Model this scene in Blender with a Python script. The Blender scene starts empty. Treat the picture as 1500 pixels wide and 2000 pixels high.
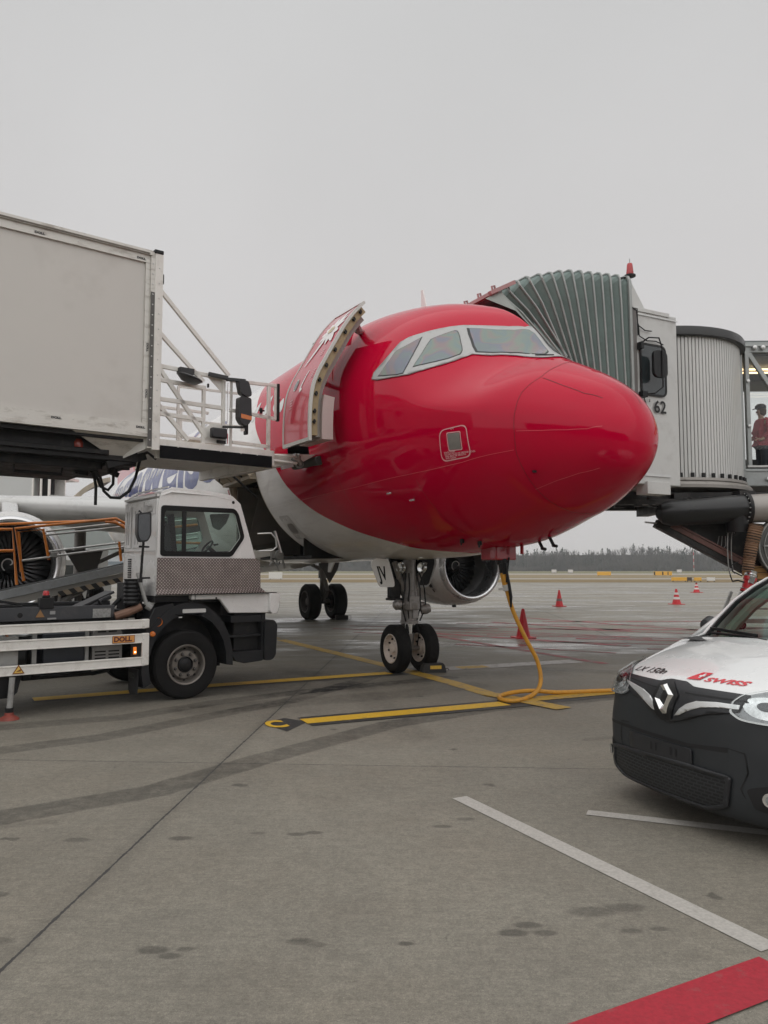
import bpy, bmesh, math, random
from mathutils import Vector, Matrix
from mathutils.geometry import tessellate_polygon
R = math.radians
random.seed(7)
scene = bpy.context.scene
COL = scene.collection

# ------------------------------------------------------------ camera, sky, sun
cam_d = bpy.data.cameras.new('camera'); cam = bpy.data.objects.new('camera', cam_d); COL.objects.link(cam)
cam_d.sensor_fit = 'VERTICAL'; cam_d.sensor_height = 36.0; cam_d.sensor_width = 27.0
cam_d.lens = 36.0 * 1500 / 2000
cam_d.clip_start = 0.05; cam_d.clip_end = 6000
cam.location = (0, 0, 1.68)
cam.rotation_euler = (R(90) + math.atan(110 / 1500), 0, 0)
scene.camera = cam
scene.view_settings.view_transform = 'Standard'; scene.view_settings.look = 'None'
scene.view_settings.exposure = 0.0; scene.view_settings.gamma = 1.0
scene.view_settings.use_curve_mapping = False
scene.cycles.max_bounces = 6; scene.cycles.glossy_bounces = 3; scene.cycles.transparent_max_bounces = 16
scene.cycles.transmission_bounces = 4; scene.cycles.volume_bounces = 1
scene.cycles.caustics_reflective = False; scene.cycles.caustics_refractive = False

SUN_EL, SUN_AZ = 48, 200
world = bpy.data.worlds.new('World'); scene.world = world; world.use_nodes = True
nt = world.node_tree; nt.nodes.clear()
def NN(t, ty, **k):
    n = t.nodes.new(ty)
    for a, b in k.items(): setattr(n, a, b)
    return n
sky = NN(nt, 'ShaderNodeTexSky', sky_type='NISHITA', sun_disc=False)
sky.sun_elevation = R(SUN_EL); sky.sun_rotation = R(SUN_AZ); sky.air_density = 1.0; sky.dust_density = 6.0
hs = NN(nt, 'ShaderNodeHueSaturation'); hs.inputs['Saturation'].default_value = 0.06; hs.inputs['Value'].default_value = 0.05
nt.links.new(sky.outputs[0], hs.inputs['Color'])
geo = NN(nt, 'ShaderNodeTexCoord'); sep = NN(nt, 'ShaderNodeSeparateXYZ'); nt.links.new(geo.outputs['Generated'], sep.inputs[0])
ramp = NN(nt, 'ShaderNodeValToRGB'); cr = ramp.color_ramp
cr.elements[0].position = 0.0; cr.elements[0].color = (.60, .575, .57, 1)
cr.elements[1].position = 1.0; cr.elements[1].color = (1.05, 1.05, 1.04, 1)
for p_, c_ in ((.07, (.645, .62, .62, 1)), (.25, (.665, .645, .645, 1)), (.45, (.655, .645, .645, 1)), (.64, (.63, .63, .63, 1)), (.80, (.90, .90, .89, 1))):
    e = cr.elements.new(p_); e.color = c_
nt.links.new(sep.outputs[2], ramp.inputs[0])
nz = NN(nt, 'ShaderNodeTexNoise'); nz.inputs['Scale'].default_value = 2.2; nz.inputs['Detail'].default_value = 4; nz.inputs['Roughness'].default_value = .45
nt.links.new(geo.outputs['Generated'], nz.inputs['Vector'])
mr = NN(nt, 'ShaderNodeMapRange'); mr.inputs[1].default_value = .3; mr.inputs[2].default_value = .7; mr.inputs[3].default_value = .955; mr.inputs[4].default_value = 1.045
nt.links.new(nz.outputs[0], mr.inputs[0])
vm = NN(nt, 'ShaderNodeVectorMath', operation='SCALE'); nt.links.new(ramp.outputs[0], vm.inputs[0]); nt.links.new(mr.outputs[0], vm.inputs['Scale'])
bk = NN(nt, 'ShaderNodeMapRange'); bk.inputs[1].default_value = .1; bk.inputs[2].default_value = -1.0; bk.inputs[3].default_value = 1.0; bk.inputs[4].default_value = 1.55; nt.links.new(sep.outputs[1], bk.inputs[0])
vb = NN(nt, 'ShaderNodeVectorMath', operation='SCALE'); nt.links.new(vm.outputs[0], vb.inputs[0]); nt.links.new(bk.outputs[0], vb.inputs['Scale'])
mx = NN(nt, 'ShaderNodeMixRGB', blend_type='MIX'); mx.inputs[0].default_value = .08
nt.links.new(vb.outputs[0], mx.inputs[1]); nt.links.new(hs.outputs[0], mx.inputs[2])
bg = NN(nt, 'ShaderNodeBackground'); bg.inputs['Strength'].default_value = 1.0
nt.links.new(mx.outputs[0], bg.inputs[0])
wo = NN(nt, 'ShaderNodeOutputWorld'); nt.links.new(bg.outputs[0], wo.inputs[0])
sun_d = bpy.data.lights.new('sun', 'SUN'); sun_d.energy = 1.1; sun_d.angle = R(150); sun_d.color = (1, .97, .93)
sun = bpy.data.objects.new('sun', sun_d); COL.objects.link(sun)
sun.rotation_euler = (R(90 - SUN_EL), 0, R(180 - SUN_AZ)); sun.location = (0, -10, 60)

# ------------------------------------------------------------ helpers
def pchip(xs, ys):
    n = len(xs); h = [xs[i+1]-xs[i] for i in range(n-1)]; d = [(ys[i+1]-ys[i])/h[i] for i in range(n-1)]
    m = [0.0]*n; m[0] = d[0]; m[-1] = d[-1]
    for i in range(1, n-1):
        if d[i-1]*d[i] > 0:
            w1 = 2*h[i]+h[i-1]; w2 = h[i]+2*h[i-1]; m[i] = (w1+w2)/(w1/d[i-1]+w2/d[i])
    def f(x):
        if x <= xs[0]: return ys[0]
        if x >= xs[-1]: return ys[-1]
        i = 0
        while x > xs[i+1]: i += 1
        t = (x-xs[i])/h[i]
        return (1+2*t)*(1-t)**2*ys[i]+t*(1-t)**2*h[i]*m[i]+t*t*(3-2*t)*ys[i+1]+t*t*(t-1)*h[i]*m[i+1]
    return f

MATS = {}
def mat(name, col, rough=.5, metal=0., coat=0., var=.0, vscale=3., bump=0., bscale=40., dirt=None, dscale=2., spec=.5, emit=None, alpha=1., stretch=(1, 1, 1)):
    if name in MATS: return MATS[name]
    m = bpy.data.materials.new(name); m.use_nodes = True; t = m.node_tree; b = t.nodes['Principled BSDF']
    b.inputs['Base Color'].default_value = (*col, 1); b.inputs['Roughness'].default_value = rough; b.inputs['Metallic'].default_value = metal
    b.inputs['Coat Weight'].default_value = coat; b.inputs['Coat Roughness'].default_value = .03; b.inputs['Specular IOR Level'].default_value = spec
    if emit: b.inputs['Emission Color'].default_value = (*emit[:3], 1); b.inputs['Emission Strength'].default_value = emit[3]
    if var or bump or dirt:
        tc = NN(t, 'ShaderNodeTexCoord'); mp = NN(t, 'ShaderNodeMapping'); mp.inputs['Scale'].default_value = stretch
        t.links.new(tc.outputs['Object'], mp.inputs[0])
    src = None
    if var or dirt:
        n = NN(t, 'ShaderNodeTexNoise'); n.inputs['Scale'].default_value = vscale; n.inputs['Detail'].default_value = 6; n.inputs['Roughness'].default_value = .6
        t.links.new(mp.outputs[0], n.inputs['Vector'])
        r = NN(t, 'ShaderNodeMapRange'); r.inputs[1].default_value = .3; r.inputs[2].default_value = .7; r.inputs[3].default_value = 1-var; r.inputs[4].default_value = 1+var
        t.links.new(n.outputs[0], r.inputs[0])
        v = NN(t, 'ShaderNodeVectorMath', operation='SCALE'); v.inputs[0].default_value = col; t.links.new(r.outputs[0], v.inputs['Scale'])
        src = v.outputs[0]
        r2 = NN(t, 'ShaderNodeMapRange'); r2.inputs[1].default_value = .3; r2.inputs[2].default_value = .7; r2.inputs[3].default_value = max(0, rough-.12*(1-metal)); r2.inputs[4].default_value = min(1, rough+.12)
        t.links.new(n.outputs[0], r2.inputs[0]); t.links.new(r2.outputs[0], b.inputs['Roughness'])
    if dirt:
        n2 = NN(t, 'ShaderNodeTexNoise'); n2.inputs['Scale'].default_value = dscale; n2.inputs['Detail'].default_value = 8; n2.inputs['Roughness'].default_value = .7
        t.links.new(mp.outputs[0], n2.inputs['Vector'])
        r3 = NN(t, 'ShaderNodeMapRange'); r3.inputs[1].default_value = .52; r3.inputs[2].default_value = .72; r3.inputs[3].default_value = 0; r3.inputs[4].default_value = dirt[3]
        t.links.new(n2.outputs[0], r3.inputs[0])
        mxx = NN(t, 'ShaderNodeMixRGB'); t.links.new(r3.outputs[0], mxx.inputs[0]); t.links.new(src, mxx.inputs[1]); mxx.inputs[2].default_value = (*dirt[:3], 1)
        src = mxx.outputs[0]
    if src: t.links.new(src, b.inputs['Base Color'])
    if bump:
        n3 = NN(t, 'ShaderNodeTexNoise'); n3.inputs['Scale'].default_value = bscale; n3.inputs['Detail'].default_value = 3
        t.links.new(mp.outputs[0], n3.inputs['Vector'])
        bp = NN(t, 'ShaderNodeBump'); bp.inputs['Strength'].default_value = bump; bp.inputs['Distance'].default_value = .01
        t.links.new(n3.outputs[0], bp.inputs['Height']); t.links.new(bp.outputs[0], b.inputs['Normal'])
    MATS[name] = m
    return m
def glass(name, tint=(.8, .9, .87), refl=1.0):
    if name in MATS: return MATS[name]
    m = bpy.data.materials.new(name); m.use_nodes = True; t = m.node_tree; t.nodes.clear()
    tr = NN(t, 'ShaderNodeBsdfTransparent'); tr.inputs[0].default_value = (*tint, 1)
    gl = NN(t, 'ShaderNodeBsdfGlossy'); gl.inputs['Roughness'].default_value = .02
    fr = NN(t, 'ShaderNodeFresnel'); fr.inputs[0].default_value = 1.5 * refl
    ms = NN(t, 'ShaderNodeMixShader'); o = NN(t, 'ShaderNodeOutputMaterial')
    gg = NN(t, 'ShaderNodeNewGeometry'); mm_ = NN(t, 'ShaderNodeMath', operation='MULTIPLY'); iv = NN(t, 'ShaderNodeMath', operation='SUBTRACT'); iv.inputs[0].default_value = 1
    t.links.new(gg.outputs['Backfacing'], iv.inputs[1]); t.links.new(iv.outputs[0], mm_.inputs[1]); t.links.new(fr.outputs[0], mm_.inputs[0]); t.links.new(mm_.outputs[0], ms.inputs[0]); t.links.new(tr.outputs[0], ms.inputs[1]); t.links.new(gl.outputs[0], ms.inputs[2]); t.links.new(ms.outputs[0], o.inputs[0])
    MATS[name] = m; return m

def thing(name, label, cat, loc=(0, 0, 0), rz=0, group=None, kind=None):
    o = bpy.data.objects.new(name, None); COL.objects.link(o); o.location = loc; o.rotation_euler = (0, 0, rz)
    o.empty_display_size = .2; o['label'] = label; o['category'] = cat
    if group: o['group'] = group
    if kind: o['kind'] = kind
    return o
def tag(o, label=None, cat=None, group=None, kind=None):
    if label: o['label'] = label
    if cat: o['category'] = cat
    if group: o['group'] = group
    if kind: o['kind'] = kind
    return o
def clone(o, loc=None, rz=None, label=None, parent=None):
    c = o.copy(); COL.objects.link(c); c.parent = parent
    if loc is not None: c.location = loc
    if rz is not None: c.rotation_euler = (0, 0, rz)
    if label: c['label'] = label
    for ch in list(o.children): clone(ch, parent=c)
    return c

class G:
    def __init__(s): s.v = []; s.f = []
    def add(s, v, f):
        n = len(s.v); s.v += [tuple(p) for p in v]; s.f += [tuple(i+n for i in q) for q in f]; return s
    def box(s, x0, x1, y0, y1, z0, z1):
        return s.add([(x0,y0,z0),(x1,y0,z0),(x1,y1,z0),(x0,y1,z0),(x0,y0,z1),(x1,y0,z1),(x1,y1,z1),(x0,y1,z1)],
                     [(0,3,2,1),(4,5,6,7),(0,1,5,4),(1,2,6,5),(2,3,7,6),(3,0,4,7)])
    def obox(s, c, size, rot=(0, 0, 0)):
        from mathutils import Euler
        M = Euler(rot).to_matrix(); h = [a/2 for a in size]; vs = []
        for dz in (-1, 1):
            for dx, dy in ((-1,-1),(1,-1),(1,1),(-1,1)): vs.append(Vector(c)+M@Vector((dx*h[0], dy*h[1], dz*h[2])))
        return s.add(vs, [(0,3,2,1),(4,5,6,7),(0,1,5,4),(1,2,6,5),(2,3,7,6),(3,0,4,7)])
    def beam(s, p, q, w, h=None, up=(0, 0, 1)):
        h = h or w; p = Vector(p); q = Vector(q); d = (q-p).normalized(); u = Vector(up)
        if abs(d.dot(u)) > .98: u = Vector((0, 1, 0))
        a = d.cross(u).normalized(); b = a.cross(d); vs = []
        for P in (p, q):
            for i, j in ((-1,-1),(1,-1),(1,1),(-1,1)): vs.append(P+a*i*w/2+b*j*h/2)
        return s.add(vs, [(0,3,2,1),(4,5,6,7),(0,1,5,4),(1,2,6,5),(2,3,7,6),(3,0,4,7)])
    def tube(s, pts, r, n=10, close=False):
        pts = [Vector(p) for p in pts]; m = len(pts); rr = r if isinstance(r, (list, tuple)) else [r]*m
        T = []
        for i in range(m):
            a = pts[max(i-1, 0)]; b = pts[min(i+1, m-1)]
            if close: a = pts[i-1]; b = pts[(i+1) % m]
            T.append((b-a).normalized())
        u = Vector((0, 0, 1)) if abs(T[0].z) < .9 else Vector((1, 0, 0)); N = (u-T[0]*u.dot(T[0])).normalized(); vs = []
        for i in range(m):
            N = (N-T[i]*N.dot(T[i])).normalized(); B = T[i].cross(N)
            for k in range(n):
                a = 2*math.pi*k/n; vs.append(pts[i]+(N*math.cos(a)+B*math.sin(a))*rr[i])
        fs = []
        for i in range(m if close else m-1):
            j = (i+1) % m
            for k in range(n): l = (k+1) % n; fs.append((i*n+k, i*n+l, j*n+l, j*n+k))
        if not close: fs += [tuple(range(n))[::-1], tuple(range((m-1)*n, m*n))]
        return s.add(vs, fs)
    def lathe(s, prof, o=(0, 0, 0), ax=(0, 0, 1), n=32, rmod=None, caps=False):
        o = Vector(o); ax = Vector(ax).normalized(); u = Vector((0, 0, 1)) if abs(ax.z) < .9 else Vector((1, 0, 0))
        a = (u-ax*u.dot(ax)).normalized(); b = ax.cross(a); vs = []; m = len(prof)
        for (r, h) in prof:
            for k in range(n):
                t = 2*math.pi*k/n; q = r*(rmod(k) if rmod else 1); vs.append(o+ax*h+(a*math.cos(t)+b*math.sin(t))*q)
        fs = []
        for i in range(m-1):
            for k in range(n): l = (k+1) % n; fs.append((i*n+k, i*n+l, (i+1)*n+l, (i+1)*n+k))
        if caps and prof[0][0] > 1e-4: fs.append(tuple(range(n))[::-1])
        if caps and prof[-1][0] > 1e-4: fs.append(tuple(range((m-1)*n, m*n)))
        return s.add(vs, fs)
    def prism(s, poly, a0, a1, plane='xz', holes=()):
        loops = [poly]+list(holes); allp = [p for l in loops for p in l]
        tri = tessellate_polygon([[Vector((p[0], p[1], 0)) for p in l] for l in loops])
        def mk(p, a): return {'xz': (p[0], a, p[1]), 'xy': (p[0], p[1], a), 'yz': (a, p[0], p[1])}[plane]
        n = len(allp); vs = [mk(p, a0) for p in allp]+[mk(p, a1) for p in allp]
        fs = [tuple(t) for t in tri]+[tuple(i+n for i in t[::-1]) for t in tri]
        k = 0
        for l in loops:
            for i in range(len(l)): j = (i+1) % len(l); fs.append((k+i, k+j, k+j+n, k+i+n))
            k += len(l)
        return s.add(vs, fs)
    def build(s, name, m, parent=None, bevel=0., flat=False, ang=35, label=None):
        me = bpy.data.meshes.new(name); me.from_pydata(s.v, [], s.f); me.validate()
        bm = bmesh.new(); bm.from_mesh(me); bmesh.ops.recalc_face_normals(bm, faces=bm.faces); bm.to_mesh(me); bm.free()
        if not flat:
            me.polygons.foreach_set('use_smooth', [True]*len(me.polygons)); me.set_sharp_from_angle(angle=R(ang))
        me.materials.append(m)
        o = bpy.data.objects.new(name, me); COL.objects.link(o); o.parent = parent
        if bevel:
            b = o.modifiers.new('bevel', 'BEVEL'); b.width = bevel; b.segments = 2; b.limit_method = 'ANGLE'; b.angle_limit = R(40); b.harden_normals = False
        if label: o['label'] = label
        return o
def rrect(x0, x1, y0, y1, r, n=5):
    out = []
    for cx, cy, a in ((x1-r, y0+r, -90), (x1-r, y1-r, 0), (x0+r, y1-r, 90), (x0+r, y0+r, 180)):
        for i in range(n+1): t = R(a+90*i/n); out.append((cx+r*math.cos(t), cy+r*math.sin(t)))
    return out
def rpoly(P, r, n=4):
    out = []; m = len(P)
    for i in range(m):
        a = Vector(P[i-1][:2]); b = Vector(P[i][:2]); c = Vector(P[(i+1) % m][:2])
        d1 = (a-b); d2 = (c-b); q = min(r, d1.length*.45, d2.length*.45); s_ = b+d1.normalized()*q; e_ = b+d2.normalized()*q
        for k in range(n+1):
            t = k/n; v = s_*(1-t)**2+b*2*t*(1-t)+e_*t*t; out.append((v.x, v.y))
    return out
def surf_normal(S, u, v, e=.004):
    a = Vector(S(u+e, v))-Vector(S(u-e, v)); b = Vector(S(u, v+e))-Vector(S(u, v-e)); n = a.cross(b)
    return n.normalized() if n.length > 1e-12 else Vector((0, 0, 1))
def drape(name, loops, S, m, parent, off=.004, du=.1, dv=.1, flip=1, thick=0, label=None, ve=None, tris=None, ang=40):
    """loops: outer + holes in surface parameters; cut on a grid and laid on S"""
    if tris is None:
        allp = [p for l in loops for p in l]; tri = tessellate_polygon([[Vector((p[0], p[1], 0)) for p in l] for l in loops])
    else: allp, tri = tris
    bm = bmesh.new(); vs = [bm.verts.new((p[0], p[1], 0)) for p in allp]
    for t in tri:
        try: bm.faces.new([vs[i] for i in t])
        except ValueError: pass
    for ax, d in ((0, du), (1, dv)):
        lo = min(p[ax] for p in allp); hi = max(p[ax] for p in allp); k = math.floor(lo/d)+1
        while k*d < hi:
            co = [0, 0, 0]; no = [0, 0, 0]; co[ax] = k*d; no[ax] = 1
            bmesh.ops.bisect_plane(bm, geom=bm.verts[:]+bm.edges[:]+bm.faces[:], plane_co=co, plane_no=no); k += 1
    for v in bm.verts:
        u, w = v.co.x, v.co.y; n = surf_normal(S, u, w, ve or .004)*flip; v.co = Vector(S(u, w))+n*off
    me = bpy.data.meshes.new(name); bm.to_mesh(me); bm.free()
    me.polygons.foreach_set('use_smooth', [True]*len(me.polygons)); me.materials.append(m)
    o = bpy.data.objects.new(name, me); COL.objects.link(o); o.parent = parent
    if thick: s_ = o.modifiers.new('solid', 'SOLIDIFY'); s_.thickness = thick; s_.offset = 0
    if label: o['label'] = label
    return o
def ringt(outer, inner):
    n = len(outer); return (list(outer)+list(inner), [(i, (i+1) % n, (i+1) % n+n, i+n) for i in range(n)])
def scaled(P, kx, ky=None):
    ky = ky or kx; cx = (min(p[0] for p in P)+max(p[0] for p in P))/2; cy = (min(p[1] for p in P)+max(p[1] for p in P))/2
    return [(cx+(a-cx)*kx, cy+(b_-cy)*ky) for a, b_ in P]
def text_tris(txt, size=1., bold=0., shear=0., sx=1.):
    cu = bpy.data.curves.new('t', 'FONT'); cu.body = txt; cu.size = size; cu.offset = bold; cu.shear = shear; cu.resolution_u = 3
    o = bpy.data.objects.new('t', cu); COL.objects.link(o); bpy.context.view_layer.update()
    me = o.evaluated_get(bpy.context.evaluated_depsgraph_get()).to_mesh()
    vs = [(v.co.x*sx, v.co.y) for v in me.vertices]; fs = [tuple(p.vertices) for p in me.polygons]
    o.evaluated_get(bpy.context.evaluated_depsgraph_get()).to_mesh_clear()
    bpy.data.objects.remove(o); bpy.data.curves.remove(cu)
    return vs, fs
def text_on(name, txt, S, m, parent, size, origin=(0, 0), bold=0., shear=0., sx=1., off=.004, flip=1, du=.5, dv=.5, dirx=1, centre=False):
    vs, fs = text_tris(txt, size, bold, shear, sx)
    cx = (max(v[0] for v in vs)+min(v[0] for v in vs))/2 if centre else 0
    vs = [(origin[0]+dirx*(x-cx), origin[1]+y) for x, y in vs]
    return drape(name, None, S, m, parent, off=off, du=du, dv=dv, flip=flip, tris=(vs, fs))

# ------------------------------------------------------------ common materials
RED = (.50, .0, .028)
white_paint = mat('white_paint', (.78, .77, .75), .25, coat=.6, var=.03, vscale=1.5, dirt=(.42, .38, .33, .25), dscale=3)
off_white = mat('off_white_metal', (.76, .74, .70), .42, var=.05, vscale=5, dirt=(.3, .25, .2, .45), dscale=4)
alu = mat('brushed_aluminium', (.62, .62, .61), .34, metal=.85, var=.06, vscale=12)
steel = mat('galvanised_steel', (.42, .44, .45), .45, metal=.6, var=.12, vscale=15, dirt=(.2, .17, .14, .4), dscale=6)
grey_metal = mat('grey_painted_metal', (.36, .36, .35), .4, metal=.3, var=.08, vscale=8, dirt=(.12, .1, .09, .5), dscale=7)
dark = mat('dark_metal', (.012, .012, .013), .5, spec=.3, var=.2, vscale=6, dirt=(.07, .06, .05, .5), dscale=8)
black = mat('black_plastic', (.008, .008, .009), .45, spec=.35, var=.15, vscale=8)
rubber = mat('tyre_rubber', (.0085, .008, .008), .8, spec=.25, var=.25, vscale=10, bump=.2, bscale=60, dirt=(.035, .03, .027, .35), dscale=5)
orange = mat('orange_paint', (.72, .22, .02), .4, coat=.3, var=.08, vscale=5, dirt=(.2, .1, .05, .4), dscale=8)
amber = mat('amber_lens', (.62, .16, .02), .2, coat=.5, var=.1)
redmat = mat('red_paint', (.50, .02, .025), .35, coat=.4, var=.08, dirt=(.15, .05, .04, .3), dscale=9)
void = mat('dark_interior', (.006, .006, .006), .8, var=.2)
chrome = mat('chrome', (.8, .8, .8), .12, metal=1, var=.02)
clear = glass('clear_glass', (.965, .98, .975)); green_glass = glass('tinted_glass', (.80, .90, .86), 1.0)

# ------------------------------------------------------------ ground
def ground_material():
    m = bpy.data.materials.new('apron_concrete'); m.use_nodes = True; t = m.node_tree; b = t.nodes['Principled BSDF']; L = t.links.new
    tc = NN(t, 'ShaderNodeTexCoord'); P = tc.outputs['Object']
    def math_(op, a, b_=None, c=None, clamp=False):
        n = NN(t, 'ShaderNodeMath', operation=op, use_clamp=clamp)
        for i, x in enumerate((a, b_, c)):
            if x is None: continue
            if isinstance(x, (int, float)): n.inputs[i].default_value = x
            else: L(x, n.inputs[i])
        return n.outputs[0]
    def noise(scale, detail=5, rough=.6, stretch=(1, 1, 1), rot=0):
        mp = NN(t, 'ShaderNodeMapping'); mp.inputs['Scale'].default_value = stretch; mp.inputs['Rotation'].default_value = (0, 0, rot); L(P, mp.inputs[0])
        n = NN(t, 'ShaderNodeTexNoise'); n.inputs['Scale'].default_value = scale; n.inputs['Detail'].default_value = detail; n.inputs['Roughness'].default_value = rough
        L(mp.outputs[0], n.inputs['Vector']); return n.outputs[0]
    def rng(x, a, b_, c, d):
        n = NN(t, 'ShaderNodeMapRange'); n.interpolation_type = 'SMOOTHSTEP'
        for i, q in enumerate((a, b_, c, d)): n.inputs[i+1].default_value = q
        L(x, n.inputs[0]); return n.outputs[0]
    s3 = NN(t, 'ShaderNodeSeparateXYZ'); L(P, s3.inputs[0]); X, Y = s3.outputs[0], s3.outputs[1]
    big = noise(.35, 5); mid = noise(2.2, 6, .65); fine = noise(55, 5, .8); grit = noise(170, 2, .8)
    val = math_('MULTIPLY', rng(big, .3, .7, .91, 1.08), rng(mid, .3, .7, .94, 1.05))
    val = math_('MULTIPLY', val, rng(fine, .30, .70, .78, 1.22)); val = math_('MULTIPLY', val, rng(grit, .3, .75, .80, 1.28))
    # brushed texture across the slabs
    br = noise(7, 5, .75, (.5, 7, 1)); val = math_('MULTIPLY', val, rng(br, .3, .7, .92, 1.07))
    sc1 = noise(1.6, 6, .8, (.6, 2.2, 1), .2); val = math_('MULTIPLY', val, rng(sc1, .56, .70, 1, .86))
    cg = noise(16, 4, .75); val = math_('MULTIPLY', val, rng(cg, .32, .68, .88, 1.12))
    # slab coordinates
    u = math_('SUBTRACT', X, math_('MULTIPLY', Y, .058)); v = math_('ADD', Y, math_('MULTIPLY', X, .06))
    us = math_('DIVIDE', math_('ADD', u, 1.80), 6.3); vs = math_('DIVIDE', math_('SUBTRACT', v, 6.7), 6.3)
    wob = math_('MULTIPLY', math_('SUBTRACT', noise(3, 3), .5), .002)
    def joint(q, w):
        fr = math_('FRACT', math_('ADD', math_('ADD', q, wob), 100.5)); d = math_('ABSOLUTE', math_('SUBTRACT', fr, .5)); return d
    d1 = joint(us, 0); d2 = joint(vs, 0)
    jn = rng(noise(14, 4, .7), .35, .7, .6, 1.7)
    j1 = math_('LESS_THAN', d1, math_('MULTIPLY', jn, .0012)); j2 = math_('LESS_THAN', d2, math_('MULTIPLY', jn, .0008))
    jm = math_('MAXIMUM', j1, j2)
    near1 = rng(d1, .0, .02, .86, 1.0); val = math_('MULTIPLY', val, near1)
    cmb = NN(t, 'ShaderNodeCombineXYZ'); L(math_('FLOOR', us), cmb.inputs[0]); L(math_('FLOOR', vs), cmb.inputs[1])
    wn = NN(t, 'ShaderNodeTexWhiteNoise'); L(cmb.outputs[0], wn.inputs[0]); val = math_('MULTIPLY', val, rng(wn.outputs[0], 0, 1, .94, 1.05))
    # tyre tracks and dark bands, the widest under the truck, each a worn polyline
    edge = math_('MULTIPLY', math_('SUBTRACT', noise(5, 5, .7), .5), .35)
    tread = rng(noise(7, 5, .75, (1, 1, 1)), .30, .62, .45, 1.0)
    def seg(A, B, w, soft, k):
        n1 = NN(t, 'ShaderNodeVectorMath', operation='SUBTRACT'); L(P, n1.inputs[0]); n1.inputs[1].default_value = (*A, 0)
        d = (B[0]-A[0], B[1]-A[1], 0); LL = d[0]**2+d[1]**2
        n2 = NN(t, 'ShaderNodeVectorMath', operation='DOT_PRODUCT'); L(n1.outputs[0], n2.inputs[0]); n2.inputs[1].default_value = (d[0]/LL, d[1]/LL, 0)
        tt = math_('MINIMUM', math_('MAXIMUM', n2.outputs['Value'], 0), 1)
        n3 = NN(t, 'ShaderNodeVectorMath', operation='SCALE'); n3.inputs[0].default_value = d; L(tt, n3.inputs['Scale'])
        n4 = NN(t, 'ShaderNodeVectorMath', operation='DISTANCE'); L(n1.outputs[0], n4.inputs[0]); L(n3.outputs[0], n4.inputs[1])
        return rng(math_('ADD', n4.outputs['Value'], math_('MULTIPLY', edge, w)), w-soft, w+soft, k, 0)
    tracks = [([(-2.9, 5.1), (-1.74, 5.95), (-1.05, 6.97), (.06, 8.43), (1.23, 9.34), (3.0, 10.2)], .17, .02, .50),
              ([(-4.4, 6.6), (-2.81, 7.8), (-2.03, 8.86), (-1.23, 9.87), (-.38, 11.64), (.9, 15)], .16, .02, .42),
              ([(-4.8, 7.9), (-2.9, 8.86), (-2.12, 9.79), (-1.05, 10.68), (1, 12.0)], .17, .03, .42),
              ([(-1.86, 13.46), (-.37, 11.14), (.06, 8.86), (.3, 7.8)], .22, .08, .16),
              ([(.2, 4.1), (-.6, 5.4), (-1.2, 7.6)], .05, .03, -.05),
              ([(1.0, 7.9), (2.4, 8.1)], .5, .3, .10), ([(-4.5, 9.5), (-1.5, 11.9)], .9, .5, .38), ([(-2.2, 9.3), (.2, 10.4), (1.2, 11.2)], .30, .12, .30), ([(-1.5, 10.6), (.6, 11.6)], .35, .2, .32), ([(2.2, 7.3), (3.4, 7.7), (4.6, 7.6)], .06, .03, .3), ([(2.0, 7.7), (3.6, 8.2)], .05, .03, .25), ([(-3.2, 4.9), (-2.2, 5.25)], .05, .03, .22),
              ([(.5, 12.2), (2.6, 12.6)], .35, .3, .3), ([(2.3, 13.2), (4.2, 12.4), (5.5, 10.5)], .25, .1, .25)]
    msk = None
    for pts, w, soft, k in tracks:
        pm = None
        for A, B in zip(pts[:-1], pts[1:]):
            q = seg(A, B, w, soft, abs(k)); pm = q if pm is None else math_('MAXIMUM', pm, q)
        if k < 0: pm = math_('MULTIPLY', pm, -1)
        msk = pm if msk is None else math_('ADD', msk, pm)
    msk = math_('MULTIPLY', msk, tread)
    val = math_('MULTIPLY', val, math_('SUBTRACT', 1, msk))
    dabs = [(-1.02, 3.52, .045, .42), (-.93, 3.47, .035, .40), (-.88, 3.53, .03, .35), (-.38, 3.60, .04, .36), (-.30, 3.57, .03, .30), (.60, 3.68, .045, .45), (.68, 3.76, .04, .42), (.74, 3.68, .035, .38), (1.02, 3.90, .07, .30), (1.20, 3.95, .06, .30), (1.15, 3.70, .035, .34), (1.28, 3.72, .03, .32), (-1.27, 4.93, .045, .40), (-.55, 5.0, .04, .40), (-.45, 5.03, .035, .38), (-.80, 5.02, .03, .30), (.38, 5.15, .035, .38), (.55, 5.3, .04, .30), (-1.9, 4.9, .05, .3), (-2.0, 4.1, .04, .35), (.1, 3.58, .025, .45), (-1.75, 3.6, .05, .3)]
    dm = None
    for x_, y_, r_, k_ in dabs:
        n1 = NN(t, 'ShaderNodeVectorMath', operation='SUBTRACT'); L(P, n1.inputs[0]); n1.inputs[1].default_value = (x_, y_, 0)
        n2 = NN(t, 'ShaderNodeVectorMath', operation='MULTIPLY'); L(n1.outputs[0], n2.inputs[0]); n2.inputs[1].default_value = (.62, 1.25, 0)
        n3 = NN(t, 'ShaderNodeVectorMath', operation='LENGTH'); L(n2.outputs[0], n3.inputs[0])
        q = rng(math_('ADD', n3.outputs['Value'], math_('MULTIPLY', edge, .10)), r_*.7, r_*1.3, k_*1.15, 0); dm = q if dm is None else math_('MAXIMUM', dm, q)
    val = math_('MULTIPLY', val, math_('SUBTRACT', 1, dm))
    # oil drips
    vo = NN(t, 'ShaderNodeTexVoronoi'); vo.inputs['Scale'].default_value = 1.5; vo.inputs['Randomness'].default_value = 1
    nv = NN(t, 'ShaderNodeTexNoise'); nv.inputs['Scale'].default_value = 9; L(P, nv.inputs['Vector'])
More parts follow.
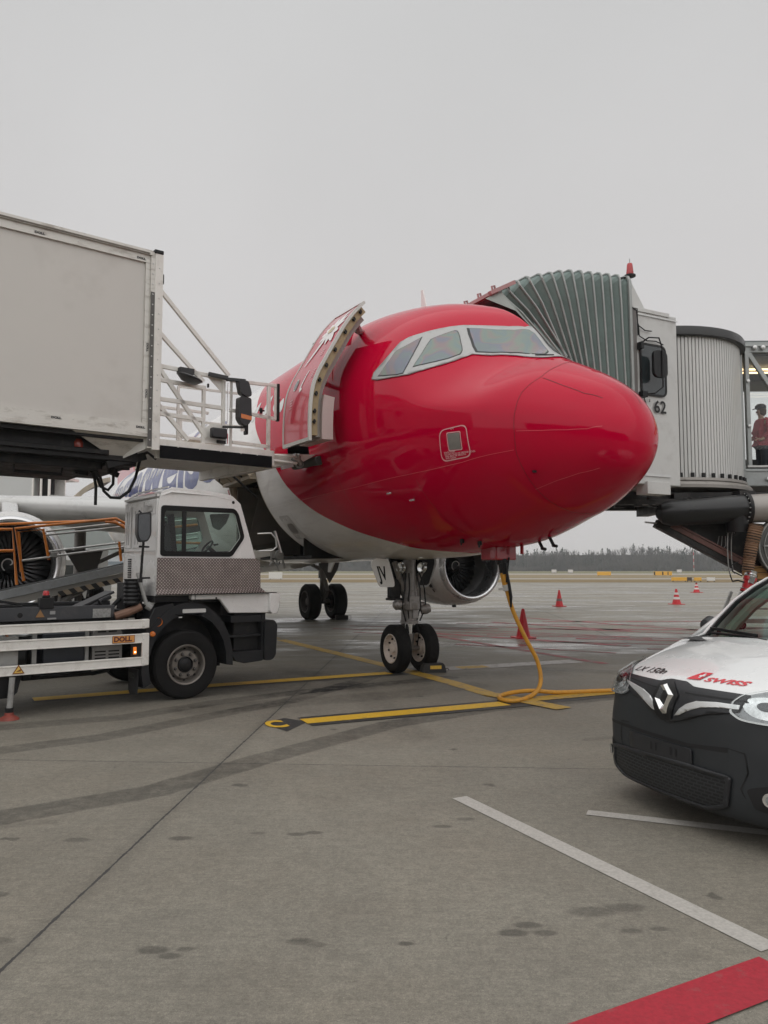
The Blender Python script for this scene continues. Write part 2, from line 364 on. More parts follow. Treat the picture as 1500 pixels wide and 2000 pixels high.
    av = NN(t, 'ShaderNodeVectorMath', operation='MULTIPLY_ADD'); L(nv.outputs['Color'], av.inputs[0]); av.inputs[1].default_value = (.16, .16, 0); L(P, av.inputs[2]); L(av.outputs[0], vo.inputs['Vector'])
    sel = math_('GREATER_THAN', noise(.9, 2), .50)
    spots = math_('MULTIPLY', rng(vo.outputs['Distance'], .04, .085, .48, 0), sel)
    val = math_('MULTIPLY', val, math_('SUBTRACT', 1, spots))
    vo2 = NN(t, 'ShaderNodeTexVoronoi'); vo2.inputs['Scale'].default_value = 7; L(av.outputs[0], vo2.inputs['Vector'])
    val = math_('MULTIPLY', val, math_('SUBTRACT', 1, math_('MULTIPLY', rng(vo2.outputs['Distance'], .03, .10, .30, 0), math_('GREATER_THAN', noise(2.3, 2), .55))))
    chips = rng(noise(85, 2, .5), .70, .76, 0, .55); val = math_('MULTIPLY', val, math_('ADD', 1, chips))
    # damp patches, further out
    st = noise(.22, 6, .62, (.55, 1.8, 1), .12); st2 = noise(1.1, 5, .65, (.5, 1.6, 1), -.1)
    far = rng(Y, 10.5, 17, 0, 1); faroff = rng(Y, 60, 140, 1, .25)
    wet = math_('MULTIPLY', rng(math_('ADD', math_('MULTIPLY', st, .65), math_('MULTIPLY', st2, .35)), .40, .62, 0, 1), math_('MULTIPLY', far, faroff))
    val = math_('MULTIPLY', val, math_('SUBTRACT', 1, math_('MULTIPLY', wet, .30)))
    val = math_('MULTIPLY', val, math_('ADD', 1, math_('MULTIPLY', rng(Y, 11, 30, 0, 1), .12)))
    base = NN(t, 'ShaderNodeVectorMath', operation='SCALE'); base.inputs[0].default_value = (.206, .190, .157); L(val, base.inputs['Scale'])
    warm = NN(t, 'ShaderNodeMixRGB'); L(rng(noise(.6, 4), .4, .65, 0, .25), warm.inputs[0]); L(base.outputs[0], warm.inputs[1]); 
    tint = NN(t, 'ShaderNodeVectorMath', operation='MULTIPLY'); L(base.outputs[0], tint.inputs[0]); tint.inputs[1].default_value = (1.03, .95, .88); L(tint.outputs[0], warm.inputs[2])
    jmix = NN(t, 'ShaderNodeMixRGB'); L(jm, jmix.inputs[0]); L(warm.outputs[0], jmix.inputs[1]); jmix.inputs[2].default_value = (.045, .042, .04, 1)
    L(jmix.outputs[0], b.inputs['Base Color'])
    rgh = math_('SUBTRACT', rng(mid, .3, .7, .62, .78), math_('MULTIPLY', wet, .40))
    rgh = math_('SUBTRACT', rgh, math_('MULTIPLY', math_('MULTIPLY', wet, st2), .16)); L(rgh, b.inputs['Roughness'])
    bp = NN(t, 'ShaderNodeBump'); bp.inputs['Distance'].default_value = .006
    L(math_('MULTIPLY', math_('SUBTRACT', 1, wet), .5), bp.inputs['Strength'])
    L(math_('ADD', fine, math_('SUBTRACT', math_('MULTIPLY', grit, .7), math_('MULTIPLY', jm, 3))), bp.inputs['Height']); L(bp.outputs[0], b.inputs['Normal'])
    return m
gm = G(); gm.add([(-3000, -200, 0), (3000, -200, 0), (3000, 5000, 0), (-3000, 5000, 0)], [(0, 1, 2, 3)])
tag(gm.build('apron_ground', ground_material(), flat=True), kind='structure')

def grass_mat(name, c1, c2, c3, sx=.02):
    m = bpy.data.materials.new(name); m.use_nodes = True; t = m.node_tree; b = t.nodes['Principled BSDF']; L = t.links.new
    tc = NN(t, 'ShaderNodeTexCoord'); mp = NN(t, 'ShaderNodeMapping'); mp.inputs['Scale'].default_value = (sx, .12, 1); L(tc.outputs['Object'], mp.inputs[0])
    n = NN(t, 'ShaderNodeTexNoise'); n.inputs['Scale'].default_value = 1.5; n.inputs['Detail'].default_value = 8; n.inputs['Roughness'].default_value = .7; L(mp.outputs[0], n.inputs['Vector'])
    r = NN(t, 'ShaderNodeValToRGB'); r.color_ramp.elements[0].position = .35; r.color_ramp.elements[0].color = (*c1, 1); r.color_ramp.elements[1].position = .68; r.color_ramp.elements[1].color = (*c3, 1)
    e = r.color_ramp.elements.new(.5); e.color = (*c2, 1); L(n.outputs[0], r.inputs[0]); L(r.outputs[0], b.inputs['Base Color']); b.inputs['Roughness'].default_value = .95; b.inputs['Specular IOR Level'].default_value = .1
    return m
def sheet(name, pts, z, m, kind='structure', parent=None):
    g = G(); g.add([(x, y, z) for x, y in pts], [tuple(range(len(pts)))]); o = g.build(name, m, parent, flat=True); tag(o, kind=kind); return o
dry = grass_mat('dry_grass', (.19, .135, .075), (.22, .165, .09), (.16, .14, .075))
grn = grass_mat('winter_grass', (.155, .15, .085), (.19, .17, .10), (.15, .155, .09))
pale = mat('taxiway_concrete', (.34, .31, .28), .7, var=.1, vscale=.3)
sheet('dry_grass_strip', [(-900, 90), (900, 93), (900, 118), (-900, 115)], .012, dry)
sheet('taxiway', [(-1500, 118.0), (1500, 121.0), (1500, 131), (-1500, 128)], .004, pale)
sheet('dry_grass_strip', [(-1500, 128.2), (1500, 131.2), (1500, 205), (-1500, 205)], .012, grass_mat('pale_dry_grass', (.23, .18, .11), (.25, .20, .125), (.19, .17, .1)))
sheet('runway', [(-2000, 205.2), (2000, 205.2), (2000, 245), (-2000, 245)], .004, pale)
sheet('grass_field', [(-3000, 245.2), (3000, 245.2), (3000, 1500), (-3000, 1500)], .012, grn)
near_pale = mat('worn_apron_line', (.36, .35, .33), .6, var=.2, vscale=2)
sheet('apron_edge_line', [(-900, 70.2), (900, 73.2), (900, 74.2), (-900, 71.2)], .004, near_pale)

def paint(name, col, wear=.45, under=(.22, .2, .18), rough=.55, scale=6):
    m = bpy.data.materials.new(name); m.use_nodes = True; t = m.node_tree; b = t.nodes['Principled BSDF']; L = t.links.new
    tc = NN(t, 'ShaderNodeTexCoord'); n = NN(t, 'ShaderNodeTexNoise'); n.inputs['Scale'].default_value = scale; n.inputs['Detail'].default_value = 9; n.inputs['Roughness'].default_value = .75; L(tc.outputs['Object'], n.inputs['Vector'])
    r = NN(t, 'ShaderNodeMapRange'); r.inputs[1].default_value = 1-wear-.06; r.inputs[2].default_value = 1-wear+.08; L(n.outputs[0], r.inputs[0])
    n2 = NN(t, 'ShaderNodeTexNoise'); n2.inputs['Scale'].default_value = 60; n2.inputs['Detail'].default_value = 4; L(tc.outputs['Object'], n2.inputs['Vector'])
    r2 = NN(t, 'ShaderNodeMapRange'); r2.inputs[1].default_value = .3; r2.inputs[2].default_value = .7; r2.inputs[3].default_value = .84; r2.inputs[4].default_value = 1.12; L(n2.outputs[0], r2.inputs[0])
    s = NN(t, 'ShaderNodeVectorMath', operation='SCALE'); s.inputs[0].default_value = col; L(r2.outputs[0], s.inputs['Scale'])
    x = NN(t, 'ShaderNodeMixRGB'); L(r.outputs[0], x.inputs[0]); L(s.outputs[0], x.inputs[1]); x.inputs[2].default_value = (*under, 1); L(x.outputs[0], b.inputs['Base Color'])
    b.inputs['Roughness'].default_value = rough
    bp = NN(t, 'ShaderNodeBump'); bp.inputs['Distance'].default_value = .004; bp.inputs['Strength'].default_value = .5; L(n2.outputs[0], bp.inputs['Height']); L(bp.outputs[0], b.inputs['Normal'])
    return m
def line(name, pts, w, z, m, caps=0):
    """painted line through ground points"""
    g = G(); vs = []; n = len(pts)
    for i in range(n):
        a = Vector(pts[max(i-1, 0)]); b = Vector(pts[min(i+1, n-1)]); d = (b-a).normalized(); q = Vector((-d.y, d.x))*w/2; p = Vector(pts[i])
        if caps and i == 0: p = p-d*caps
        if caps and i == n-1: p = p+d*caps
        vs += [(p.x+q.x, p.y+q.y, z), (p.x-q.x, p.y-q.y, z)]
    g.add(vs, [(2*i, 2*i+1, 2*i+3, 2*i+2) for i in range(n-1)]); return tag(g.build(name, m, flat=True), kind='structure')
yel = paint('yellow_line_paint', (.66, .40, .025), .38, (.32, .22, .07)); yel_old = paint('worn_yellow_paint', (.48, .30, .04), .44, (.22, .17, .11))
blk = paint('black_line_paint', (.035, .034, .033), .36); wht = paint('white_line_paint', (.42, .40, .37), .40, (.3, .28, .25)); wht_old = paint('faded_white_paint', (.40, .38, .36), .46)
rdp = paint('red_line_paint', (.36, .015, .03), .36, (.28, .08, .08), scale=9); rd_old = paint('faded_red_paint', (.30, .06, .07), .50, (.2, .16, .14), .7, 3)
line('yellow_lead_line', [(-4.2, 21.72), (-2.58, 18.55)], .26, .004, yel_old)
line('yellow_lead_line', [(-2.42, 18.25), (.3, 12.95), (1.0, 11.45), (1.48, 10.25)], .26, .0045, yel_old)
line('yellow_lead_line', [(1.40, 10.42), (2.15, 9.32)], .26, .0125, yel_old)
line('yellow_stop_line', [(-4.5, 10.0), (-2.3, 11.27), (.08, 12.5)], .28, .0055, yel)
line('black_line_border', [(-4.5, 9.95), (-2.3, 11.22), (.3, 12.52)], .42, .0025, blk)
line('black_line_border', [(-.87, 8.56), (1.90, 9.86)], .50, .0070, blk)
line('yellow_stop_line', [(-.88, 8.56), (1.50, 9.68)], .27, .0095, yel)
line('black_line_border', [(1.85, 9.90), (4.6, 11.15)], .44, .0030, blk)
line('yellow_stop_line', [(1.86, 9.99), (4.6, 11.27)], .28, .0085, yel_old)
sheet('stand_letter_background', [(-1.30, 8.46), (-1.12, 8.78), (-.84, 8.56), (-1.0, 8.06)], .004, blk)
def flat_text(name, txt, o, a, size, z, m, bold=0., sx=1., shear=0.):
    ca, sa = math.cos(a), math.sin(a)
    return tag(text_on(name, txt, lambda u, v: (o[0]+ca*u-sa*v, o[1]+sa*u+ca*v, z), m, None, size, bold=bold, sx=sx, shear=shear, off=0, flip=1), kind='structure')
flat_text('stand_letter', 'C', (-1.20, 8.22), .42, .50, .008, yel, bold=.022, sx=.62)
line('white_bay_line', [(.555, 5.78), (1.71, 3.53)], .125, .004, wht)
line('white_bay_line', [(1.40, 5.43), (3.6, 4.57)], .11, .004, wht)
sheet('red_restraint_line', [(.30, 2.761), (1.62, 3.45), (1.73, 3.24), (1.21, 2.97), (.52, 2.61)], .0075, rdp)
line('faded_white_line', [(.85, 12.95), (3.5, 14.1)], .42, .004, wht_old)
line('worn_yellow_line', [(1.25, 13.12), (1.75, 13.33)], .30, .0065, yel_old)
for A, B, w in (((-1.43, 21.59), (5.99, 18.89), .10), ((1.07, 20.23), (5.32, 16.79), .22), ((1.28, 19.32), (3.9, 13.7), .13), ((3.37, 24.25), (6.63, 20.89), .2), ((4.43, 26.79), (9.52, 19.74), .18),
                ((1.2, 21.8), (8.8, 17.4), .1), ((2.2, 23.6), (8.0, 22.9), .12), ((3.2, 17.9), (7.3, 16.9), .12), ((4.0, 21.5), (10.5, 21.0), .3), ((5.0, 24.4), (11.0, 24.6), .22), ((2.6, 19.6), (6.4, 18.5), .12), ((-1.0, 22.6), (3.2, 21.6), .1), ((1.6, 17.2), (4.6, 15.4), .1), ((4.6, 18.6), (9.5, 17.2), .22), ((3.0, 22.4), (9.0, 19.4), .14), ((5.5, 16.2), (8.6, 15.6), .15), ((-.8, 20.4), (1.9, 18.9), .09)):
    line('faded_red_line', [A, B], w*1.5, .004, rd_old)
line('faded_white_line', [(5.87, 38.3), (11.31, 34.83)], .5, .004, wht_old)
line('yellow_taxi_line', [(-22, 50), (-9.0, 27.5)], .2, .004, yel_old)

# ------------------------------------------------------------ airliner
HEAD = R(27.408); NX, NY, ZC = 2.7495, 8.2055, 3.8109
AC = thing('airliner', 'red nosed white passenger jet parked at the jet bridge with its front doors open', 'airplane', (NX, NY, 0), HEAD-R(90))
KK = [0, .3, .55, .8, 1.0, 1.1, 1.2, 1.32, 1.45, 1.6, 1.9, 2.2, 2.6, 3.0]
_t = pchip(KK, [-.6949, -.391, -.1001, .1415, .3451, .4526, .601, .9417, 1.2387, 1.4979, 1.8328, 2.0142, 2.0656, 2.0573])
_b = pchip(KK, [-.6949, -1.0189, -1.1977, -1.3774, -1.5293, -1.585, -1.6515, -1.7403, -1.8215, -1.8656, -1.9648, -1.9916, -1.9978, -2.0224])
_w = pchip(KK, [0, .36, .6173, .8915, 1.1006, 1.2028, 1.3016, 1.4141, 1.5297, 1.6503, 1.8378, 1.9403, 1.9752, 1.9749])
def fus_sec(s):
    s = max(s, 0); k = math.sqrt(min(s, 9)); zt, zb, w = _t(k), _b(k), _w(k)
    f = min(s/4.5, 1); zm = -.6949*(1-f)**2; zm = max(min(zm, zt-.02), zb+.02)
    if s < .02: zm = (zt+zb)/2 if s == 0 else zm
    if s > 25.5:
        q = min((s-25.5)/11.5, 1); g = (1-q**1.8); w *= max(g, .06); zt = zt*(1-.25*q); zb = zb+(zt-.35-zb)*q**1.35; zm = (zt+zb)/2*q
    return zt, zb, w, zm
def fus(s, th):
    zt, zb, w, zm = fus_sec(s); c, sn = math.cos(R(th)), math.sin(R(th)); e = 1+.992*math.exp(-((s-1.85)/.62)**2)*max(sn, 0)**.5
    return (-s, -w*math.copysign(abs(c)**e, c), ZC+zm+((zt-zm)*sn**e if sn > 0 else (zm-zb)*sn))
def th_of(s, z):           # starboard angle at height z above the centre line
    lo, hi = -90.0, 90.0
    for _ in range(26):
        m = (lo+hi)/2
        if fus(s, m)[2]-ZC < z: lo = m
        else: hi = m
    return (lo+hi)/2
def fusz(s, z): return fus(s, th_of(s, z))   # starboard side, by station and height
NFLIP = 1 if surf_normal(fus, 6, 0.0).y < 0 else -1
def fdrape(name, loops, m, off=.004, du=.06, dv=4, **k): return drape(name, loops, fus, m, AC, off=off, du=du, dv=dv, flip=NFLIP, **k)

def livery():
    m = bpy.data.materials.new('airliner_livery'); m.use_nodes = True; t = m.node_tree; b = t.nodes['Principled BSDF']; L = t.links.new
    tc = NN(t, 'ShaderNodeTexCoord'); s3 = NN(t, 'ShaderNodeSeparateXYZ'); L(tc.outputs['Object'], s3.inputs[0])
    zn = NN(t, 'ShaderNodeMapRange'); zn.inputs[1].default_value = ZC-2.1; zn.inputs[2].default_value = ZC+2.1; L(s3.outputs[2], zn.inputs[0])
    fc = NN(t, 'ShaderNodeFloatCurve'); cv = fc.mapping.curves[0]
    pts = [(-2.1, 2.75), (-1.93, 3.0), (-1.88, 3.396), (-1.829, 3.738), (-1.735, 4.04), (-1.573, 4.577), (-1.426, 4.943), (-1.238, 5.352), (-1.021, 5.675), (-.712, 6.03), (-.434, 6.245), (.143, 6.977), (.444, 7.343), (.969, 7.816), (1.64, 8.8), (2.1, 9.9)]
    P2 = [((z+2.1)/4.2, s/12) for z, s in pts]
    cv.points[0].location = P2[0]; cv.points[1].location = P2[-1]
    for p_ in P2[1:-1]: cv.points.new(*p_)
    fc.mapping.update(); L(zn.outputs[0], fc.inputs[1])
    mu = NN(t, 'ShaderNodeMath', operation='MULTIPLY'); L(fc.outputs[0], mu.inputs[0]); mu.inputs[1].default_value = 12
    ad = NN(t, 'ShaderNodeMath', operation='ADD'); L(mu.outputs[0], ad.inputs[0]); L(s3.outputs[0], ad.inputs[1])   # boundary - s
    gt = NN(t, 'ShaderNodeMath', operation='GREATER_THAN'); L(ad.outputs[0], gt.inputs[0]); gt.inputs[1].default_value = 0
    n = NN(t, 'ShaderNodeTexNoise'); n.inputs['Scale'].default_value = 1.2; n.inputs['Detail'].default_value = 6; L(tc.outputs['Object'], n.inputs['Vector'])
    r = NN(t, 'ShaderNodeMapRange'); r.inputs[1].default_value = .3; r.inputs[2].default_value = .7; r.inputs[3].default_value = .94; r.inputs[4].default_value = 1.05; L(n.outputs[0], r.inputs[0])
    x = NN(t, 'ShaderNodeMixRGB'); L(gt.outputs[0], x.inputs[0]); x.inputs[1].default_value = (.80, .79, .78, 1); x.inputs[2].default_value = (*RED, 1)
    # grime streaks low on the belly
    mp = NN(t, 'ShaderNodeMapping'); mp.inputs['Scale'].default_value = (.5, 3, 3); L(tc.outputs['Object'], mp.inputs[0])
    n2 = NN(t, 'ShaderNodeTexNoise'); n2.inputs['Scale'].default_value = 2.5; n2.inputs['Detail'].default_value = 7; n2.inputs['Roughness'].default_value = .7; L(mp.outputs[0], n2.inputs['Vector'])
    g2 = NN(t, 'ShaderNodeMapRange'); g2.inputs[1].default_value = .5; g2.inputs[2].default_value = .75; g2.inputs[3].default_value = 0; g2.inputs[4].default_value = .22; L(n2.outputs[0], g2.inputs[0])
    x2 = NN(t, 'ShaderNodeMixRGB'); L(g2.outputs[0], x2.inputs[0]); L(x.outputs[0], x2.inputs[1]); x2.inputs[2].default_value = (.22, .15, .13, 1)
    x3 = NN(t, 'ShaderNodeMixRGB'); L(gt.outputs[0], x3.inputs[0]); L(x2.outputs[0], x3.inputs[1]); L(x.outputs[0], x3.inputs[2])
    sc_ = NN(t, 'ShaderNodeVectorMath', operation='SCALE'); L(x3.outputs[0], sc_.inputs[0]); L(r.outputs[0], sc_.inputs['Scale']); L(sc_.outputs[0], b.inputs['Base Color'])
    b.inputs['Roughness'].default_value = .4; b.inputs['Specular IOR Level'].default_value = .0; b.inputs['Coat Weight'].default_value = .8; b.inputs['Coat Roughness'].default_value = .03; b.inputs['Coat IOR'].default_value = 1.36
    # faint skin waviness between frames
    mpw = NN(t, 'ShaderNodeMapping'); mpw.inputs['Scale'].default_value = (1.6, 1.1, 1.1); L(tc.outputs['Object'], mpw.inputs[0])
    nw = NN(t, 'ShaderNodeTexNoise'); nw.inputs['Scale'].default_value = 1.3; nw.inputs['Detail'].default_value = 1; L(mpw.outputs[0], nw.inputs['Vector'])
    bp = NN(t, 'ShaderNodeBump'); bp.inputs['Strength'].default_value = .25; bp.inputs['Distance'].default_value = .02; L(nw.outputs[0], bp.inputs['Height'])
    L(bp.outputs[0], b.inputs['Coat Normal']); L(bp.outputs[0], b.inputs['Normal'])
    return m
LIV = livery()
def build_fuselage():
    st = [(i*1.8/44)**2 for i in range(45)]; x = st[-1]
    while x < 9: x += .3; st.append(x)
    while x < 23: x += 1; st.append(x)
    while x < 36.6: x += .8; st.append(min(x, 37))
    n = 96; bm = bmesh.new(); rings = []
    tip = bm.verts.new((0, 0, ZC-.6949))
    for s in st[1:]: rings.append([bm.verts.new(fus(s, 360*k/n)) for k in range(n)])
    for k in range(n): bm.faces.new((tip, rings[0][k], rings[0][(k+1) % n]))
    for a, b in zip(rings[:-1], rings[1:]):
        for k in range(n): l = (k+1) % n; bm.faces.new((a[k], b[k], b[l], a[l]))
    bm.faces.new(rings[-1])
    def cut(s0, s1, z0, z1, side):
        for co, no in (((-s0, 0, 0), (1, 0, 0)), ((-s1, 0, 0), (1, 0, 0)), ((0, 0, z0), (0, 0, 1)), ((0, 0, z1), (0, 0, 1))):
            bmesh.ops.bisect_plane(bm, geom=bm.verts[:]+bm.edges[:]+bm.faces[:], plane_co=co, plane_no=no, dist=1e-5)
        kill = [f for f in bm.faces if -s1 < f.calc_center_median().x < -s0 and z0 < f.calc_center_median().z < z1 and f.calc_center_median().y*side > 0]
        bmesh.ops.delete(bm, geom=kill, context='FACES')
    cut(7.28, 9.08, ZC-1.91, ZC-.42, -1)
    cut(4.78, 5.6, ZC-.42, ZC+1.45, -1)
    cut(4.78, 5.6, ZC-.42, ZC+1.45, 1)
    bmesh.ops.recalc_face_normals(bm, faces=bm.faces)
    me = bpy.data.meshes.new('fuselage'); bm.to_mesh(me); bm.free(); me.polygons.foreach_set('use_smooth', [True]*len(me.polygons)); me.materials.append(LIV)
    o = bpy.data.objects.new('fuselage', me); COL.objects.link(o); o.parent = AC
build_fuselage()
frame_grey = mat('window_frame_metal', (.40, .40, .395), .38, metal=.35, var=.06, vscale=20)
seal = mat('window_seal', (.02, .02, .02), .5)
def cockpit_glass():
    m = bpy.data.materials.new('cockpit_glass'); m.use_nodes = True; t = m.node_tree; b = t.nodes['Principled BSDF']; L = t.links.new
    tc = NN(t, 'ShaderNodeTexCoord'); n = NN(t, 'ShaderNodeTexNoise'); n.inputs['Scale'].default_value = 2.2; n.inputs['Detail'].default_value = 2; n.inputs['Distortion'].default_value = 1.2; L(tc.outputs['Object'], n.inputs['Vector'])
    r = NN(t, 'ShaderNodeValToRGB'); e = r.color_ramp.elements; e[0].position = .35; e[0].color = (.17, .20, .205, 1); e[1].position = .68; e[1].color = (.19, .22, .20, 1)
    for p_, c_ in ((.44, (.17, .18, .22, 1)), (.5, (.23, .185, .19, 1)), (.56, (.19, .225, .195, 1)), (.62, (.165, .21, .215, 1))): q = r.color_ramp.elements.new(p_); q.color = c_
    L(n.outputs[0], r.inputs[0]); L(r.outputs[0], b.inputs['Base Color']); b.inputs['Metallic'].default_value = .62; b.inputs['Roughness'].default_value = .1
    return m
CG = cockpit_glass()
F1 = [(3.06, 15.6), (3.055, 18.7), (2.951, 24.1), (2.886, 29.9), (2.85, 36.3), (2.822, 37.6), (2.786, 39.9), (2.723, 42.4), (2.669, 44.7), (2.616, 47.3), (2.546, 50.8), (2.477, 54.4), (2.40, 58.0), (2.236, 63.4), (2.03, 70.4), (1.86, 79), (1.80, 90), (1.225, 90), (1.228, 83), (1.237, 77.8), (1.255, 74.3), (1.292, 71.2), (1.49, 63.1), (1.654, 56.2), (1.841, 51.0), (1.907, 49.6), (1.976, 48.3), (2.037, 47.0), (2.06, 45.0), (2.092, 42.7), (2.115, 40.4), (2.203, 34.8), (2.309, 28.9), (2.443, 22.8), (2.581, 19.5), (2.75, 16.9), (2.942, 15.2)]
W1 = [(2.942, 16.9), (2.896, 20.0), (2.868, 23.3), (2.84, 26.6), (2.828, 29.9), (2.815, 31.2), (2.786, 32.6), (2.732, 35.0), (2.687, 37.6), (2.651, 40.4), (2.622, 42.8), (2.575, 37.6), (2.545, 32.2), (2.527, 26.9), (2.522, 21.8), (2.599, 19.9), (2.705, 18.5), (2.813, 17.5)]
W2 = [(2.452, 26.9), (2.46, 31.0), (2.472, 35.3), (2.495, 39.4), (2.515, 43.4), (2.486, 46.2), (2.46, 48.5), (2.435, 50.8), (2.408, 53.2), (2.384, 53.6), (2.355, 53.0), (2.301, 51.4), (2.252, 49.6), (2.195, 47.8), (2.152, 46.2), (2.139, 45.2), (2.131, 44.0), (2.187, 39.4), (2.26, 35.3), (2.351, 31.0)]
W3 = [(2.345, 57.1), (2.228, 60.8), (2.084, 64.8), (1.93, 70.4), (1.79, 79.5), (1.70, 82), (1.585, 83), (1.48, 83.5), (1.40, 82.2), (1.373, 80.1), (1.348, 77.1), (1.337, 75.6), (1.497, 65.6), (1.661, 57.4), (1.855, 52.1), (2.025, 48.4), (2.115, 50.1), (2.195, 52.4), (2.268, 54.4)]
ref = lambda P: [(s, 180-a) for s, a in P]
for sd in (0, 1):
    k = (lambda P: P) if sd == 0 else (lambda P: ref(P)[::-1])
    fr = fdrape('window_frame', [k(F1)], frame_grey, off=.010, du=.08, dv=3, thick=.012)
    for W in (W1, W2, W3):
        big = k(W)
        cx = sum(p_[0] for p_ in big)/len(big); cy = sum(p_[1] for p_ in big)/len(big)
        drape('window_seal', [big], fus, seal, fr, off=.018*NFLIP, du=.08, dv=5)
        drape('window_pane', [[(cx+(a-cx)*.955, cy+(b_-cy)*.955) for a, b_ in big]], fus, CG, fr, off=.021*NFLIP, du=.08, dv=5)
# centre post rivets are too fine; wipers
g = G()
for sg in (-1, 1):
    a = Vector(fus(1.25, 90-10*sg)); n = Vector((.5, 0, .86))
    g.tube([a+n*.03, Vector(fus(1.40, 90-22*sg))+n*.03], .007, 6)
g.build('windscreen_wiper', black, AC)
# panel lines
line_dark = mat('panel_gap', (.10, .004, .008), .5); line_lt = mat('light_panel_gap', (.62, .32, .33), .5); line_gr = mat('grey_panel_gap', (.3, .3, .3), .5)
def ribbon(name, path, w, m, off=.003, S=fus, parent=None, closed=False):
    P = []; 
    for i in range(len(path)-1):
        a, b_ = path[i], path[i+1]; n = max(2, int(max(abs(a[0]-b_[0])/.05, abs(a[1]-b_[1])/2.5)))
        for k in range(n): t_ = k/n; P.append((a[0]+(b_[0]-a[0])*t_, a[1]+(b_[1]-a[1])*t_))
    P.append(path[-1]); vs = []; fs = []
    pts = [Vector(S(*p_)) for p_ in P]; nn = [surf_normal(S, *p_) for p_ in P]
    for i in range(len(P)):
        d = (pts[min(i+1, len(P)-1)]-pts[max(i-1, 0)]).normalized(); q = d.cross(nn[i]).normalized()*w/2; o = pts[i]+nn[i]*off; vs += [o-q, o+q]
    fs = [(2*i, 2*i+1, 2*i+3, 2*i+2) for i in range(len(P)-1)]
    g = G(); g.add(vs, fs); return g.build(name, m, parent or AC)
faint = mat('faint_gap', (.22, .002, .008), .5); faint_lt = mat('faint_light_gap', (.70, .10, .13), .5)
ribbon('radome_seam', [(.885, -90), (.885, -22), (.86, -11.8), (.84, 9.3), (.845, 26), (.806, 48), (.875, 67.6), (1.0, 86), (1.0, 94), (.875, 112), (.806, 132), (.845, 154), (.84, 171), (.86, 192), (.885, 202), (.885, 270)], .007, faint, off=.003*NFLIP)
ribbon('lightning_strip', [(.777, 46.8), (.532, 45.2), (.333, 45.7), (.212, 54.6)], .008, line_dark, off=.003*NFLIP)
ribbon('lightning_strip', [(.835, -8), (.593, -6.8), (.372, -4.5), (.214, -.9), (.12, 8)], .006, faint_lt, off=.003*NFLIP)
ribbon('lightning_strip', [(.90, -48.8), (.64, -48), (.412, -48.5), (.24, -52.4)], .006, faint_lt, off=.003*NFLIP)
ribbon('lightning_strip', [(.891, 107), (.352, 110.4), (.169, 117.8)], .008, line_dark, off=.003*NFLIP)
ribbon('skin_seam', [(5.739, -31), (3.802, -29.9), (2.512, -27.6), (1.578, -24.6), (.9, -20)], .006, faint_lt, off=.003*NFLIP)
ribbon('skin_seam', [(7.2, -31.5), (5.739, -31)], .010, mat('white_seam', (.75, .74, .72), .5), off=.0035*NFLIP)
ribbon('skin_seam', [(4.1, -40), (4.1, 30), (4.1, 90)], .004, faint, off=.003*NFLIP)
ribbon('skin_seam', [(2.3, -85), (2.4, -30)], .004, faint, off=.003*NFLIP)
ribbon('skin_seam', [(6.4, -88), (6.4, -36)], .006, line_gr, off=.003*NFLIP)
# avionics access panel with its outline and placard
pk = mat('pink_white_marking', (.72, .40, .42), .4); plate = mat('panel_plate', (.27, .25, .23), .4, metal=.5, var=.06, vscale=20)
S0 = lambda s, z: fusz(s, z)
def zring(name, P, r, w, m, off):
    o_ = rpoly(P, r, 6); W_ = max(a for a, b_ in o_)-min(a for a, b_ in o_); H_ = max(b_ for a, b_ in o_)-min(b_ for a, b_ in o_)
    return drape(name, None, S0, m, AC, off=off*NFLIP, du=.05, dv=.05, tris=ringt(o_, scaled(o_, 1-2*w/W_, 1-2*w/H_)))
zring('panel_outline', [(1.795, -.475), (1.405, -.448), (1.42, -.825), (1.86, -.850)], .085, .012, pk, .003)
PI_ = [(1.680, -.530), (1.512, -.535), (1.532, -.722), (1.700, -.720)]
drape('access_panel', [rpoly(PI_, .012, 3)], S0, plate, AC, off=.006*NFLIP, du=.05, dv=.05)
zring('access_panel_rim', [(1.695, -.515), (1.497, -.520), (1.517, -.737), (1.715, -.735)], .02, .011, pk, .004)
for i, (tx, ww) in enumerate((('STATIC PORT', .8), ('DO NOT PLUG OR DEFORM HOLES', 1), ('AREA MUST BE SMOOTH', 1), ('AND CLEAN', 1))):
    text_on('placard_text', tx, S0, pk, AC, .027, (1.79, -.755-.022*i), off=.005*NFLIP, flip=1, dirx=-1, bold=.0006)
text_on('placard_text', 'EPR', S0, pk, AC, .03, (1.63, -.49), off=.005*NFLIP, dirx=-1)
# blue lettering on the white side, red country name below
blue = mat('blue_lettering', (.035, .055, .20), .35, coat=.6, spec=.2, var=.05); redl = mat('red_lettering', (.5, .02, .04), .3, coat=1)
text_on('airline_name', 'Edelweiss', S0, blue, AC, 2.55, (25.3, -.18), bold=.075, sx=1.58, off=.004*NFLIP, dirx=-1, du=.5, dv=.12)
text_on('country_name', 'switzerland', S0, redl, AC, .42, (11.7, -.84), bold=.008, sx=1.35, off=.004*NFLIP, dirx=-1, du=.5, dv=.12)
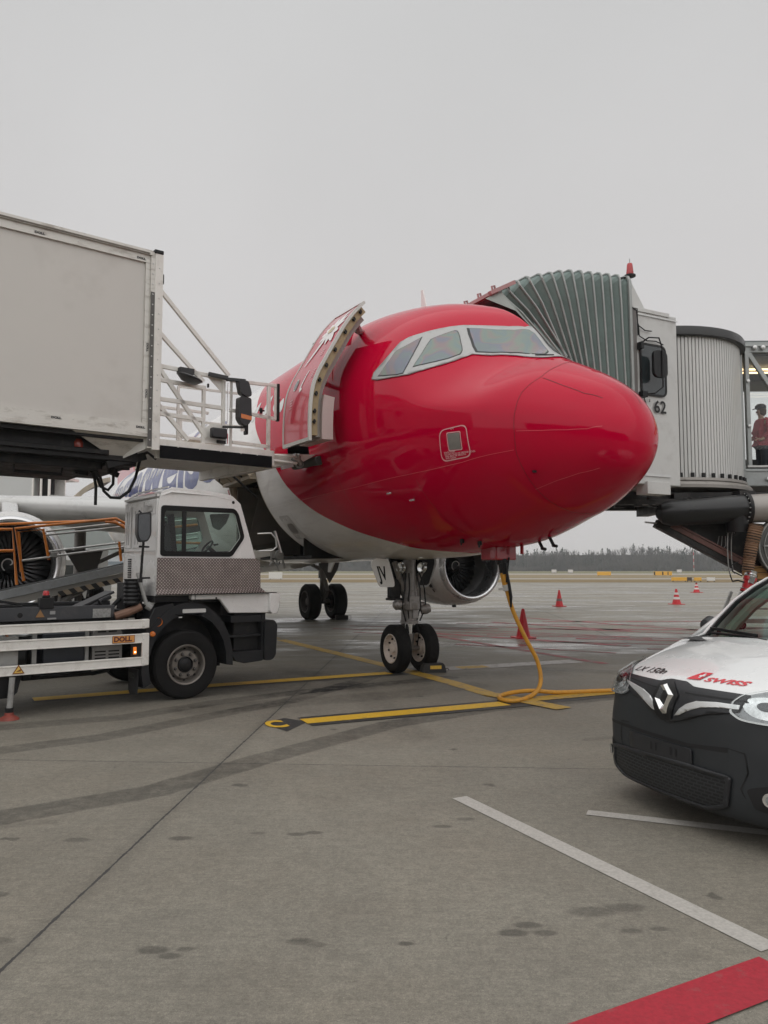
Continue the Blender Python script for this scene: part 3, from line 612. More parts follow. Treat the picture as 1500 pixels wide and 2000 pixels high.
# white petals of the big flower on the red
pet = mat('petal_white', (.66, .68, .66), .25, coat=1, var=.05, vscale=4)
def sdrape(name, P, m, off=.004, **k): return drape(name, [P], S0, m, AC, off=off*NFLIP, du=.08, dv=.08, **k)
for cx_, cz_, l_, a_ in ((7.60, .76, .40, 62), (6.93, .75, .40, 68), (6.38, .68, .26, 60), (6.1, .60, .25, 75)):
    P = []
    for i in range(24):
        t_ = 2*math.pi*i/24; q = math.cos(t_); e_ = math.sin(t_)*(.13*(1-.35*q)); P.append((cx_-(l_*.5*q*math.cos(R(a_))-e_*math.sin(R(a_)))*1.0, cz_+l_*.5*q*math.sin(R(a_))+e_*math.cos(R(a_))))
    sdrape('flower_petal', P, pet)
# small hatch on the belly side
sdrape('hatch_outline', rpoly([(7.03, -1.20), (6.57, -1.21), (6.58, -1.605), (7.10, -1.61)], .05)[::1], mat('hatch_line', (.42, .40, .39), .4), .003)
sdrape('hatch_panel', rpoly([(7.015, -1.215), (6.585, -1.225), (6.595, -1.59), (7.085, -1.595)], .05), mat('hatch_skin', (.60, .585, .575), .3, coat=.8, var=.04), .005)
sdrape('hatch_latch', rpoly([(6.92, -1.34), (6.62, -1.34), (6.70, -1.51), (7.02, -1.51)], .09, 5), mat('latch_grey', (.25, .23, .22), .35, metal=.5), .008)
# cabin windows aft, above the lettering, both sides
winm = mat('cabin_window', (.05, .055, .06), .1, coat=1)
for sg in (1, -1):
    g = G()
    for i in range(31):
        s = 9.6+i*.53+(.0 if i < 12 else .0); c = Vector(fus(s, 19)); n = surf_normal(fus, s, 19)*NFLIP; 
        vs = []; 
        for k in range(12):
            a = 2*math.pi*k/12; vs.append((-s+.12*math.cos(a), 0, .17*math.sin(a)))
        up = Vector((0, -n.z, n.y)).normalized()*(1 if n.y > 0 else -1)
        if up.z < 0: up = -up
        pts = [c+n*.004+Vector((v_[0]+s, 0, 0))+up*v_[2] for v_ in vs]
        if sg < 0: pts = [Vector((p_.x, -p_.y, p_.z)) for p_ in pts]
        g.add(pts, [tuple(range(12))])
    o = g.build('cabin_window', winm, AC, flat=True)
# probes and small antennas
def fpt(s, th, off=0): return Vector(fus(s, th))+surf_normal(fus, s, th)*NFLIP*off
g = G(); g.obox(fpt(.79, -36, .006), (.19, .03, .025), (0, .15, -.5)); g.build('pitot_probe', dark, AC)
for s, th in ((2.98, -34), (2.62, -38.6)):
    g = G(); g.tube([fpt(s, th), fpt(s, th, .07)], .012, 8); g.tube([fpt(s, th, .07)+Vector((-.02, 0, 0)), fpt(s, th, .07)+Vector((.1, 0, .0))], .011, 8); g.build('pitot_probe', chrome, AC)
for s, th, l_ in ((1.80, -99.8, .11), (2.02, -99.7, .09)):
    g = G(); g.tube([fpt(s, th, -.01), fpt(s, th, l_)+Vector((.03, 0, 0))], .022, 8); g.tube([fpt(s, th, l_)+Vector((.01, 0, 0)), fpt(s, th, l_)+Vector((.09, 0, -.01))], .02, 8); g.build('air_probe', black, AC)
g = G(); g.obox(fpt(2.25, -95, .05), (.05, .02, .12)); g.build('drain_mast', redmat, AC)
for s, th in ((2.564, -69), (2.368, -73.8)):
    g = G(); g.obox(fpt(s, th, .02), (.06, .03, .06)); g.tube([fpt(s, th), fpt(s, th, .08)], .012, 6); g.build('ice_detector', dark, AC)
g = G(); g.prism([(-4.62, ZC+1.95), (-4.42, ZC+1.95), (-4.58, ZC+2.42), (-4.64, ZC+2.42)], -.012, .012, 'xz'); g.build('blade_antenna', white_paint, AC, bevel=.004)
g = G(); g.prism([(-8.4, 1.86), (-8.05, 1.86), (-8.32, 1.60), (-8.44, 1.60)], -.012, .012, 'xz'); g.build('blade_antenna', white_paint, AC)
# external power receptacle door and plug under the nose
g = G(); g.box(-2.76, -2.40, -.17, .17, 1.79, 1.98); g.build('power_receptacle_door', mat('dark_red_panel', (.34, .004, .016), .35, coat=.8), AC, bevel=.02)
# doors -----------------------------------------------------------
beige = mat('primer_beige', (.34, .27, .15), .55, var=.08, vscale=6, dirt=(.2, .15, .1, .4), dscale=8)
cream = mat('dirty_cream_lining', (.42, .36, .28), .6, var=.12, vscale=3, dirt=(.14, .11, .08, .6), dscale=4, stretch=(1, 3, 1))
rim_m = mat('door_rim_metal', (.52, .52, .49), .35, metal=.3, var=.05)
DSEC = [(-2.41, -.42), (-2.415, -.2), (-2.41, .01), (-2.38, .29), (-2.31, .51), (-2.19, .74), (-2.04, 1.01), (-1.89, 1.27), (-1.74, 1.47), (-1.60, 1.62)]
_dz = pchip(list(range(10)), [p_[1] for p_ in DSEC]); _dy = pchip(list(range(10)), [p_[0] for p_ in DSEC])
DOOR_R = R(4)
def door_S(u, v, inn=0.):   # u 0..1 aft->forward, v 0..9 up
    y, z = _dy(v), _dz(v); e = .01; ty, tz = _dy(min(v+e, 9))-_dy(max(v-e, 0)), _dz(min(v+e, 9))-_dz(max(v-e, 0)); l = math.hypot(ty, tz)
    y += inn*tz/l; z -= inn*ty/l
    return (-3.50-.84*(1-u), y-.06*(1-u), ZC+z)
def door_grid(name, m, inn0, inn1, u0, u1, v0, v1, parent):
    g = G(); nu, nv = 8, 28; vs = []
    for inn in (inn0, inn1):
        for j in range(nv+1):
            for i in range(nu+1): vs.append(door_S(u0+(u1-u0)*i/nu, v0+(v1-v0)*j/nv, inn))
    fs = []; N = (nu+1)*(nv+1)
    for j in range(nv):
        for i in range(nu):
            a = j*(nu+1)+i; fs.append((a, a+1, a+nu+2, a+nu+1)); fs.append((a+N, a+nu+1+N, a+nu+2+N, a+1+N))
    for j in range(nv):
        a = j*(nu+1); b_ = a+nu; fs.append((a, a+nu+1, a+nu+1+N, a+N)); fs.append((b_, b_+N, b_+nu+1+N, b_+nu+1))
    for i in range(nu): a = i; fs.append((a, a+N, a+1+N, a+1)); a = nv*(nu+1)+i; fs.append((a, a+1, a+1+N, a+N))
    g.add(vs, fs); return g.build(name, m, parent, ang=50)
DR = G(); DR = door_grid('cabin_door', mat('door_red_paint', RED, .35, coat=1, var=.04), 0, .02, 0, 1, 0, 9, AC)
DR['label'] = 'open red galley door with white flower emblem'
door_grid('door_structure', beige, .022, .125, .035, .985, .35, 8.6, DR)
door_grid('door_lining', mat('door_lining', (.30, .27, .25), .5, var=.05), .127, .20, .05, .90, .3, 8.3, DR)
door_grid('slide_pack', mat('slide_pack_cover', (.52, .42, .40), .5, var=.06, bump=.3, bscale=10), .20, .36, .12, .97, .15, 2.9, DR)
for (ua, ub, va, vb) in ((-.012, .03, 0, 9), (.97, 1.012, 0, 9), (0, 1, -.0, .22), (0, 1, 8.85, 9)):
    door_grid('door_rim', rim_m, -.010, .03, ua, ub, va, vb, DR)
g = G()
for v in (1.2, 1.9, 2.8, 3.7, 4.7, 5.6, 6.6, 7.5, 8.2):
    p_ = Vector(door_S(.985, v, .07)); g.tube([p_, p_+Vector((.045, 0, 0))], .02, 8); g.tube([p_+Vector((.03, 0, .03)), p_+Vector((.03, 0, -.03))], .014, 6)
g.build('door_stop', dark, DR)
g = G(); g.tube([door_S(.6, 8.4, .2), (-3.9, -1.50, ZC+1.33), (-4.3, -1.25, ZC+1.45), (-4.85, -1.05, ZC+1.52)], [.05, .06, .05, .05], 8); g.tube([door_S(.5, 5.2, .22), (-4.1, -1.95, ZC+.55), (-4.8, -1.75, ZC+.75)], .04, 8)
g.build('hinge_arm', grey_metal, DR)
g = G(); g.tube([(-3.75, -1.95, ZC+.75), (-3.72, -1.98, ZC+.62), (-3.76, -1.96, ZC+.50)], .008, 6); g.build('safety_strap', redmat, DR)
DSf = lambda u, v: door_S(u, v)
mk = mat('white_marking', (.80, .78, .77), .35)
dflip = 1 if surf_normal(DSf, .5, 4).y < 0 else -1
def dd(name, P, m, off=.006): return drape(name, [P], DSf, m, DR, off=off*dflip, du=.1, dv=.4)
fx, fy = .56, 6.95      # flower
for i, (a_, l_, w_) in enumerate(((72, 1.55, .10), (52, .95, .15), (98, .85, .12), (25, .80, .13), (128, .62, .12), (-20, .70, .14), (-52, .95, .15), (-80, .80, .13), (-112, 1.85, .085), (-138, .75, .13), (-165, .65, .11), (160, .55, .11))):
    P = []
    for k in range(18):
        t_ = k/18*2*math.pi; x_ = (1-math.cos(t_))/2*l_; y_ = math.sin(t_)*w_*1.15*(1+.30*math.cos(t_)); ca, sa = math.cos(R(a_)), math.sin(R(a_))
        P.append((fx+(x_*ca-y_*sa)*.46, fy+(x_*sa+y_*ca)*1.15))
    dd('flower_petal', P, mk, .006+.0006*i)
for i in range(6):
    a_ = i*60; dd('flower_centre', [(fx+(.16*math.cos(R(a_))+.09*math.cos(R(k*36)))*.42, fy+(.16*math.sin(R(a_))+.09*math.sin(R(k*36)))) for k in range(10)], mat('flower_yellow', (.62, .50, .32), .4), .015+.0006*i)
dd('door_window', [(.30+.075*math.cos(R(k*20)), 3.75+.42*math.sin(R(k*20))) for k in range(18)], rim_m, .006)
dd('door_window', [(.30+.055*math.cos(R(k*20)), 3.75+.32*math.sin(R(k*20))) for k in range(18)], winm, .009)
dd('door_handle_marking', [(.62, 4.5), (.585, 4.5), (.50, 3.35), (.52, 3.1), (.60, 3.2), (.59, 3.35), (.55, 3.35)], mk, .006)
for u_, v_, n_ in ((.70, 5.6, 3), (.80, 4.35, 5), (.22, 2.75, 4)):
    for i in range(n_): dd('door_placard', [(u_, v_-.13*i), (u_+.10-.02*(i % 2), v_-.13*i+.02), (u_+.10-.02*(i % 2), v_-.13*i+.07), (u_, v_-.13*i+.05)], pk, .006)
# doorway interior: galley behind both openings
g = G(); g.box(-5.7, -4.7, -1.1, 1.1, ZC-.44, ZC-.40); g.box(-5.66, -5.62, -1.5, 1.5, ZC-.40, ZC+1.6); g.box(-4.76, -4.72, -1.5, 1.5, ZC-.40, ZC+1.6); g.box(-5.62, -4.76, -.03, .03, ZC-.40, ZC+1.6)
g.build('galley_wall', void, AC)
# cargo hold
g = G()
x0, x1 = -9.13, -7.23
g.box(x0-.5, x1+.5, -1.05, 1.2, ZC-1.95, ZC-1.90); g.box(x0-.5, x1+.5, -1.85, 1.2, ZC-.36, ZC-.32); g.box(x0-.5, x1+.5, 1.2, 1.24, ZC-1.9, ZC-.36)
g.box(x0-.5, x0-.46, -1.2, 1.2, ZC-1.9, ZC-.36); g.box(x1+.46, x1+.5, -1.2, 1.2, ZC-1.9, ZC-.36); g.build('cargo_hold', void, AC)
def frame_ring(sa, sb, za, zb, depth, name, m, n=16):
    g = G()
    for s_, in ((sa,), (sb,)):
        vs = []
        for i in range(n+1):
            z_ = za+(zb-za)*i/n; p_ = Vector(fusz(s_, z_)); q = Vector((p_.x, p_.y+depth, p_.z)); vs += [p_, q]
        fs = [(2*i, 2*i+1, 2*i+3, 2*i+2) for i in range(n)]; g.add(vs, fs)
    o = g.build(name, m, AC); sm = o.modifiers.new('solid', 'SOLIDIFY'); sm.thickness = .03; sm.offset = 0; return o
frame_ring(7.295, 9.065, -1.89, -.44, .22, 'cargo_door_frame', cream)
g = G(); g.box(-9.06, -7.30, -1.96, -1.72, ZC-.50, ZC-.43); g.build('cargo_door_sill', cream, AC)
# lining wall seen on the aft side of the opening
g = G(); g.box(-9.05, -8.98, -1.75, -.4, ZC-1.86, ZC-.5); g.build('hold_lining', mat('hold_lining', (.16, .15, .13), .6, var=.15, vscale=4), AC)
g = G(); g.prism([(-1.55, ZC-1.7), (-1.3, ZC-.62), (-.65, ZC-.62), (-.62, ZC-1.55)], -8.975, -8.955, 'yz'); g.build('hold_panel', mat('hold_panel', (.20, .185, .165), .55, var=.1), AC, bevel=.004)
# open cargo door, hinged up and out
def cdoor():
    top = G(); bot = G(); n, m_ = 18, 10; A = (-1.98, ZC-.40); B = (-3.72, ZC-.20)
    def pt(u, w, t):
        y = A[0]+(B[0]-A[0])*w; z = A[1]+(B[1]-A[1])*w+.42*math.sin(math.pi*(w*.92+.04)); return (-7.30-1.77*u, y, z-t)
    for gg, t_ in ((top, 0), (bot, .14)):
        vs = [pt(i/m_, j/n, t_+(.0 if gg is top else .05*math.sin(math.pi*j/n))) for j in range(n+1) for i in range(m_+1)]
        gg.add(vs, [(j*(m_+1)+i, j*(m_+1)+i+1, (j+1)*(m_+1)+i+1, (j+1)*(m_+1)+i) for j in range(n) for i in range(m_)])
    o = top.build('cargo_door', mat('door_white_paint', (.62, .61, .6), .3, coat=.8, var=.03), AC); o['label'] = 'open forward cargo door swung up and out'
    s_ = o.modifiers.new('solid', 'SOLIDIFY'); s_.thickness = .03; s_.offset = 0
    i_ = bot.build('door_inner_lining', cream, o); s_ = i_.modifiers.new('solid', 'SOLIDIFY'); s_.thickness = .02; s_.offset = 0
    for u in (0, .33, .66, 1):
        g = G()
        for j in range(n): g.beam(pt(u, j/n, .085), pt(u, (j+1)/n, .085), .05, .15)
        g.build('door_frame_rib', cream, o)
    g = G(); g.beam(pt(0, 0, .1), pt(1, 0, .1), .12, .14); g.beam(pt(0, 1, .06), pt(1, 1, .06), .06, .12); g.build('door_edge_beam', cream, o)
    g = G(); g.tube([pt(.05, .5, .17), (-7.3, -1.9, ZC-.85)], .022, 8); g.tube([pt(.2, .05, .18), pt(.25, .25, .24), pt(.6, .2, .2), pt(.9, .1, .2)], .018, 6); g.tube([pt(.1, .1, .16), pt(.1, .3, .26)], .015, 6)
    g.build('door_actuator', dark, o)
cdoor()
# wings ------------------------------------------------------------
wing_m = mat('wing_paint', (.52, .52, .51), .35, coat=.4, var=.05, vscale=1, dirt=(.25, .23, .2, .3), dscale=1.5)
def foil(c, t):
    up = []; lo = []
    for i in range(15):
        x = (1-math.cos(math.pi*i/14))/2; y = 5*t*(.2969*math.sqrt(x)-.126*x-.3516*x*x+.2843*x**3-.1036*x**4); up.append((x*c, y*c*.9)); lo.append((x*c, -y*c*1.1))
    return up+lo[::-1][1:-1]
def wing(sd):
    g = G(); secs = []
    for ly, sle, c, t, z in ((0, 11.1, 8.2, .15, 3.0), (2.0, 12.15, 6.7, .15, 3.02), (5.75, 14.15, 4.6, .13, 3.22), (6.4, 14.45, 4.2, .125, 3.27), (16.8, 19.9, 1.6, .11, 4.35)):
        secs.append([(-(sle+x), sd*ly, z+y_-.0*x) for x, y_ in foil(c, t)])
    n = len(secs[0]); vs = [p_ for s_ in secs for p_ in s_]; fs = []
    for i in range(len(secs)-1):
        for k in range(n): l = (k+1) % n; fs.append((i*n+k, i*n+l, (i+1)*n+l, (i+1)*n+k))
    fs += [tuple(range(n)), tuple(range((len(secs)-1)*n, len(secs)*n))]
    g.add(vs, fs); w_ = g.build('wing', wing_m, AC, ang=60)
    g = G(); g.prism([(-21.45, 4.35), (-20.1, 4.4), (-21.6, 6.2), (-22.0, 6.2)], sd*16.78, sd*16.84, 'xz'); g.build('wing_tip_fence', mat('fence_red', RED, .3, coat=1), w_)
    for ly, s_ in ((6.3, 17.5), (9.8, 18.9), (13.2, 20.3)):
        g = G(); zz = 2.9+.1*(ly-6); g.lathe([(.02, 0), (.15, .4), (.2, 1.0), (.14, 1.9), (.02, 2.5)], (-(s_-.9), sd*ly, zz), (-1, 0, .06), 14); g.build('flap_track_fairing', wing_m, w_)
    g = G(); g.tube([(-(13.9), sd*5.2, 3.20), (-(14.6), sd*6.35, 3.25)], .15, 10); 
wing(-1); wing(1)
def engine(sd):
    ex, ey, ez = -11.75, sd*5.75, 1.78
    e = G(); e.lathe([(1.005, -.12), (1.07, -.25), (1.13, -.6), (1.165, -1.2), (1.15, -1.9), (1.02, -2.9), (.86, -3.5), (.80, -3.5), (.93, -2.6)], (ex, ey, ez), (1, 0, 0), 64)
    nac = e.build('engine', mat('engine_cowl_white', (.60, .585, .57), .3, coat=.7, var=.04, dirt=(.3, .27, .24, .25), dscale=2), AC)
    g = G(); pr = [(1.012, -.16)]+[(.925+.085*math.cos(R(a)), -.16+.0+.20*math.sin(R(a))) for a in range(10, 171, 16)]+[(.845, -.3), (.86, -.62)]
    g.lathe(pr, (ex, ey, ez), (1, 0, 0), 64); lip = g.build('inlet_lip', mat('polished_lip', (.66, .66, .67), .22, metal=.95, var=.04, vscale=2), nac); 
    g = G(); g.lathe([(.86, -.6), (.875, -1.15), (.87, -1.35)], (ex, ey, ez), (1, 0, 0), 48); g.build('inlet_duct', mat('duct_grey', (.24, .24, .24), .4, metal=.2, var=.05), nac)
    g = G()
    for k in range(36):
        a = 2*math.pi*k/36; vs = []
        for r_, tw, ch in ((.24, .25, .16), (.5, .7, .2), (.86, 1.1, .26)):
            for q in (-.5, .5):
                da = math.sin(tw)*ch*q/r_; vs.append((ex-1.2-math.cos(tw)*ch*q, ey+r_*math.cos(a+da+tw*.12), ez+r_*math.sin(a+da+tw*.12)))
        g.add(vs, [(0, 1, 3, 2), (2, 3, 5, 4)])
    fan = g.build('fan', mat('fan_blade', (.10, .10, .105), .32, metal=.85), nac); sm = fan.modifiers.new('s', 'SOLIDIFY'); sm.thickness = .01
    g = G(); g.lathe([(.87, -1.45), (.02, -1.45)], (ex, ey, ez), (1, 0, 0), 24); g.build('fan_backing', void, nac)
    g = G(); g.lathe([(.25, -1.2), (.235, -1.05), (.19, -.92), (.11, -.82), (.03, -.78), (0, -.775)], (ex, ey, ez), (1, 0, 0), 24); g.build('spinner', black, nac)
    g = G(); P = []
    for i in range(22):
        t_ = i/21; a = 5.2*t_-1.0; r_ = .03+.14*t_; P.append((ex-.775-.45*max(0, r_-.03)**1.1-.03*t_+.012, ey+r_*math.cos(a), ez+r_*math.sin(a)))
    g.tube(P, .014, 6); g.build('spinner_swirl', mk, nac)
    g = G(); g.prism([(-12.6, 2.85), (-13.6, 3.15), (-14.6, 3.32), (-16.5, 3.1), (-15.6, 2.5), (-13.5, 2.7)], ey-.17, ey+.17, 'xz'); g.build('engine_pylon', wing_m, AC, bevel=.06)
    g = G(); g.lathe([(.62, -3.3), (.55, -3.9), (.38, -4.5), (.2, -4.9)], (ex, ey, ez), (1, 0, 0), 24); g.build('exhaust_core', grey_metal, nac)
    if sd > 0:
        cs = lambda u, v: (ex-.6-u, ey-1.155*math.cos(R(v)), ez+1.155*math.sin(R(v)))
        drape('cowl_placard', [[(-.10, -25), (.06, -25), (.06, -33), (-.10, -33)]], cs, dark, nac, off=.006*-1, du=.05, dv=4)
        drape('cowl_placard', [[(-.04+.045*math.cos(R(k*30)), -38+3*math.sin(R(k*30))) for k in range(12)]], cs, dark, nac, off=.006*-1, du=.05, dv=4)
        for k, (uu, vv) in enumerate(((.55, -26), (.66, -27), (.74, -26.5), (.84, -28))): drape('cowl_marking', [[(uu, vv), (uu+.05, vv-.5), (uu+.04, vv-3.0), (uu-.01, vv-2.8)]], cs, redl, nac, off=-.006, du=.05, dv=4)
        g = G(); g.tube([cs(.55, -29), cs(.85, -38)], .008, 5); g.build('cowl_marking', redl, nac)
    g = G(); g.box(ex-1.0, ex-.9, ey-.04, ey+.04, ez-1.21, ez-1.15); g.build('drain_mast', black, nac)
engine(1); engine(-1)
# belly fairing and tail
g = G(); prof = []
secs = []
for s, hw, zb in ((10.4, .3, 1.95), (11.2, 1.2, 1.80), (12.5, 1.95, 1.60), (15, 2.15, 1.52), (18, 2.1, 1.55), (20, 1.5, 1.8), (21.2, .5, 2.0)):
    secs.append([(-s, hw*math.cos(R(a)), zb+.9-(.9)*abs(math.sin(R(a)))**.7 if a else zb+.9) for a in range(0, 181, 12)])
n = len(secs[0]); g.add([p_ for q in secs for p_ in q], [(i*n+k, i*n+k+1, (i+1)*n+k+1, (i+1)*n+k) for i in range(len(secs)-1) for k in range(n-1)]); g.build('belly_fairing', mat('fairing_white', (.55, .54, .53), .35, coat=.4, var=.06), AC, ang=60)
g = G(); g.prism([(-29.5, 5.7), (-31.2, 6.4), (-35.2, 11.6), (-37.2, 11.6), (-36.2, 5.6)], -.16, .16, 'xz'); g.build('tail_fin', mat('fin_red', RED, .3, coat=1), AC, bevel=.1)
for sd in (-1, 1):
    g = G(); g.add([(-31.8, sd*.4, 4.6), (-35.6, sd*.4, 4.6), (-36.4, sd*6.2, 5.2), (-34.9, sd*6.2, 5.2), (-32.2, sd*.4, 4.85), (-35.5, sd*.4, 4.8), (-36.4, sd*6.2, 5.26), (-34.9, sd*6.2, 5.26)], [(0,1,2,3),(4,5,6,7),(0,1,5,4),(1,2,6,5),(2,3,7,6),(3,0,4,7)]); g.build('tailplane', wing_m, AC)
# aft cargo door, open: a curved panel standing out far back
g = G(); vs = []
for i in range(15):
    a = R(80-8.0*i); 
    for s in (24.3, 26.0): vs.append((-s, -2.1-1.3*math.cos(a*.55)*.55-.35*(i/14), ZC-.55+1.5*(i/14)))
# wheels -----------------------------------------------------------
def wheel_geo(Rr, W, n=56):
    h = W/2; k = Rr; prof = [(k*.60, -h*.80), (k*.66, -h*.93), (k*.80, -h), (k*.92, -h*.92), (k*.975, -h*.72)]
    for gx in (-.5, -.17, .17, .5): prof += [(k*.998, h*(gx-.16)), (k*.998, h*(gx-.02)), (k*.982, h*(gx-.01)), (k*.982, h*(gx+.01)), (k*.998, h*(gx+.02)), (k*.998, h*(gx+.16))]
    prof += [(k*.975, h*.72), (k*.92, h*.92), (k*.80, h), (k*.66, h*.93), (k*.60, h*.80)]
    return prof
def wheel(name, parent, c, Rr, W, rim_mat, axis=(0, 1, 0), hub=True, bolts=8, dish=.35):
    """tyre + rim; axis points to the outer face"""
    g = G(); g.lathe(wheel_geo(Rr, W), c, axis, 56); ty = g.build(name, rubber, parent, ang=25)
    h = W/2; g = G(); g.lathe([(Rr*.615, h*.86), (Rr*.60, h*.92), (Rr*.565, h*.90), (Rr*.55, h*.65), (Rr*.50, h*dish), (Rr*.36, h*dish*.8), (Rr*.30, h*dish), (Rr*.22, h*dish+.01), (Rr*.20, h*(dish+.35)), (Rr*.13, h*(dish+.42)), (0, h*(dish+.42))], c, axis, 40)
    g.lathe([(Rr*.615, -h*.86), (Rr*.55, -h*.8), (Rr*.5, -h*.3), (0, -h*.3)], c, axis, 32); rm = g.build('rim', rim_mat, ty, ang=30)
    ax = Vector(axis).normalized(); u = Vector((0, 0, 1)); b_ = ax.cross(u); C = Vector(c); g = G()
    for k in range(bolts):
        a = 2*math.pi*(k+.3)/bolts; p_ = C+(u*math.cos(a)+b_*math.sin(a))*Rr*.40+ax*h*dish*.8; g.tube([p_, p_+ax*.03], Rr*.04, 6)
    g.build('wheel_bolts', dark, ty)
    return ty
rimw = mat('white_wheel_rim', (.66, .58, .52), .45, var=.06, vscale=8, dirt=(.28, .2, .15, .5), dscale=14)
NG = G(); gearm = mat('landing_gear_grey', (.27, .255, .245), .38, metal=.35, var=.12, vscale=14, dirt=(.08, .06, .05, .6), dscale=12)
gx = -5.07
NG.tube([(gx, 0, 1.95), (gx, 0, 1.30)], .11, 16); NG.tube([(gx, 0, 1.30), (gx, 0, .95)], .125, 16); NG.lathe([(.15, 0), (.15, .05), (.135, .06), (.135, .22), (.15, .23), (.15, .27)], (gx, 0, .78), (0, 0, 1), 20)
ng = NG.build('nose_gear', gearm, AC)
def part(name, m, parent, fn, **k): g_ = G(); fn(g_); return g_.build(name, m, parent, **k)
part('shock_strut', chrome, ng, lambda g: (g.tube([(gx, 0, .82), (gx, 0, .55)], .072, 18)))
part('lower_fork', gearm, ng, lambda g: (g.tube([(gx, 0, .62), (gx, 0, .40)], [.085, .07], 14), g.tube([(gx, -.20, .375), (gx, .20, .375)], .04, 12)))
part('drag_brace', gearm, ng, lambda g: (g.tube([(gx-.05, -.05, 1.22), (gx+.05, -.30, 1.78)], [.055, .045], 10), g.tube([(gx-.05, .05, 1.22), (gx+.05, .27, 1.78)], [.055, .045], 10), g.tube([(gx-.9, -.12, 1.9), (gx, -.08, 1.2)], .035, 8), g.tube([(gx-.9, .12, 1.9), (gx, .08, 1.2)], .035, 8)))
part('steering_collar', gearm, ng, lambda g: (g.lathe([(.17, 0), (.19, .03), (.19, .13), (.16, .17)], (gx, 0, 1.0), (0, 0, 1), 18), g.tube([(gx+.06, -.28, 1.10), (gx+.06, .26, 1.08)], .055, 12), g.lathe([(.085, 0), (.09, .10), (.07, .16), (0, .18)], (gx+.06, .18, 1.0), (.35, .9, .2), 14), g.lathe([(.08, 0), (.085, .08), (.05, .12), (0, .13)], (gx+.06, -.2, 1.09), (0, -1, 0), 14), g.obox((gx+.13, 0, 1.12), (.1, .18, .2)), g.obox((gx+.12, .03, 1.0), (.08, .10, .26))))
part('torque_link', gearm, ng, lambda g: (g.beam((gx-.05, 0, .86), (gx-.32, 0, .64), .10, .03), g.beam((gx-.32, 0, .64), (gx-.05, 0, .44), .09, .03)))
part('hydraulic_hoses', black, ng, lambda g: [g.tube([(gx+.10, y_, 1.6), (gx+.16, y_*1.4, 1.35), (gx+.13, y_*1.7, 1.05), (gx+.10, y_, .82)], .012, 6) for y_ in (-.12, -.06, .08, .14)]+[g.tube([(gx+.1, .05, .85), (gx+.15, .1, .65), (gx+.05, .12, .42)], .01, 6)])
for sy in (-1, 1):
    part('landing_light', chrome, ng, lambda g: g.lathe([(0, -.06), (.06, -.05), (.085, 0), (.09, .01)], (gx+.12, .20*sy-.03, 1.69), (1, 0, 0), 18))
    part('light_lens', clear, ng, lambda g: g.lathe([(.085, .012), (.05, .025), (0, .03)], (gx+.12, .20*sy-.03, 1.69), (1, 0, 0), 18))
part('gear_bay', void, ng, lambda g: (g.box(gx-.9, gx+.25, -.34, .34, 1.86, 1.90), g.box(gx-.16, gx-.12, -.30, -.10, 1.18, 1.84), g.box(gx-.2, gx-.15, -.28, .28, 1.42, 1.84)))
part('gear_box', dark, ng, lambda g: (g.box(gx-.1, gx+.02, -.36, -.17, 1.20, 1.50), g.box(gx-.12, gx+.06, -.38, -.14, 1.16, 1.20)), bevel=.01)
# gear doors: port one shows its dark inner face, starboard one its white outside with letters
gd = G(); gd.add([(gx+.12, -.70, 1.82), (gx+.10, -.44, 1.82), (gx+.06, -.33, 1.42), (gx+.08, -.60, 1.40), (gx-.5, -.72, 1.82), (gx-.5, -.46, 1.82), (gx-.5, -.35, 1.42), (gx-.5, -.62, 1.40)], [(0, 1, 2, 3), (4, 7, 6, 5), (0, 3, 7, 4), (1, 5, 6, 2), (0, 4, 5, 1), (3, 2, 6, 7)])
part('gear_door', white_paint, ng, lambda g: g.prism(rpoly([(-.77, 1.80), (-.77, 1.72), (-.62, 1.38), (-.36, 1.38), (-.36, 1.46), (-.47, 1.83), (-.70, 1.84)], .06), gx+.13, gx+.16, 'yz'))
part('gear_door', void, ng, lambda g: g.prism(rpoly([(.16, 1.84), (.50, 1.84), (.50, 1.74), (.38, 1.42), (.32, 1.38), (.14, 1.38)], .03), gx-.02, gx+.02, 'yz'))
part('gear_door_edge', mat('edge_grey', (.3, .3, .29), .5), ng, lambda g: g.prism([(.47, 1.84), (.505, 1.84), (.505, 1.74), (.385, 1.42), (.325, 1.37), (.15, 1.37), (.15, 1.40), (.32, 1.40), (.36, 1.43), (.47, 1.75)], gx+.02, gx+.032, 'yz'))
vs, fs = text_tris('JV', .30, .008); 
drape('registration_letters', None, lambda u, v: (gx+.163, -.625+u*.58+(-.33*(v-.0)), 1.50+v), black, ng, off=.002, tris=(vs, fs), du=1, dv=1)
for y_, c_ in ((-.255, -1), (.255, 1)):
    wheel('nose_wheel', AC, (gx, y_, .385), .385, .225, rimw if True else None, (0, c_ if c_ < 0 else -1, 0), dish=.30)
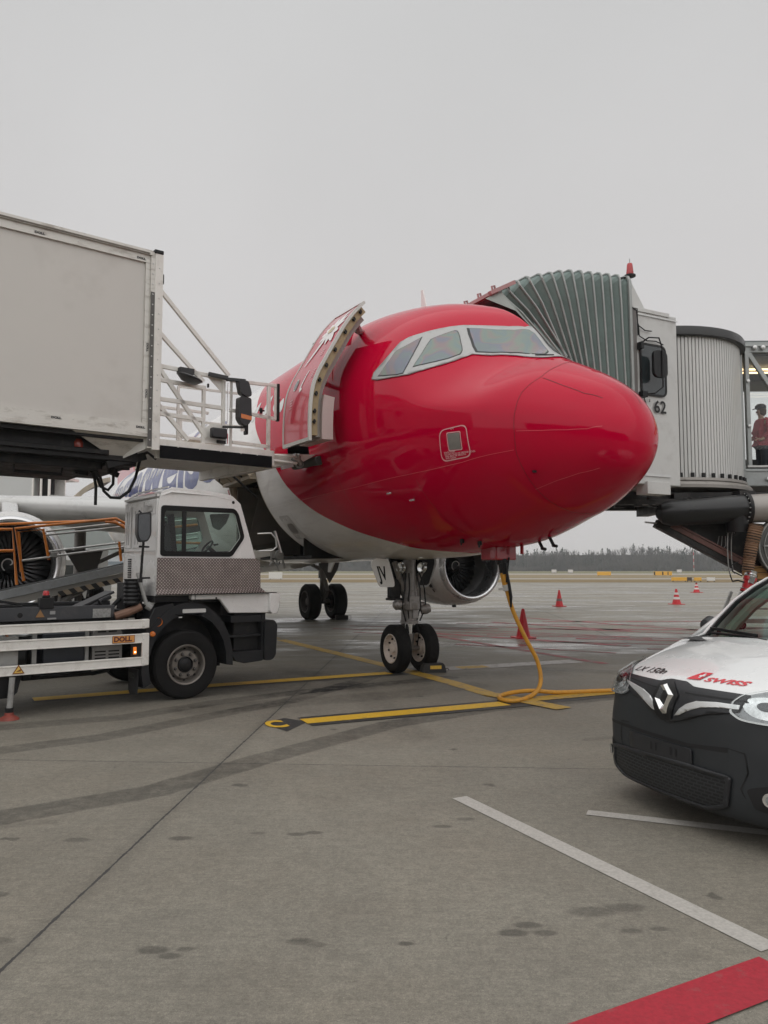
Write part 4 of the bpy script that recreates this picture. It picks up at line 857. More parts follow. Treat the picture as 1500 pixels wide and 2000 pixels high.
def main_gear(sd):
    mx_ = -17.71; my = sd*3.8
    m_ = part('main_gear', gearm, AC, lambda g: (g.tube([(mx_, my, 3.0), (mx_, my, 1.35)], .16, 16), g.tube([(mx_, my, 1.40), (mx_, my, .6)], .11, 16), g.tube([(mx_, my, 1.6), (mx_, my-sd*1.4, 2.3)], .06, 10), g.beam((mx_+.15, my, 1.3), (mx_+.4, my, .95), .12, .05), g.beam((mx_+.4, my, .95), (mx_+.1, my, .6), .12, .05), g.tube([(mx_, my-.5, .585), (mx_, my+.5, .585)], .08, 12)))
    part('brake_unit', dark, m_, lambda g: [g.lathe([(.2, -.1), (.24, -.05), (.24, .1), (.18, .14)], (mx_, my+q*.28, .585), (0, q, 0), 18) for q in (-1, 1)]+[g.obox((mx_+.15, my+.12, .75), (.15, .2, .15)), g.tube([(mx_+.2, my, 1.1), (mx_+.25, my+.1, .85), (mx_+.15, my+.2, .65)], .02, 6)])
    part('gear_door', mat('gear_door_inner', (.11, .105, .10), .45, metal=.2, var=.15), m_, lambda g: g.prism([(-.6, 2.2), (.35, 2.2), (.2, 1.75), (.05, 1.45), (-.35, 1.5)], my+sd*.27, my+sd*.31, 'xz') if False else g.add([(mx_+.1, my-.42, 2.2), (mx_+.1, my+.62, 2.2), (mx_+.1, my+.45, 1.62), (mx_+.1, my+.18, 1.2), (mx_+.16, my-.42, 2.2), (mx_+.16, my+.62, 2.2), (mx_+.16, my+.45, 1.62), (mx_+.16, my+.18, 1.2)], [(0,1,2,3),(4,5,6,7),(0,1,5,4),(1,2,6,5),(2,3,7,6),(3,0,4,7)]))
    for q in (-1, 1): wheel('main_wheel', AC, (mx_, my+q*.46, .585), .585, .43, mat('dark_wheel_rim', (.12, .11, .105), .5, metal=.3, var=.1), (0, -1, 0), bolts=9, dish=.2)
main_gear(1); main_gear(-1)
ACM = Matrix.Translation((NX, NY, 0)) @ Matrix.Rotation(HEAD-R(90), 4, 'Z')
def acw(s, y, z): return ACM @ Vector((-s, y, z))

# ------------------------------------------------------------ catering truck
TRA = math.atan2(1500, 1950)
TK = thing('catering_truck', 'white catering truck with raised box body lifted to the red jet door', 'truck', (-2.53, 10.0, 0), TRA)
panel_m = mat('box_panel', (.60, .575, .54), .38, var=.03, vscale=.8, dirt=(.38, .35, .31, .3), dscale=1.2)
trim_m = mat('box_trim', (.62, .60, .56), .4, metal=.25, var=.06, vscale=6, dirt=(.2, .16, .12, .75), dscale=5, stretch=(.6, 1, 2))
decal = mat('dark_print', (.06, .06, .06), .5)
bx = part('box_body', panel_m, TK, lambda g: g.box(-6.3, -.58, .03, 2.42, 3.38, 5.72))
part('box_trim', trim_m, bx, lambda g: (g.box(-6.3, -.60, .0, .03, 5.60, 5.70), g.box(-6.3, -.58, -.03, .05, 5.70, 5.76), g.box(-6.3, -.60, .0, .03, 3.40, 3.52), g.box(-6.3, -.58, -.02, .05, 3.34, 3.40)))
part('corner_trim', trim_m, bx, lambda g: (g.box(-.66, -.60, .005, .03, 3.52, 5.60), g.box(-.60, -.545, -.02, 2.44, 3.20, 5.75)))
part('door_frame', off_white, bx, lambda g: (g.box(-.545, -.44, -.03, .07, 3.18, 5.74), g.box(-.545, -.44, 2.36, 2.46, 3.18, 5.74), g.box(-.54, -.45, .07, 2.36, 5.62, 5.73)), bevel=.006)
part('hinge_strip', mat('dark_hinge_strip', (.10, .095, .09), .35, metal=.6, var=.1), bx, lambda g: g.box(-.598, -.548, -.028, -.021, 3.22, 5.22))
part('rivets', alu, bx, lambda g: [g.lathe([(.010, 0), (.007, -.006), (0, -.007)], (-.573, -.028, 3.3+.135*i), (0, 1, 0), 8) for i in range(18)]+[g.lathe([(.009, 0), (.006, -.006), (0, -.007)], (-.49, -.031, 3.35+.20*i), (0, 1, 0), 8) for i in range(12)]+[g.lathe([(.008, 0), (0, -.006)], (-1.0-.5*i, -.001, z_), (0, 1, 0), 6) for i in range(10) for z_ in (3.46, 5.65)])
part('roof_dirt_seal', mat('dirty_seal', (.14, .12, .10), .7, var=.3, vscale=5), bx, lambda g: g.box(-3.4, -.62, -.034, -.028, 5.705, 5.725))
part('corner_cap', dark, bx, lambda g: (g.obox((-.50, .0, 5.765), (.12, .08, .05)), g.obox((-.435, -.01, 5.42), (.02, .04, .13))), bevel=.01)
DY = lambda u, v: (u, -.003, v)
for (u_, v_) in ((-2.0, 5.625), (-.78, 5.625), (-1.75, 3.445), (-.74, 3.445)): text_on('trim_lettering', 'DOLL', DY, decal, bx, .034, (u_, v_), off=0, bold=.003, sx=1.3)
for z_ in (4.55, 3.95):
    vs, fs = text_tris('DOLL', .034, .002, 0, 1.3); drape('trim_lettering', None, lambda u, v: (-.628+v, .002, z_-u), decal, bx, off=0, tris=(vs, fs), du=1, dv=1)
part('underframe', dark, bx, lambda g: (g.box(-6.3, -.62, .25, 2.3, 3.04, 3.34), g.box(-6.3, -1.0, .45, 2.0, 2.94, 3.04), g.beam((-1.0, .3, 2.98), (-.5, .3, 3.14), .06, .10), g.box(-.95, -.6, .35, 2.1, 3.0, 3.1), g.box(-6.3, -.6, .06, .12, 3.28, 3.34), g.box(-2.6, -1.0, .2, .26, 3.10, 3.16)), bevel=.008)
part('underframe_edge', trim_m, bx, lambda g: g.add([(-.60, .04, 3.34), (-.60, .04, 3.19), (-.86, .30, 3.05), (-1.5, .04, 3.34), (-.60, .06, 3.34), (-.60, .06, 3.19), (-.86, .32, 3.05), (-1.5, .06, 3.34)], [(0,1,2,3),(4,7,6,5),(0,3,7,4),(1,5,6,2),(0,4,5,1),(3,2,6,7)]))
part('side_marker_lamp', mat('red_lens', (.35, .06, .04), .25, coat=.5), bx, lambda g: g.lathe([(.07, -.05), (.075, 0), (.06, .05)], (-1.36, .3, 3.22), (0, 0, 1), 16, caps=True))
part('hoop_guard', dark, bx, lambda g: g.tube([(-2.01, .6, 3.05), (-2.01, .6, 2.86), (-1.46, .6, 2.86), (-1.44, .6, 3.05)], .022, 8))
part('hydraulic_hose', black, bx, lambda g: [g.tube(P, .02, 8) for P in (
    [(-1.10, .6, 3.02), (-.98, .6, 2.86), (-.93, .6, 2.68), (-.84, .6, 2.60), (-.72, .6, 2.60), (-.60, .6, 2.70), (-.52, .6, 2.88), (-.46, .6, 3.14)],
    [(-1.05, .65, 3.04), (-1.0, .66, 2.85), (-.95, .66, 2.74), (-.86, .65, 2.70), (-.80, .64, 2.78), (-.80, .62, 3.0)],
    [(-1.14, .7, 3.02), (-1.04, .7, 2.92), (-1.0, .7, 2.75), (-1.0, .7, 2.5)])])
part('cable_clutter', black, bx, lambda g: [g.obox((-1.0+random.uniform(-.25, .45), .5+random.uniform(0, .6), 2.98+random.uniform(-.06, .08)), (random.uniform(.05, .16), .06, random.uniform(.03, .09)), (0, random.uniform(-.5, .5), 0)) for i in range(16)]+[g.tube([(-1.0, .45, 3.0), (-.4, .5, 3.22), (-.25, .6, 3.16)], .02, 6)])
part('lift_scissors', grey_metal, TK, lambda g: [g.beam((-6.1, y_, 1.15), (-3.3, y_, 2.95), .14, .2) or g.beam((-6.1, y_+.15, 2.95), (-3.3, y_+.15, 1.15), .14, .2) for y_ in (.45, 1.75)])
# platform
dk = part('platform', off_white, TK, lambda g: (g.box(-.44, 1.20, .02, 2.4, 3.27, 3.325), g.box(-.44, 1.22, -.005, .03, 3.235, 3.335), g.box(-.44, 1.2, .1, .16, 3.1, 3.26), g.box(1.18, 1.24, 0, 2.4, 3.12, 3.33)), bevel=.004)
part('rubber_skirt', mat('rubber_skirt', (.005, .005, .006), .75, spec=.15, var=.1), dk, lambda g: g.box(-.43, 1.19, -.022, -.008, 3.085, 3.25))
part('skirt_clamps', off_white, dk, lambda g: [g.box(x_, x_+.012, -.03, -.008, 3.24, 3.262) for x_ in (-.2, .1, .4, .7, .95)])
part('bridge_plate', off_white, dk, lambda g: (g.add([(1.22, .05, 3.30), (2.0, .10, 3.36), (2.0, 1.9, 3.36), (1.22, 1.9, 3.30), (1.22, .05, 3.10), (1.75, .10, 3.22), (1.75, 1.9, 3.22), (1.22, 1.9, 3.10)], [(0,1,2,3),(4,7,6,5),(0,4,5,1),(2,6,7,3),(1,5,6,2),(0,3,7,4)]), g.tube([(1.22, .02, 3.20), (1.62, .02, 3.19)], .022, 8), g.tube([(1.22, .02, 3.28), (1.6, .0, 3.28)], .016, 8)), bevel=.006)
part('bumper_roller', grey_metal, dk, lambda g: (g.lathe([(.03, -.05), (.06, -.05), (.065, 0), (.06, 0)], (1.68, .03, 3.19), (0, -1, 0), 18), g.tube([(1.62, 0, 3.32), (1.70, .05, 3.18)], .03, 8), g.obox((1.62, .05, 3.27), (.10, .1, .10), (0, .4, 0)), g.obox((1.46, .02, 3.13), (.2, .04, .05), (0, -.3, 0))), bevel=.004)
part('rubber_bumper', mat('bumper_rubber', (.07, .075, .07), .7, var=.15), dk, lambda g: g.tube([(2.02, .04, 3.27), (2.02, .75, 3.27)], .07, 12))
W = .045
def rails(y, name, side):
    g = G()
    for a, b_ in (((-.44, 5.28), (.54, 4.31)), ((-.44, 4.72), (.17, 4.17)), ((-.44, 4.26), (.22, 3.42)), ((-.44, 3.78), (-.03, 3.36)), ((-.44, 4.29), (.54, 4.26)), ((-.44, 4.11), (.18, 4.09)), ((-.44, 3.86), (.45, 3.85)), ((-.44, 3.67), (.18, 3.655))):
        g.beam((a[0], y, a[1]), (b_[0], y, b_[1]), W, W+.008)
    g.build(name, off_white, dk, bevel=.004)
    part('railing_post', off_white, dk, lambda g: (g.box(.155, .20, y-.02, y+.024, 3.33, 4.12), g.box(.44, .485, y-.024, y+.022, 3.33, 4.30)), bevel=.004)
    part('gusset_plate', off_white, dk, lambda g: (g.prism([(.20, 3.35), (.44, 3.35), (.44, 3.62), (.30, 3.62), (.20, 3.55)], y-.01, y+.006, 'xz'), g.prism([(.24, 4.24), (.46, 4.24), (.46, 4.05)], y-.008, y+.008, 'xz')))
    part('railing_gate', off_white, dk, lambda g: (g.beam((.56, y, 4.25), (1.28, y, 4.28), W, W), g.beam((.56, y, 3.84), (1.28, y, 3.80), W, W), g.beam((1.16, y, 3.33), (1.16, y, 4.27), W), g.beam((.60, y, 3.40), (1.18, y, 3.39), W), g.beam((.58, y, 3.34), (.58, y, 4.25), .03), g.beam((1.27, y, 3.80), (1.27, y, 4.29), .03)), bevel=.004)
    part('gate_bumper', black, dk, lambda g: g.box(1.285, 1.325, y-.03, y+.03, 3.77, 4.31), bevel=.006)
rails(.04, 'railing', 0)
part('far_railing', off_white, dk, lambda g: (g.beam((-.44, 2.3, 4.25), (1.28, 2.3, 4.25), W), g.beam((-.44, 2.3, 3.8), (1.28, 2.3, 3.8), W), g.beam((.2, 2.3, 3.33), (.2, 2.3, 4.25), W), g.beam((.8, 2.3, 3.33), (.8, 2.3, 4.25), W)), bevel=.004)
# inner sliding gate nearer the far side
part('inner_gate', off_white, dk, lambda g: [g.beam(a, b_, .035) for a, b_ in (((.30, 1.2, 3.40), (.30, 1.2, 4.35)), ((.30, 1.2, 4.35), (1.35, 1.2, 4.38)), ((1.02, 1.2, 3.33), (1.02, 1.2, 4.38)), ((1.15, 1.2, 3.33), (1.15, 1.2, 4.38)), ((.30, 1.2, 3.86), (1.35, 1.2, 3.86)), ((.30, 1.2, 3.40), (1.30, 1.2, 3.40)))]+[g.beam((1.35, 1.2, 3.8), (1.35, 1.2, 4.38), .05)], bevel=.003)
part('gate_bumper', black, dk, lambda g: g.box(1.385, 1.43, 1.16, 1.24, 3.75, 4.42), bevel=.006)
part('gate_rod', chrome, dk, lambda g: (g.tube([(.51, 0, 3.45), (.51, 0, 4.2)], .009, 6), g.tube([(.50, 0, 3.36), (.50, 0, 3.5)], .022, 8)))
part('rail_latch', dark, dk, lambda g: (g.obox((1.02, .0, 3.88), (.03, .03, .08)), g.obox((1.02, -.02, 3.88), (.08, .02, .02)), g.box(.36, .50, -.01, .01, 3.36, 3.40), g.obox((.22, 0, 4.12), (.02, .03, .05))))
# platform mirrors
mir_m = mat('mirror_housing', (.010, .010, .012), .4, coat=.1, var=.15, vscale=6)
mm = part('platform_mirror', mir_m, TK, lambda g: (g.prism(rpoly([(.59, 4.23), (.74, 4.23), (.79, 4.08), (.785, 4.02), (.69, 4.02), (.63, 4.05)], .03), -.16, -.05, 'xz'), g.prism(rpoly([(.605, 4.0), (.78, 4.0), (.79, 3.70), (.74, 3.62), (.66, 3.62), (.60, 3.70)], .035), -.17, -.05, 'xz')), bevel=.015)
part('mirror_band', amber, mm, lambda g: g.prism([(.625, 3.765), (.787, 3.745), (.785, 3.69), (.628, 3.705)], -.174, -.168, 'xz'))
part('mirror_arm', mir_m, mm, lambda g: (g.beam((.21, -.03, 4.27), (.48, -.05, 4.25), .05, .055), g.beam((.46, -.05, 4.235), (.73, -.08, 4.245), .05, .045), g.tube([(.69, -.11, 4.05), (.69, -.11, 3.98)], .03, 8), g.beam((.42, -.04, 3.58), (.74, -.08, 3.60), .035, .03), g.beam((.72, -.08, 3.60), (.72, -.1, 3.66), .035, .03)), bevel=.006)
part('mirror_box', mir_m, mm, lambda g: g.box(.24, .47, -.10, -.02, 3.41, 3.55), bevel=.02)
part('platform_mirror', mir_m, dk, lambda g: (g.lathe([(0, -.09), (.10, -.07), (.165, -.02), (.17, .0), (.14, .015), (0, .02)], (-.08, -.1, 4.17), (.25, -.2, 1), 20), g.box(-.20, 0, -.06, .06, 4.22, 4.30)), bevel=.004)
# cab ---------------------------------------------------------------
cabw = mat('cab_white_paint', (.76, .75, .74), .28, coat=.6, var=.03, vscale=2, dirt=(.40, .36, .32, .35), dscale=4)
CW = 1.28
side_out = [(-.42, 1.33), (-.42, 1.78), (-.405, 2.55), (-.37, 2.66), (-.25, 2.72), (.33, 2.70), (.63, 2.66), (.75, 2.56), (.90, 2.10), (1.0, 1.79), (1.05, 1.33)]
win_h = rpoly([(-.375, 2.49), (.66, 2.49), (.72, 2.42), (.815, 2.10), (.625, 1.835), (-.375, 1.835)], .05, 4)
pane_h = rpoly([(-.325, 2.42), (.645, 2.43), (.675, 2.40), (.755, 2.10), (.60, 1.90), (-.325, 1.90)], .04, 4)
cab = part('cab', cabw, TK, lambda g: (g.prism(side_out, .05, .075, 'xz', holes=[pane_h]), g.prism(side_out, CW-.025, CW, 'xz', holes=[pane_h]),
    g.box(-.42, -.39, .075, CW-.025, 1.33, 2.58), g.add([(-.37, .075, 2.655), (-.25, .075, 2.715), (.33, .075, 2.695), (.63, .075, 2.655), (.75, .075, 2.555), (-.37, CW-.025, 2.655), (-.25, CW-.025, 2.715), (.33, CW-.025, 2.695), (.63, CW-.025, 2.655), (.75, CW-.025, 2.555), (-.405, .075, 2.55), (-.405, CW-.025, 2.55)], [(10, 11, 5, 0), (0, 5, 6, 1), (1, 6, 7, 2), (2, 7, 8, 3), (3, 8, 9, 4)]),
    g.box(-.39, 1.04, .075, CW-.025, 1.33, 1.40), g.add([(1.0, .075, 1.79), (1.05, .075, 1.33), (1.0, CW-.025, 1.79), (1.05, CW-.025, 1.33)], [(0, 1, 3, 2)])), bevel=.006)
part('roof_bevel', cabw, cab, lambda g: g.add([(-.40, .05, 2.60), (-.25, .02, 2.66), (-.22, .10, 2.735), (.33, .10, 2.715), (.63, .10, 2.675), (.33, .045, 2.65), (.63, .045, 2.60)], [(0, 1, 2), (1, 5, 3, 2), (5, 6, 4, 3)]))
part('windscreen', clear, cab, lambda g: g.add([(.765, .09, 2.53), (.99, .09, 1.80), (.99, CW-.04, 1.80), (.765, CW-.04, 2.53)], [(0, 1, 2, 3)]))
for y0_, y1_, yp in ((.040, .049, .06), (CW+.001, CW+.010, CW-.012)):
    part('window_surround', mat('gloss_black', (.004, .004, .004), .3, coat=.0, spec=.25), cab, lambda g: g.prism(win_h, y0_, y1_, 'xz', holes=[pane_h]))
    part('side_window', green_glass, cab, lambda g: g.prism(pane_h, yp, yp+.003, 'xz'))
    part('window_divider', black, cab, lambda g: g.box(-.085, -.03, y0_-.0+.004, y1_+.01, 1.90, 2.42))
part('chequer_plate', None or mat('x', (1, 1, 1)), cab, lambda g: (g.prism([(-.42, 1.42), (-.415, 1.815), (.98, 1.815), (1.05, 1.77), (1.06, 1.42)], .028, .034, 'xz'), g.add([(-.43, .033, 1.42), (1.06, .033, 1.42), (1.10, -.045, 1.355), (-.44, -.045, 1.355), (-.43, .028, 1.41), (1.06, .028, 1.41), (1.10, -.045, 1.349), (-.44, -.045, 1.349)], [(0,1,2,3),(4,7,6,5),(0,4,5,1),(3,2,6,7),(1,5,6,2),(0,3,7,4)])))
def chequer():
    m = bpy.data.materials.new('chequer_plate'); m.use_nodes = True; t = m.node_tree; b = t.nodes['Principled BSDF']; L = t.links.new
    tc = NN(t, 'ShaderNodeTexCoord'); s3 = NN(t, 'ShaderNodeSeparateXYZ'); L(tc.outputs['Object'], s3.inputs[0])
    def mt(op, a, b_=None):
        n = NN(t, 'ShaderNodeMath', operation=op)
        for i, x in enumerate((a, b_)):
            if x is None: continue
            if isinstance(x, (int, float)): n.inputs[i].default_value = x
            else: L(x, n.inputs[i])
        return n.outputs[0]
    K = math.pi/.030; x, z = s3.outputs[0], s3.outputs[2]
    u = mt('MULTIPLY', x, K); v = mt('MULTIPLY', z, K)
    a = mt('MULTIPLY', mt('SINE', mt('MULTIPLY', mt('ADD', x, z), K*.72)), mt('SINE', mt('MULTIPLY', mt('SUBTRACT', x, z), K*.72)))      # alternating cells
    d1 = mt('ADD', x, z); d2 = mt('SUBTRACT', x, z)
    e1 = mt('ABSOLUTE', mt('SINE', mt('MULTIPLY', d1, K/1.0*.5))); e2 = mt('ABSOLUTE', mt('SINE', mt('MULTIPLY', d2, K*.5)))
    h = mt('SUBTRACT', mt('ABSOLUTE', a), .55); hm = NN(t, 'ShaderNodeMapRange'); hm.inputs[1].default_value = 0; hm.inputs[2].default_value = .3; L(h, hm.inputs[0])
    bp = NN(t, 'ShaderNodeBump'); bp.inputs['Strength'].default_value = 1; bp.inputs['Distance'].default_value = .006; L(hm.outputs[0], bp.inputs['Height']); L(bp.outputs[0], b.inputs['Normal'])
    n = NN(t, 'ShaderNodeTexNoise'); n.inputs['Scale'].default_value = 7; n.inputs['Detail'].default_value = 7; L(tc.outputs['Object'], n.inputs['Vector'])
    r = NN(t, 'ShaderNodeMapRange'); r.inputs[1].default_value = .3; r.inputs[2].default_value = .7; r.inputs[3].default_value = .82; r.inputs[4].default_value = 1.1; L(n.outputs[0], r.inputs[0])
    mx_ = NN(t, 'ShaderNodeMixRGB'); L(hm.outputs[0], mx_.inputs[0]); mx_.inputs[1].default_value = (.20, .165, .155, 1); mx_.inputs[2].default_value = (.66, .60, .57, 1)  # raised pads coloured lighter, a highlight painted into the plate
    s = NN(t, 'ShaderNodeVectorMath', operation='SCALE'); L(mx_.outputs[0], s.inputs[0]); L(r.outputs[0], s.inputs['Scale']); L(s.outputs[0], b.inputs['Base Color'])
    b.inputs['Metallic'].default_value = .7; b.inputs['Roughness'].default_value = .42
    return m
CHQ = chequer()
for o in COL.objects:
    if o.name.startswith('chequer_plate') and o.type == 'MESH': o.data.materials[0] = CHQ
# rear wall pressing details
part('rear_pressing', cabw, cab, lambda g: (g.box(-.432, -.421, .62, .90, 1.95, 2.50), g.box(-.432, -.421, .98, 1.20, 1.95, 2.52), g.box(-.430, -.421, .12, .46, 2.38, 2.54), g.box(-.430, -.421, .60, 1.2, 1.52, 1.86)), bevel=.006)
part('rear_groove', mat('groove_grey', (.25, .24, .23), .6), cab, lambda g: [g.box(-.436, -.433, y_, y_+.006, 2.0, 2.45) for y_ in (.70, .80, 1.05, 1.12)]+[g.box(-.424, -.4205, .10, 1.24, 1.90, 1.905), g.box(-.424, -.4205, .10, 1.24, 2.585, 2.595), g.box(-.43, -.42, .075, .10, 2.59, 2.63), g.box(-.424, -.4205, .52, .525, 1.4, 2.56)])
part('rear_vent', dark, cab, lambda g: [g.box(-.442, -.431, .93, 1.04, 1.55+.03*i, 1.57+.03*i) for i in range(9)], bevel=.002)
vs, fs = text_tris('IVECO', .13, .004); drape('embossed_letters', None, lambda u, v: (-.4325, .45-u*.72, 2.415+v), mat('emboss_white', (.55, .54, .53), .4), cab, off=.004, tris=(vs, fs), du=1, dv=1, thick=.008)
part('roof_gutter', cabw, cab, lambda g: (g.beam((-.41, .06, 2.62), (-.41, CW, 2.62), .03, .03), g.beam((-.26, .10, 2.735), (-.26, CW-.05, 2.735), .02, .02)))
part('cab_lamp_hole', dark, cab, lambda g: g.lathe([(.022, 0), (.018, -.006), (0, -.006)], (.64, .05, 2.575), (0, 1, 0), 14))
# cab interior
seatm = mat('seat_fabric', (.03, .03, .034), .8, var=.2)
part('driver_seat', seatm, cab, lambda g: (g.obox((.0, .55, 1.72), (.42, .46, .12)), g.obox((-.16, .55, 2.02), (.12, .42, .52), (0, -.15, 0)), g.obox((-.20, .55, 2.36), (.08, .24, .16), (0, -.1, 0))), bevel=.04)
part('dashboard', mat('dash_plastic', (.05, .05, .052), .6, var=.1), cab, lambda g: (g.prism([(.62, 1.4), (.96, 1.4), (.96, 1.80), (.78, 1.93), (.62, 1.86)], .10, CW-.05, 'xz'),), bevel=.02)
part('steering_wheel', black, cab, lambda g: (g.tube([(.50+.05*math.sin(a)+.06*math.cos(a), .55+.21*math.sin(a), 1.98+.17*math.cos(a)*.45) for a in [2*math.pi*i/24 for i in range(24)]], .015, 6, close=True), g.tube([(.50, .55, 1.98), (.72, .55, 1.82)], .03, 8)))
part('sun_visor', mat('visor_grey', (.16, .155, .15), .7), cab, lambda g: g.prism(rpoly([(.42, 2.42), (.72, 2.44), (.66, 2.30), (.56, 2.20), (.47, 2.24)], .03), .30, .33, 'xz'))
part('door_pillar', black, cab, lambda g: (g.beam((.28, CW-.06, 1.88), (.22, CW-.06, 2.46), .10, .05), g.beam((.12, CW-.05, 1.88), (.04, CW-.05, 2.46), .05, .04)))
part('far_mirror', mir_m, cab, lambda g: (g.obox((.30, CW+.45, 2.22), (.16, .1, .34)), g.obox((.30, CW+.45, 1.98), (.15, .1, .16)), g.tube([(.6, CW, 2.5), (.32, CW+.45, 2.42), (.32, CW+.45, 1.9), (.6, CW, 1.85)], .015, 6)), bevel=.03)
part('mirror_glass', chrome, cab, lambda g: (g.box(.215, .222, CW+.41, CW+.49, 2.08, 2.36), g.box(.22, .226, CW+.41, CW+.49, 1.92, 2.04)))
part('cab_skirt', cabw, cab, lambda g: (g.prism([(.05, 1.335), (.05, 1.27), (.45, 1.27), (.60, 1.08), (1.24, 1.06), (1.30, 1.12), (1.30, 1.335)], .03, .09, 'xz'), g.box(.05, 1.06, .09, CW+.9, 1.28, 1.33)), bevel=.012)
part('front_panel', cabw, cab, lambda g: (g.prism([(1.18, 1.335), (1.18, 1.10), (1.22, 1.05), (1.31, 1.06), (1.345, 1.15), (1.35, 1.335)], -.02, .04, 'xz'), g.box(1.22, 1.34, .04, 2.25, 1.05, 1.33)), bevel=.012)
part('skirt_seam', dark, cab, lambda g: (g.box(.10, .106, .026, .03, 1.27, 1.33), g.lathe([(.014, 0), (.01, -.008), (0, -.008)], (.40, .028, 1.285), (0, 1, 0), 10), g.box(1.185, 1.215, .022, .027, 1.10, 1.33), g.box(-.42, 1.30, .0, .06, 1.337, 1.347)))
part('front_grille_box', dark, cab, lambda g: g.box(.7, 1.20, .12, 2.2, .55, 1.27), bevel=.02)
fm = mat('fender_plastic', (.012, .0125, .0145), .5, var=.15, vscale=6, dirt=(.05, .045, .04, .35), dscale=6, spec=.35)
def fender(g, y0, y1):
    out = []; inn = []
    for i in range(15):
        t_ = i/14; a = R(200-205*t_); ro, ri = .80, .66
        out.append((.02+ro*math.cos(a)*.78, .46+ro*math.sin(a)*.98)); inn.append((.02+ri*math.cos(a)*.80, .46+ri*math.sin(a)*.96))
    g.prism(out+inn[::-1], y0, y1, 'xz')
part('fender', fm, TK, lambda g: (fender(g, .0, .42),), bevel=.02)
part('fender_liner', dark, TK, lambda g: (g.box(-.55, .62, .35, .42, .35, 1.22),))
part('fender_badge', mat('badge_white', (.55, .55, .54), .3), TK, lambda g: g.prism(rrect(-.08, .24, 1.105, 1.155, .012), -.006, .002, 'xz'))
part('fender_sticker', mat('badge_white', (.55, .55, .54), .3), TK, lambda g: g.box(-.13, -.085, -.005, .002, 1.045, 1.06))
part('turn_signal', amber, TK, lambda g: g.lathe([(0, -.035), (.03, -.03), (.05, -.01), (.055, 0)], (-.40, -.0, 1.005), (-.3, -1, .1), 16))
part('turn_signal', amber, TK, lambda g: g.lathe([(0, -.03), (.028, -.025), (.035, 0)], (-.475, -.02, .86), (0, 1, 0), 14))
part('step_unit', fm, TK, lambda g: (g.box(.62, 1.12, .03, .36, .95, 1.04), g.box(1.08, 1.13, .02, .4, .45, 1.04), g.box(.62, 1.10, .05, .34, .75, .78), g.prism(rpoly([(.60, .56), (1.10, .56), (1.10, .42), (.80, .40), (.68, .45)], .03), .0, .36, 'xz'), g.box(.60, 1.1, .34, .38, .45, 1.04)), bevel=.01)
part('corner_bumper', fm, TK, lambda g: (g.prism(rpoly([(1.10, .96), (1.25, .97), (1.30, .90), (1.28, .48), (1.22, .42), (1.10, .42)], .04), -.03, .30, 'xz'), g.box(1.14, 1.28, .3, 2.2, .45, .93)), bevel=.02)
trw = mat('truck_rim_grey', (.22, .20, .18), .4, metal=.5, var=.12, vscale=10, dirt=(.08, .07, .06, .6), dscale=9)
def truck_wheel(c, out):
    g = G(); g.lathe([(.25, -.10), (.30, -.13), (.36, -.135), (.41, -.13), (.435, -.10), (.44, -.03), (.432, -.028), (.432, -.02), (.44, -.018), (.44, .05), (.432, .052), (.432, .06), (.44, .062), (.435, .10), (.41, .13), (.36, .138), (.30, .132), (.262, .122), (.25, .10)], c, out, 56)
    t_ = g.build('wheel', rubber, TK, ang=25)
    g = G(); g.lathe([(.26, .118), (.252, .128), (.236, .122), (.226, .08), (.216, .03), (.203, .03), (.185, .07), (.172, .082), (.105, .082), (.10, .06)], c, out, 40); rm = g.build('rim', trw, t_, ang=30)
    C = Vector(c); ax = Vector(out).normalized(); u = Vector((0, 0, 1)); b_ = ax.cross(u)
    g = G()
    for k in range(8): a = 2*math.pi*(k+.4)/8; p_ = C+(u*math.cos(a)+b_*math.sin(a))*.140+ax*.082; g.lathe([(.023, 0), (.024, .012), (.015, .03), (0, .032)], p_, ax, 8)
    g.build('wheel_nuts', mat('nut_dark', (.12, .115, .11), .35, metal=.7), t_)
    g = G(); g.lathe([(.10, .06), (.10, .10), (.092, .105), (.085, .09), (.07, .10), (.05, .105), (.03, .11), (0, .11)], C, ax, 24); g.build('hub', dark, t_)
    g = G()
    for k in range(8): a = 2*math.pi*(k)/8; p_ = C+(u*math.cos(a)+b_*math.sin(a))*.196+ax*.052; g.lathe([(.017, 0), (0, .002)], p_, ax, 10)
    g.build('vent_holes', void, t_)
    return t_
truck_wheel((0, .15, .44), (0, -1, 0)); truck_wheel((0, 2.1, .44), (0, 1, 0))
part('rear_axle', dark, TK, lambda g: g.tube([(0, .3, .44), (0, 1.9, .44)], .07, 8))
for y_, o_ in ((.18, -1), (2.1, 1)): 
    w_ = truck_wheel((-4.6, y_, .44), (0, o_, 0))
part('mud_flap', mat('mud_flap', (.025, .026, .028), .6), TK, lambda g: (g.prism([(.06, .42), (.42, .42), (.40, .14), (.34, .09), (.10, .12)], -.62, -.605, 'yz'),))
vs, fs = text_tris('IVECO', .09, .004); drape('flap_lettering', None, lambda u, v: (-.624, .38-u*.8, .30+v), mat('flap_print', (.10, .10, .10), .6), TK, off=0, tris=(vs, fs), du=1, dv=1)
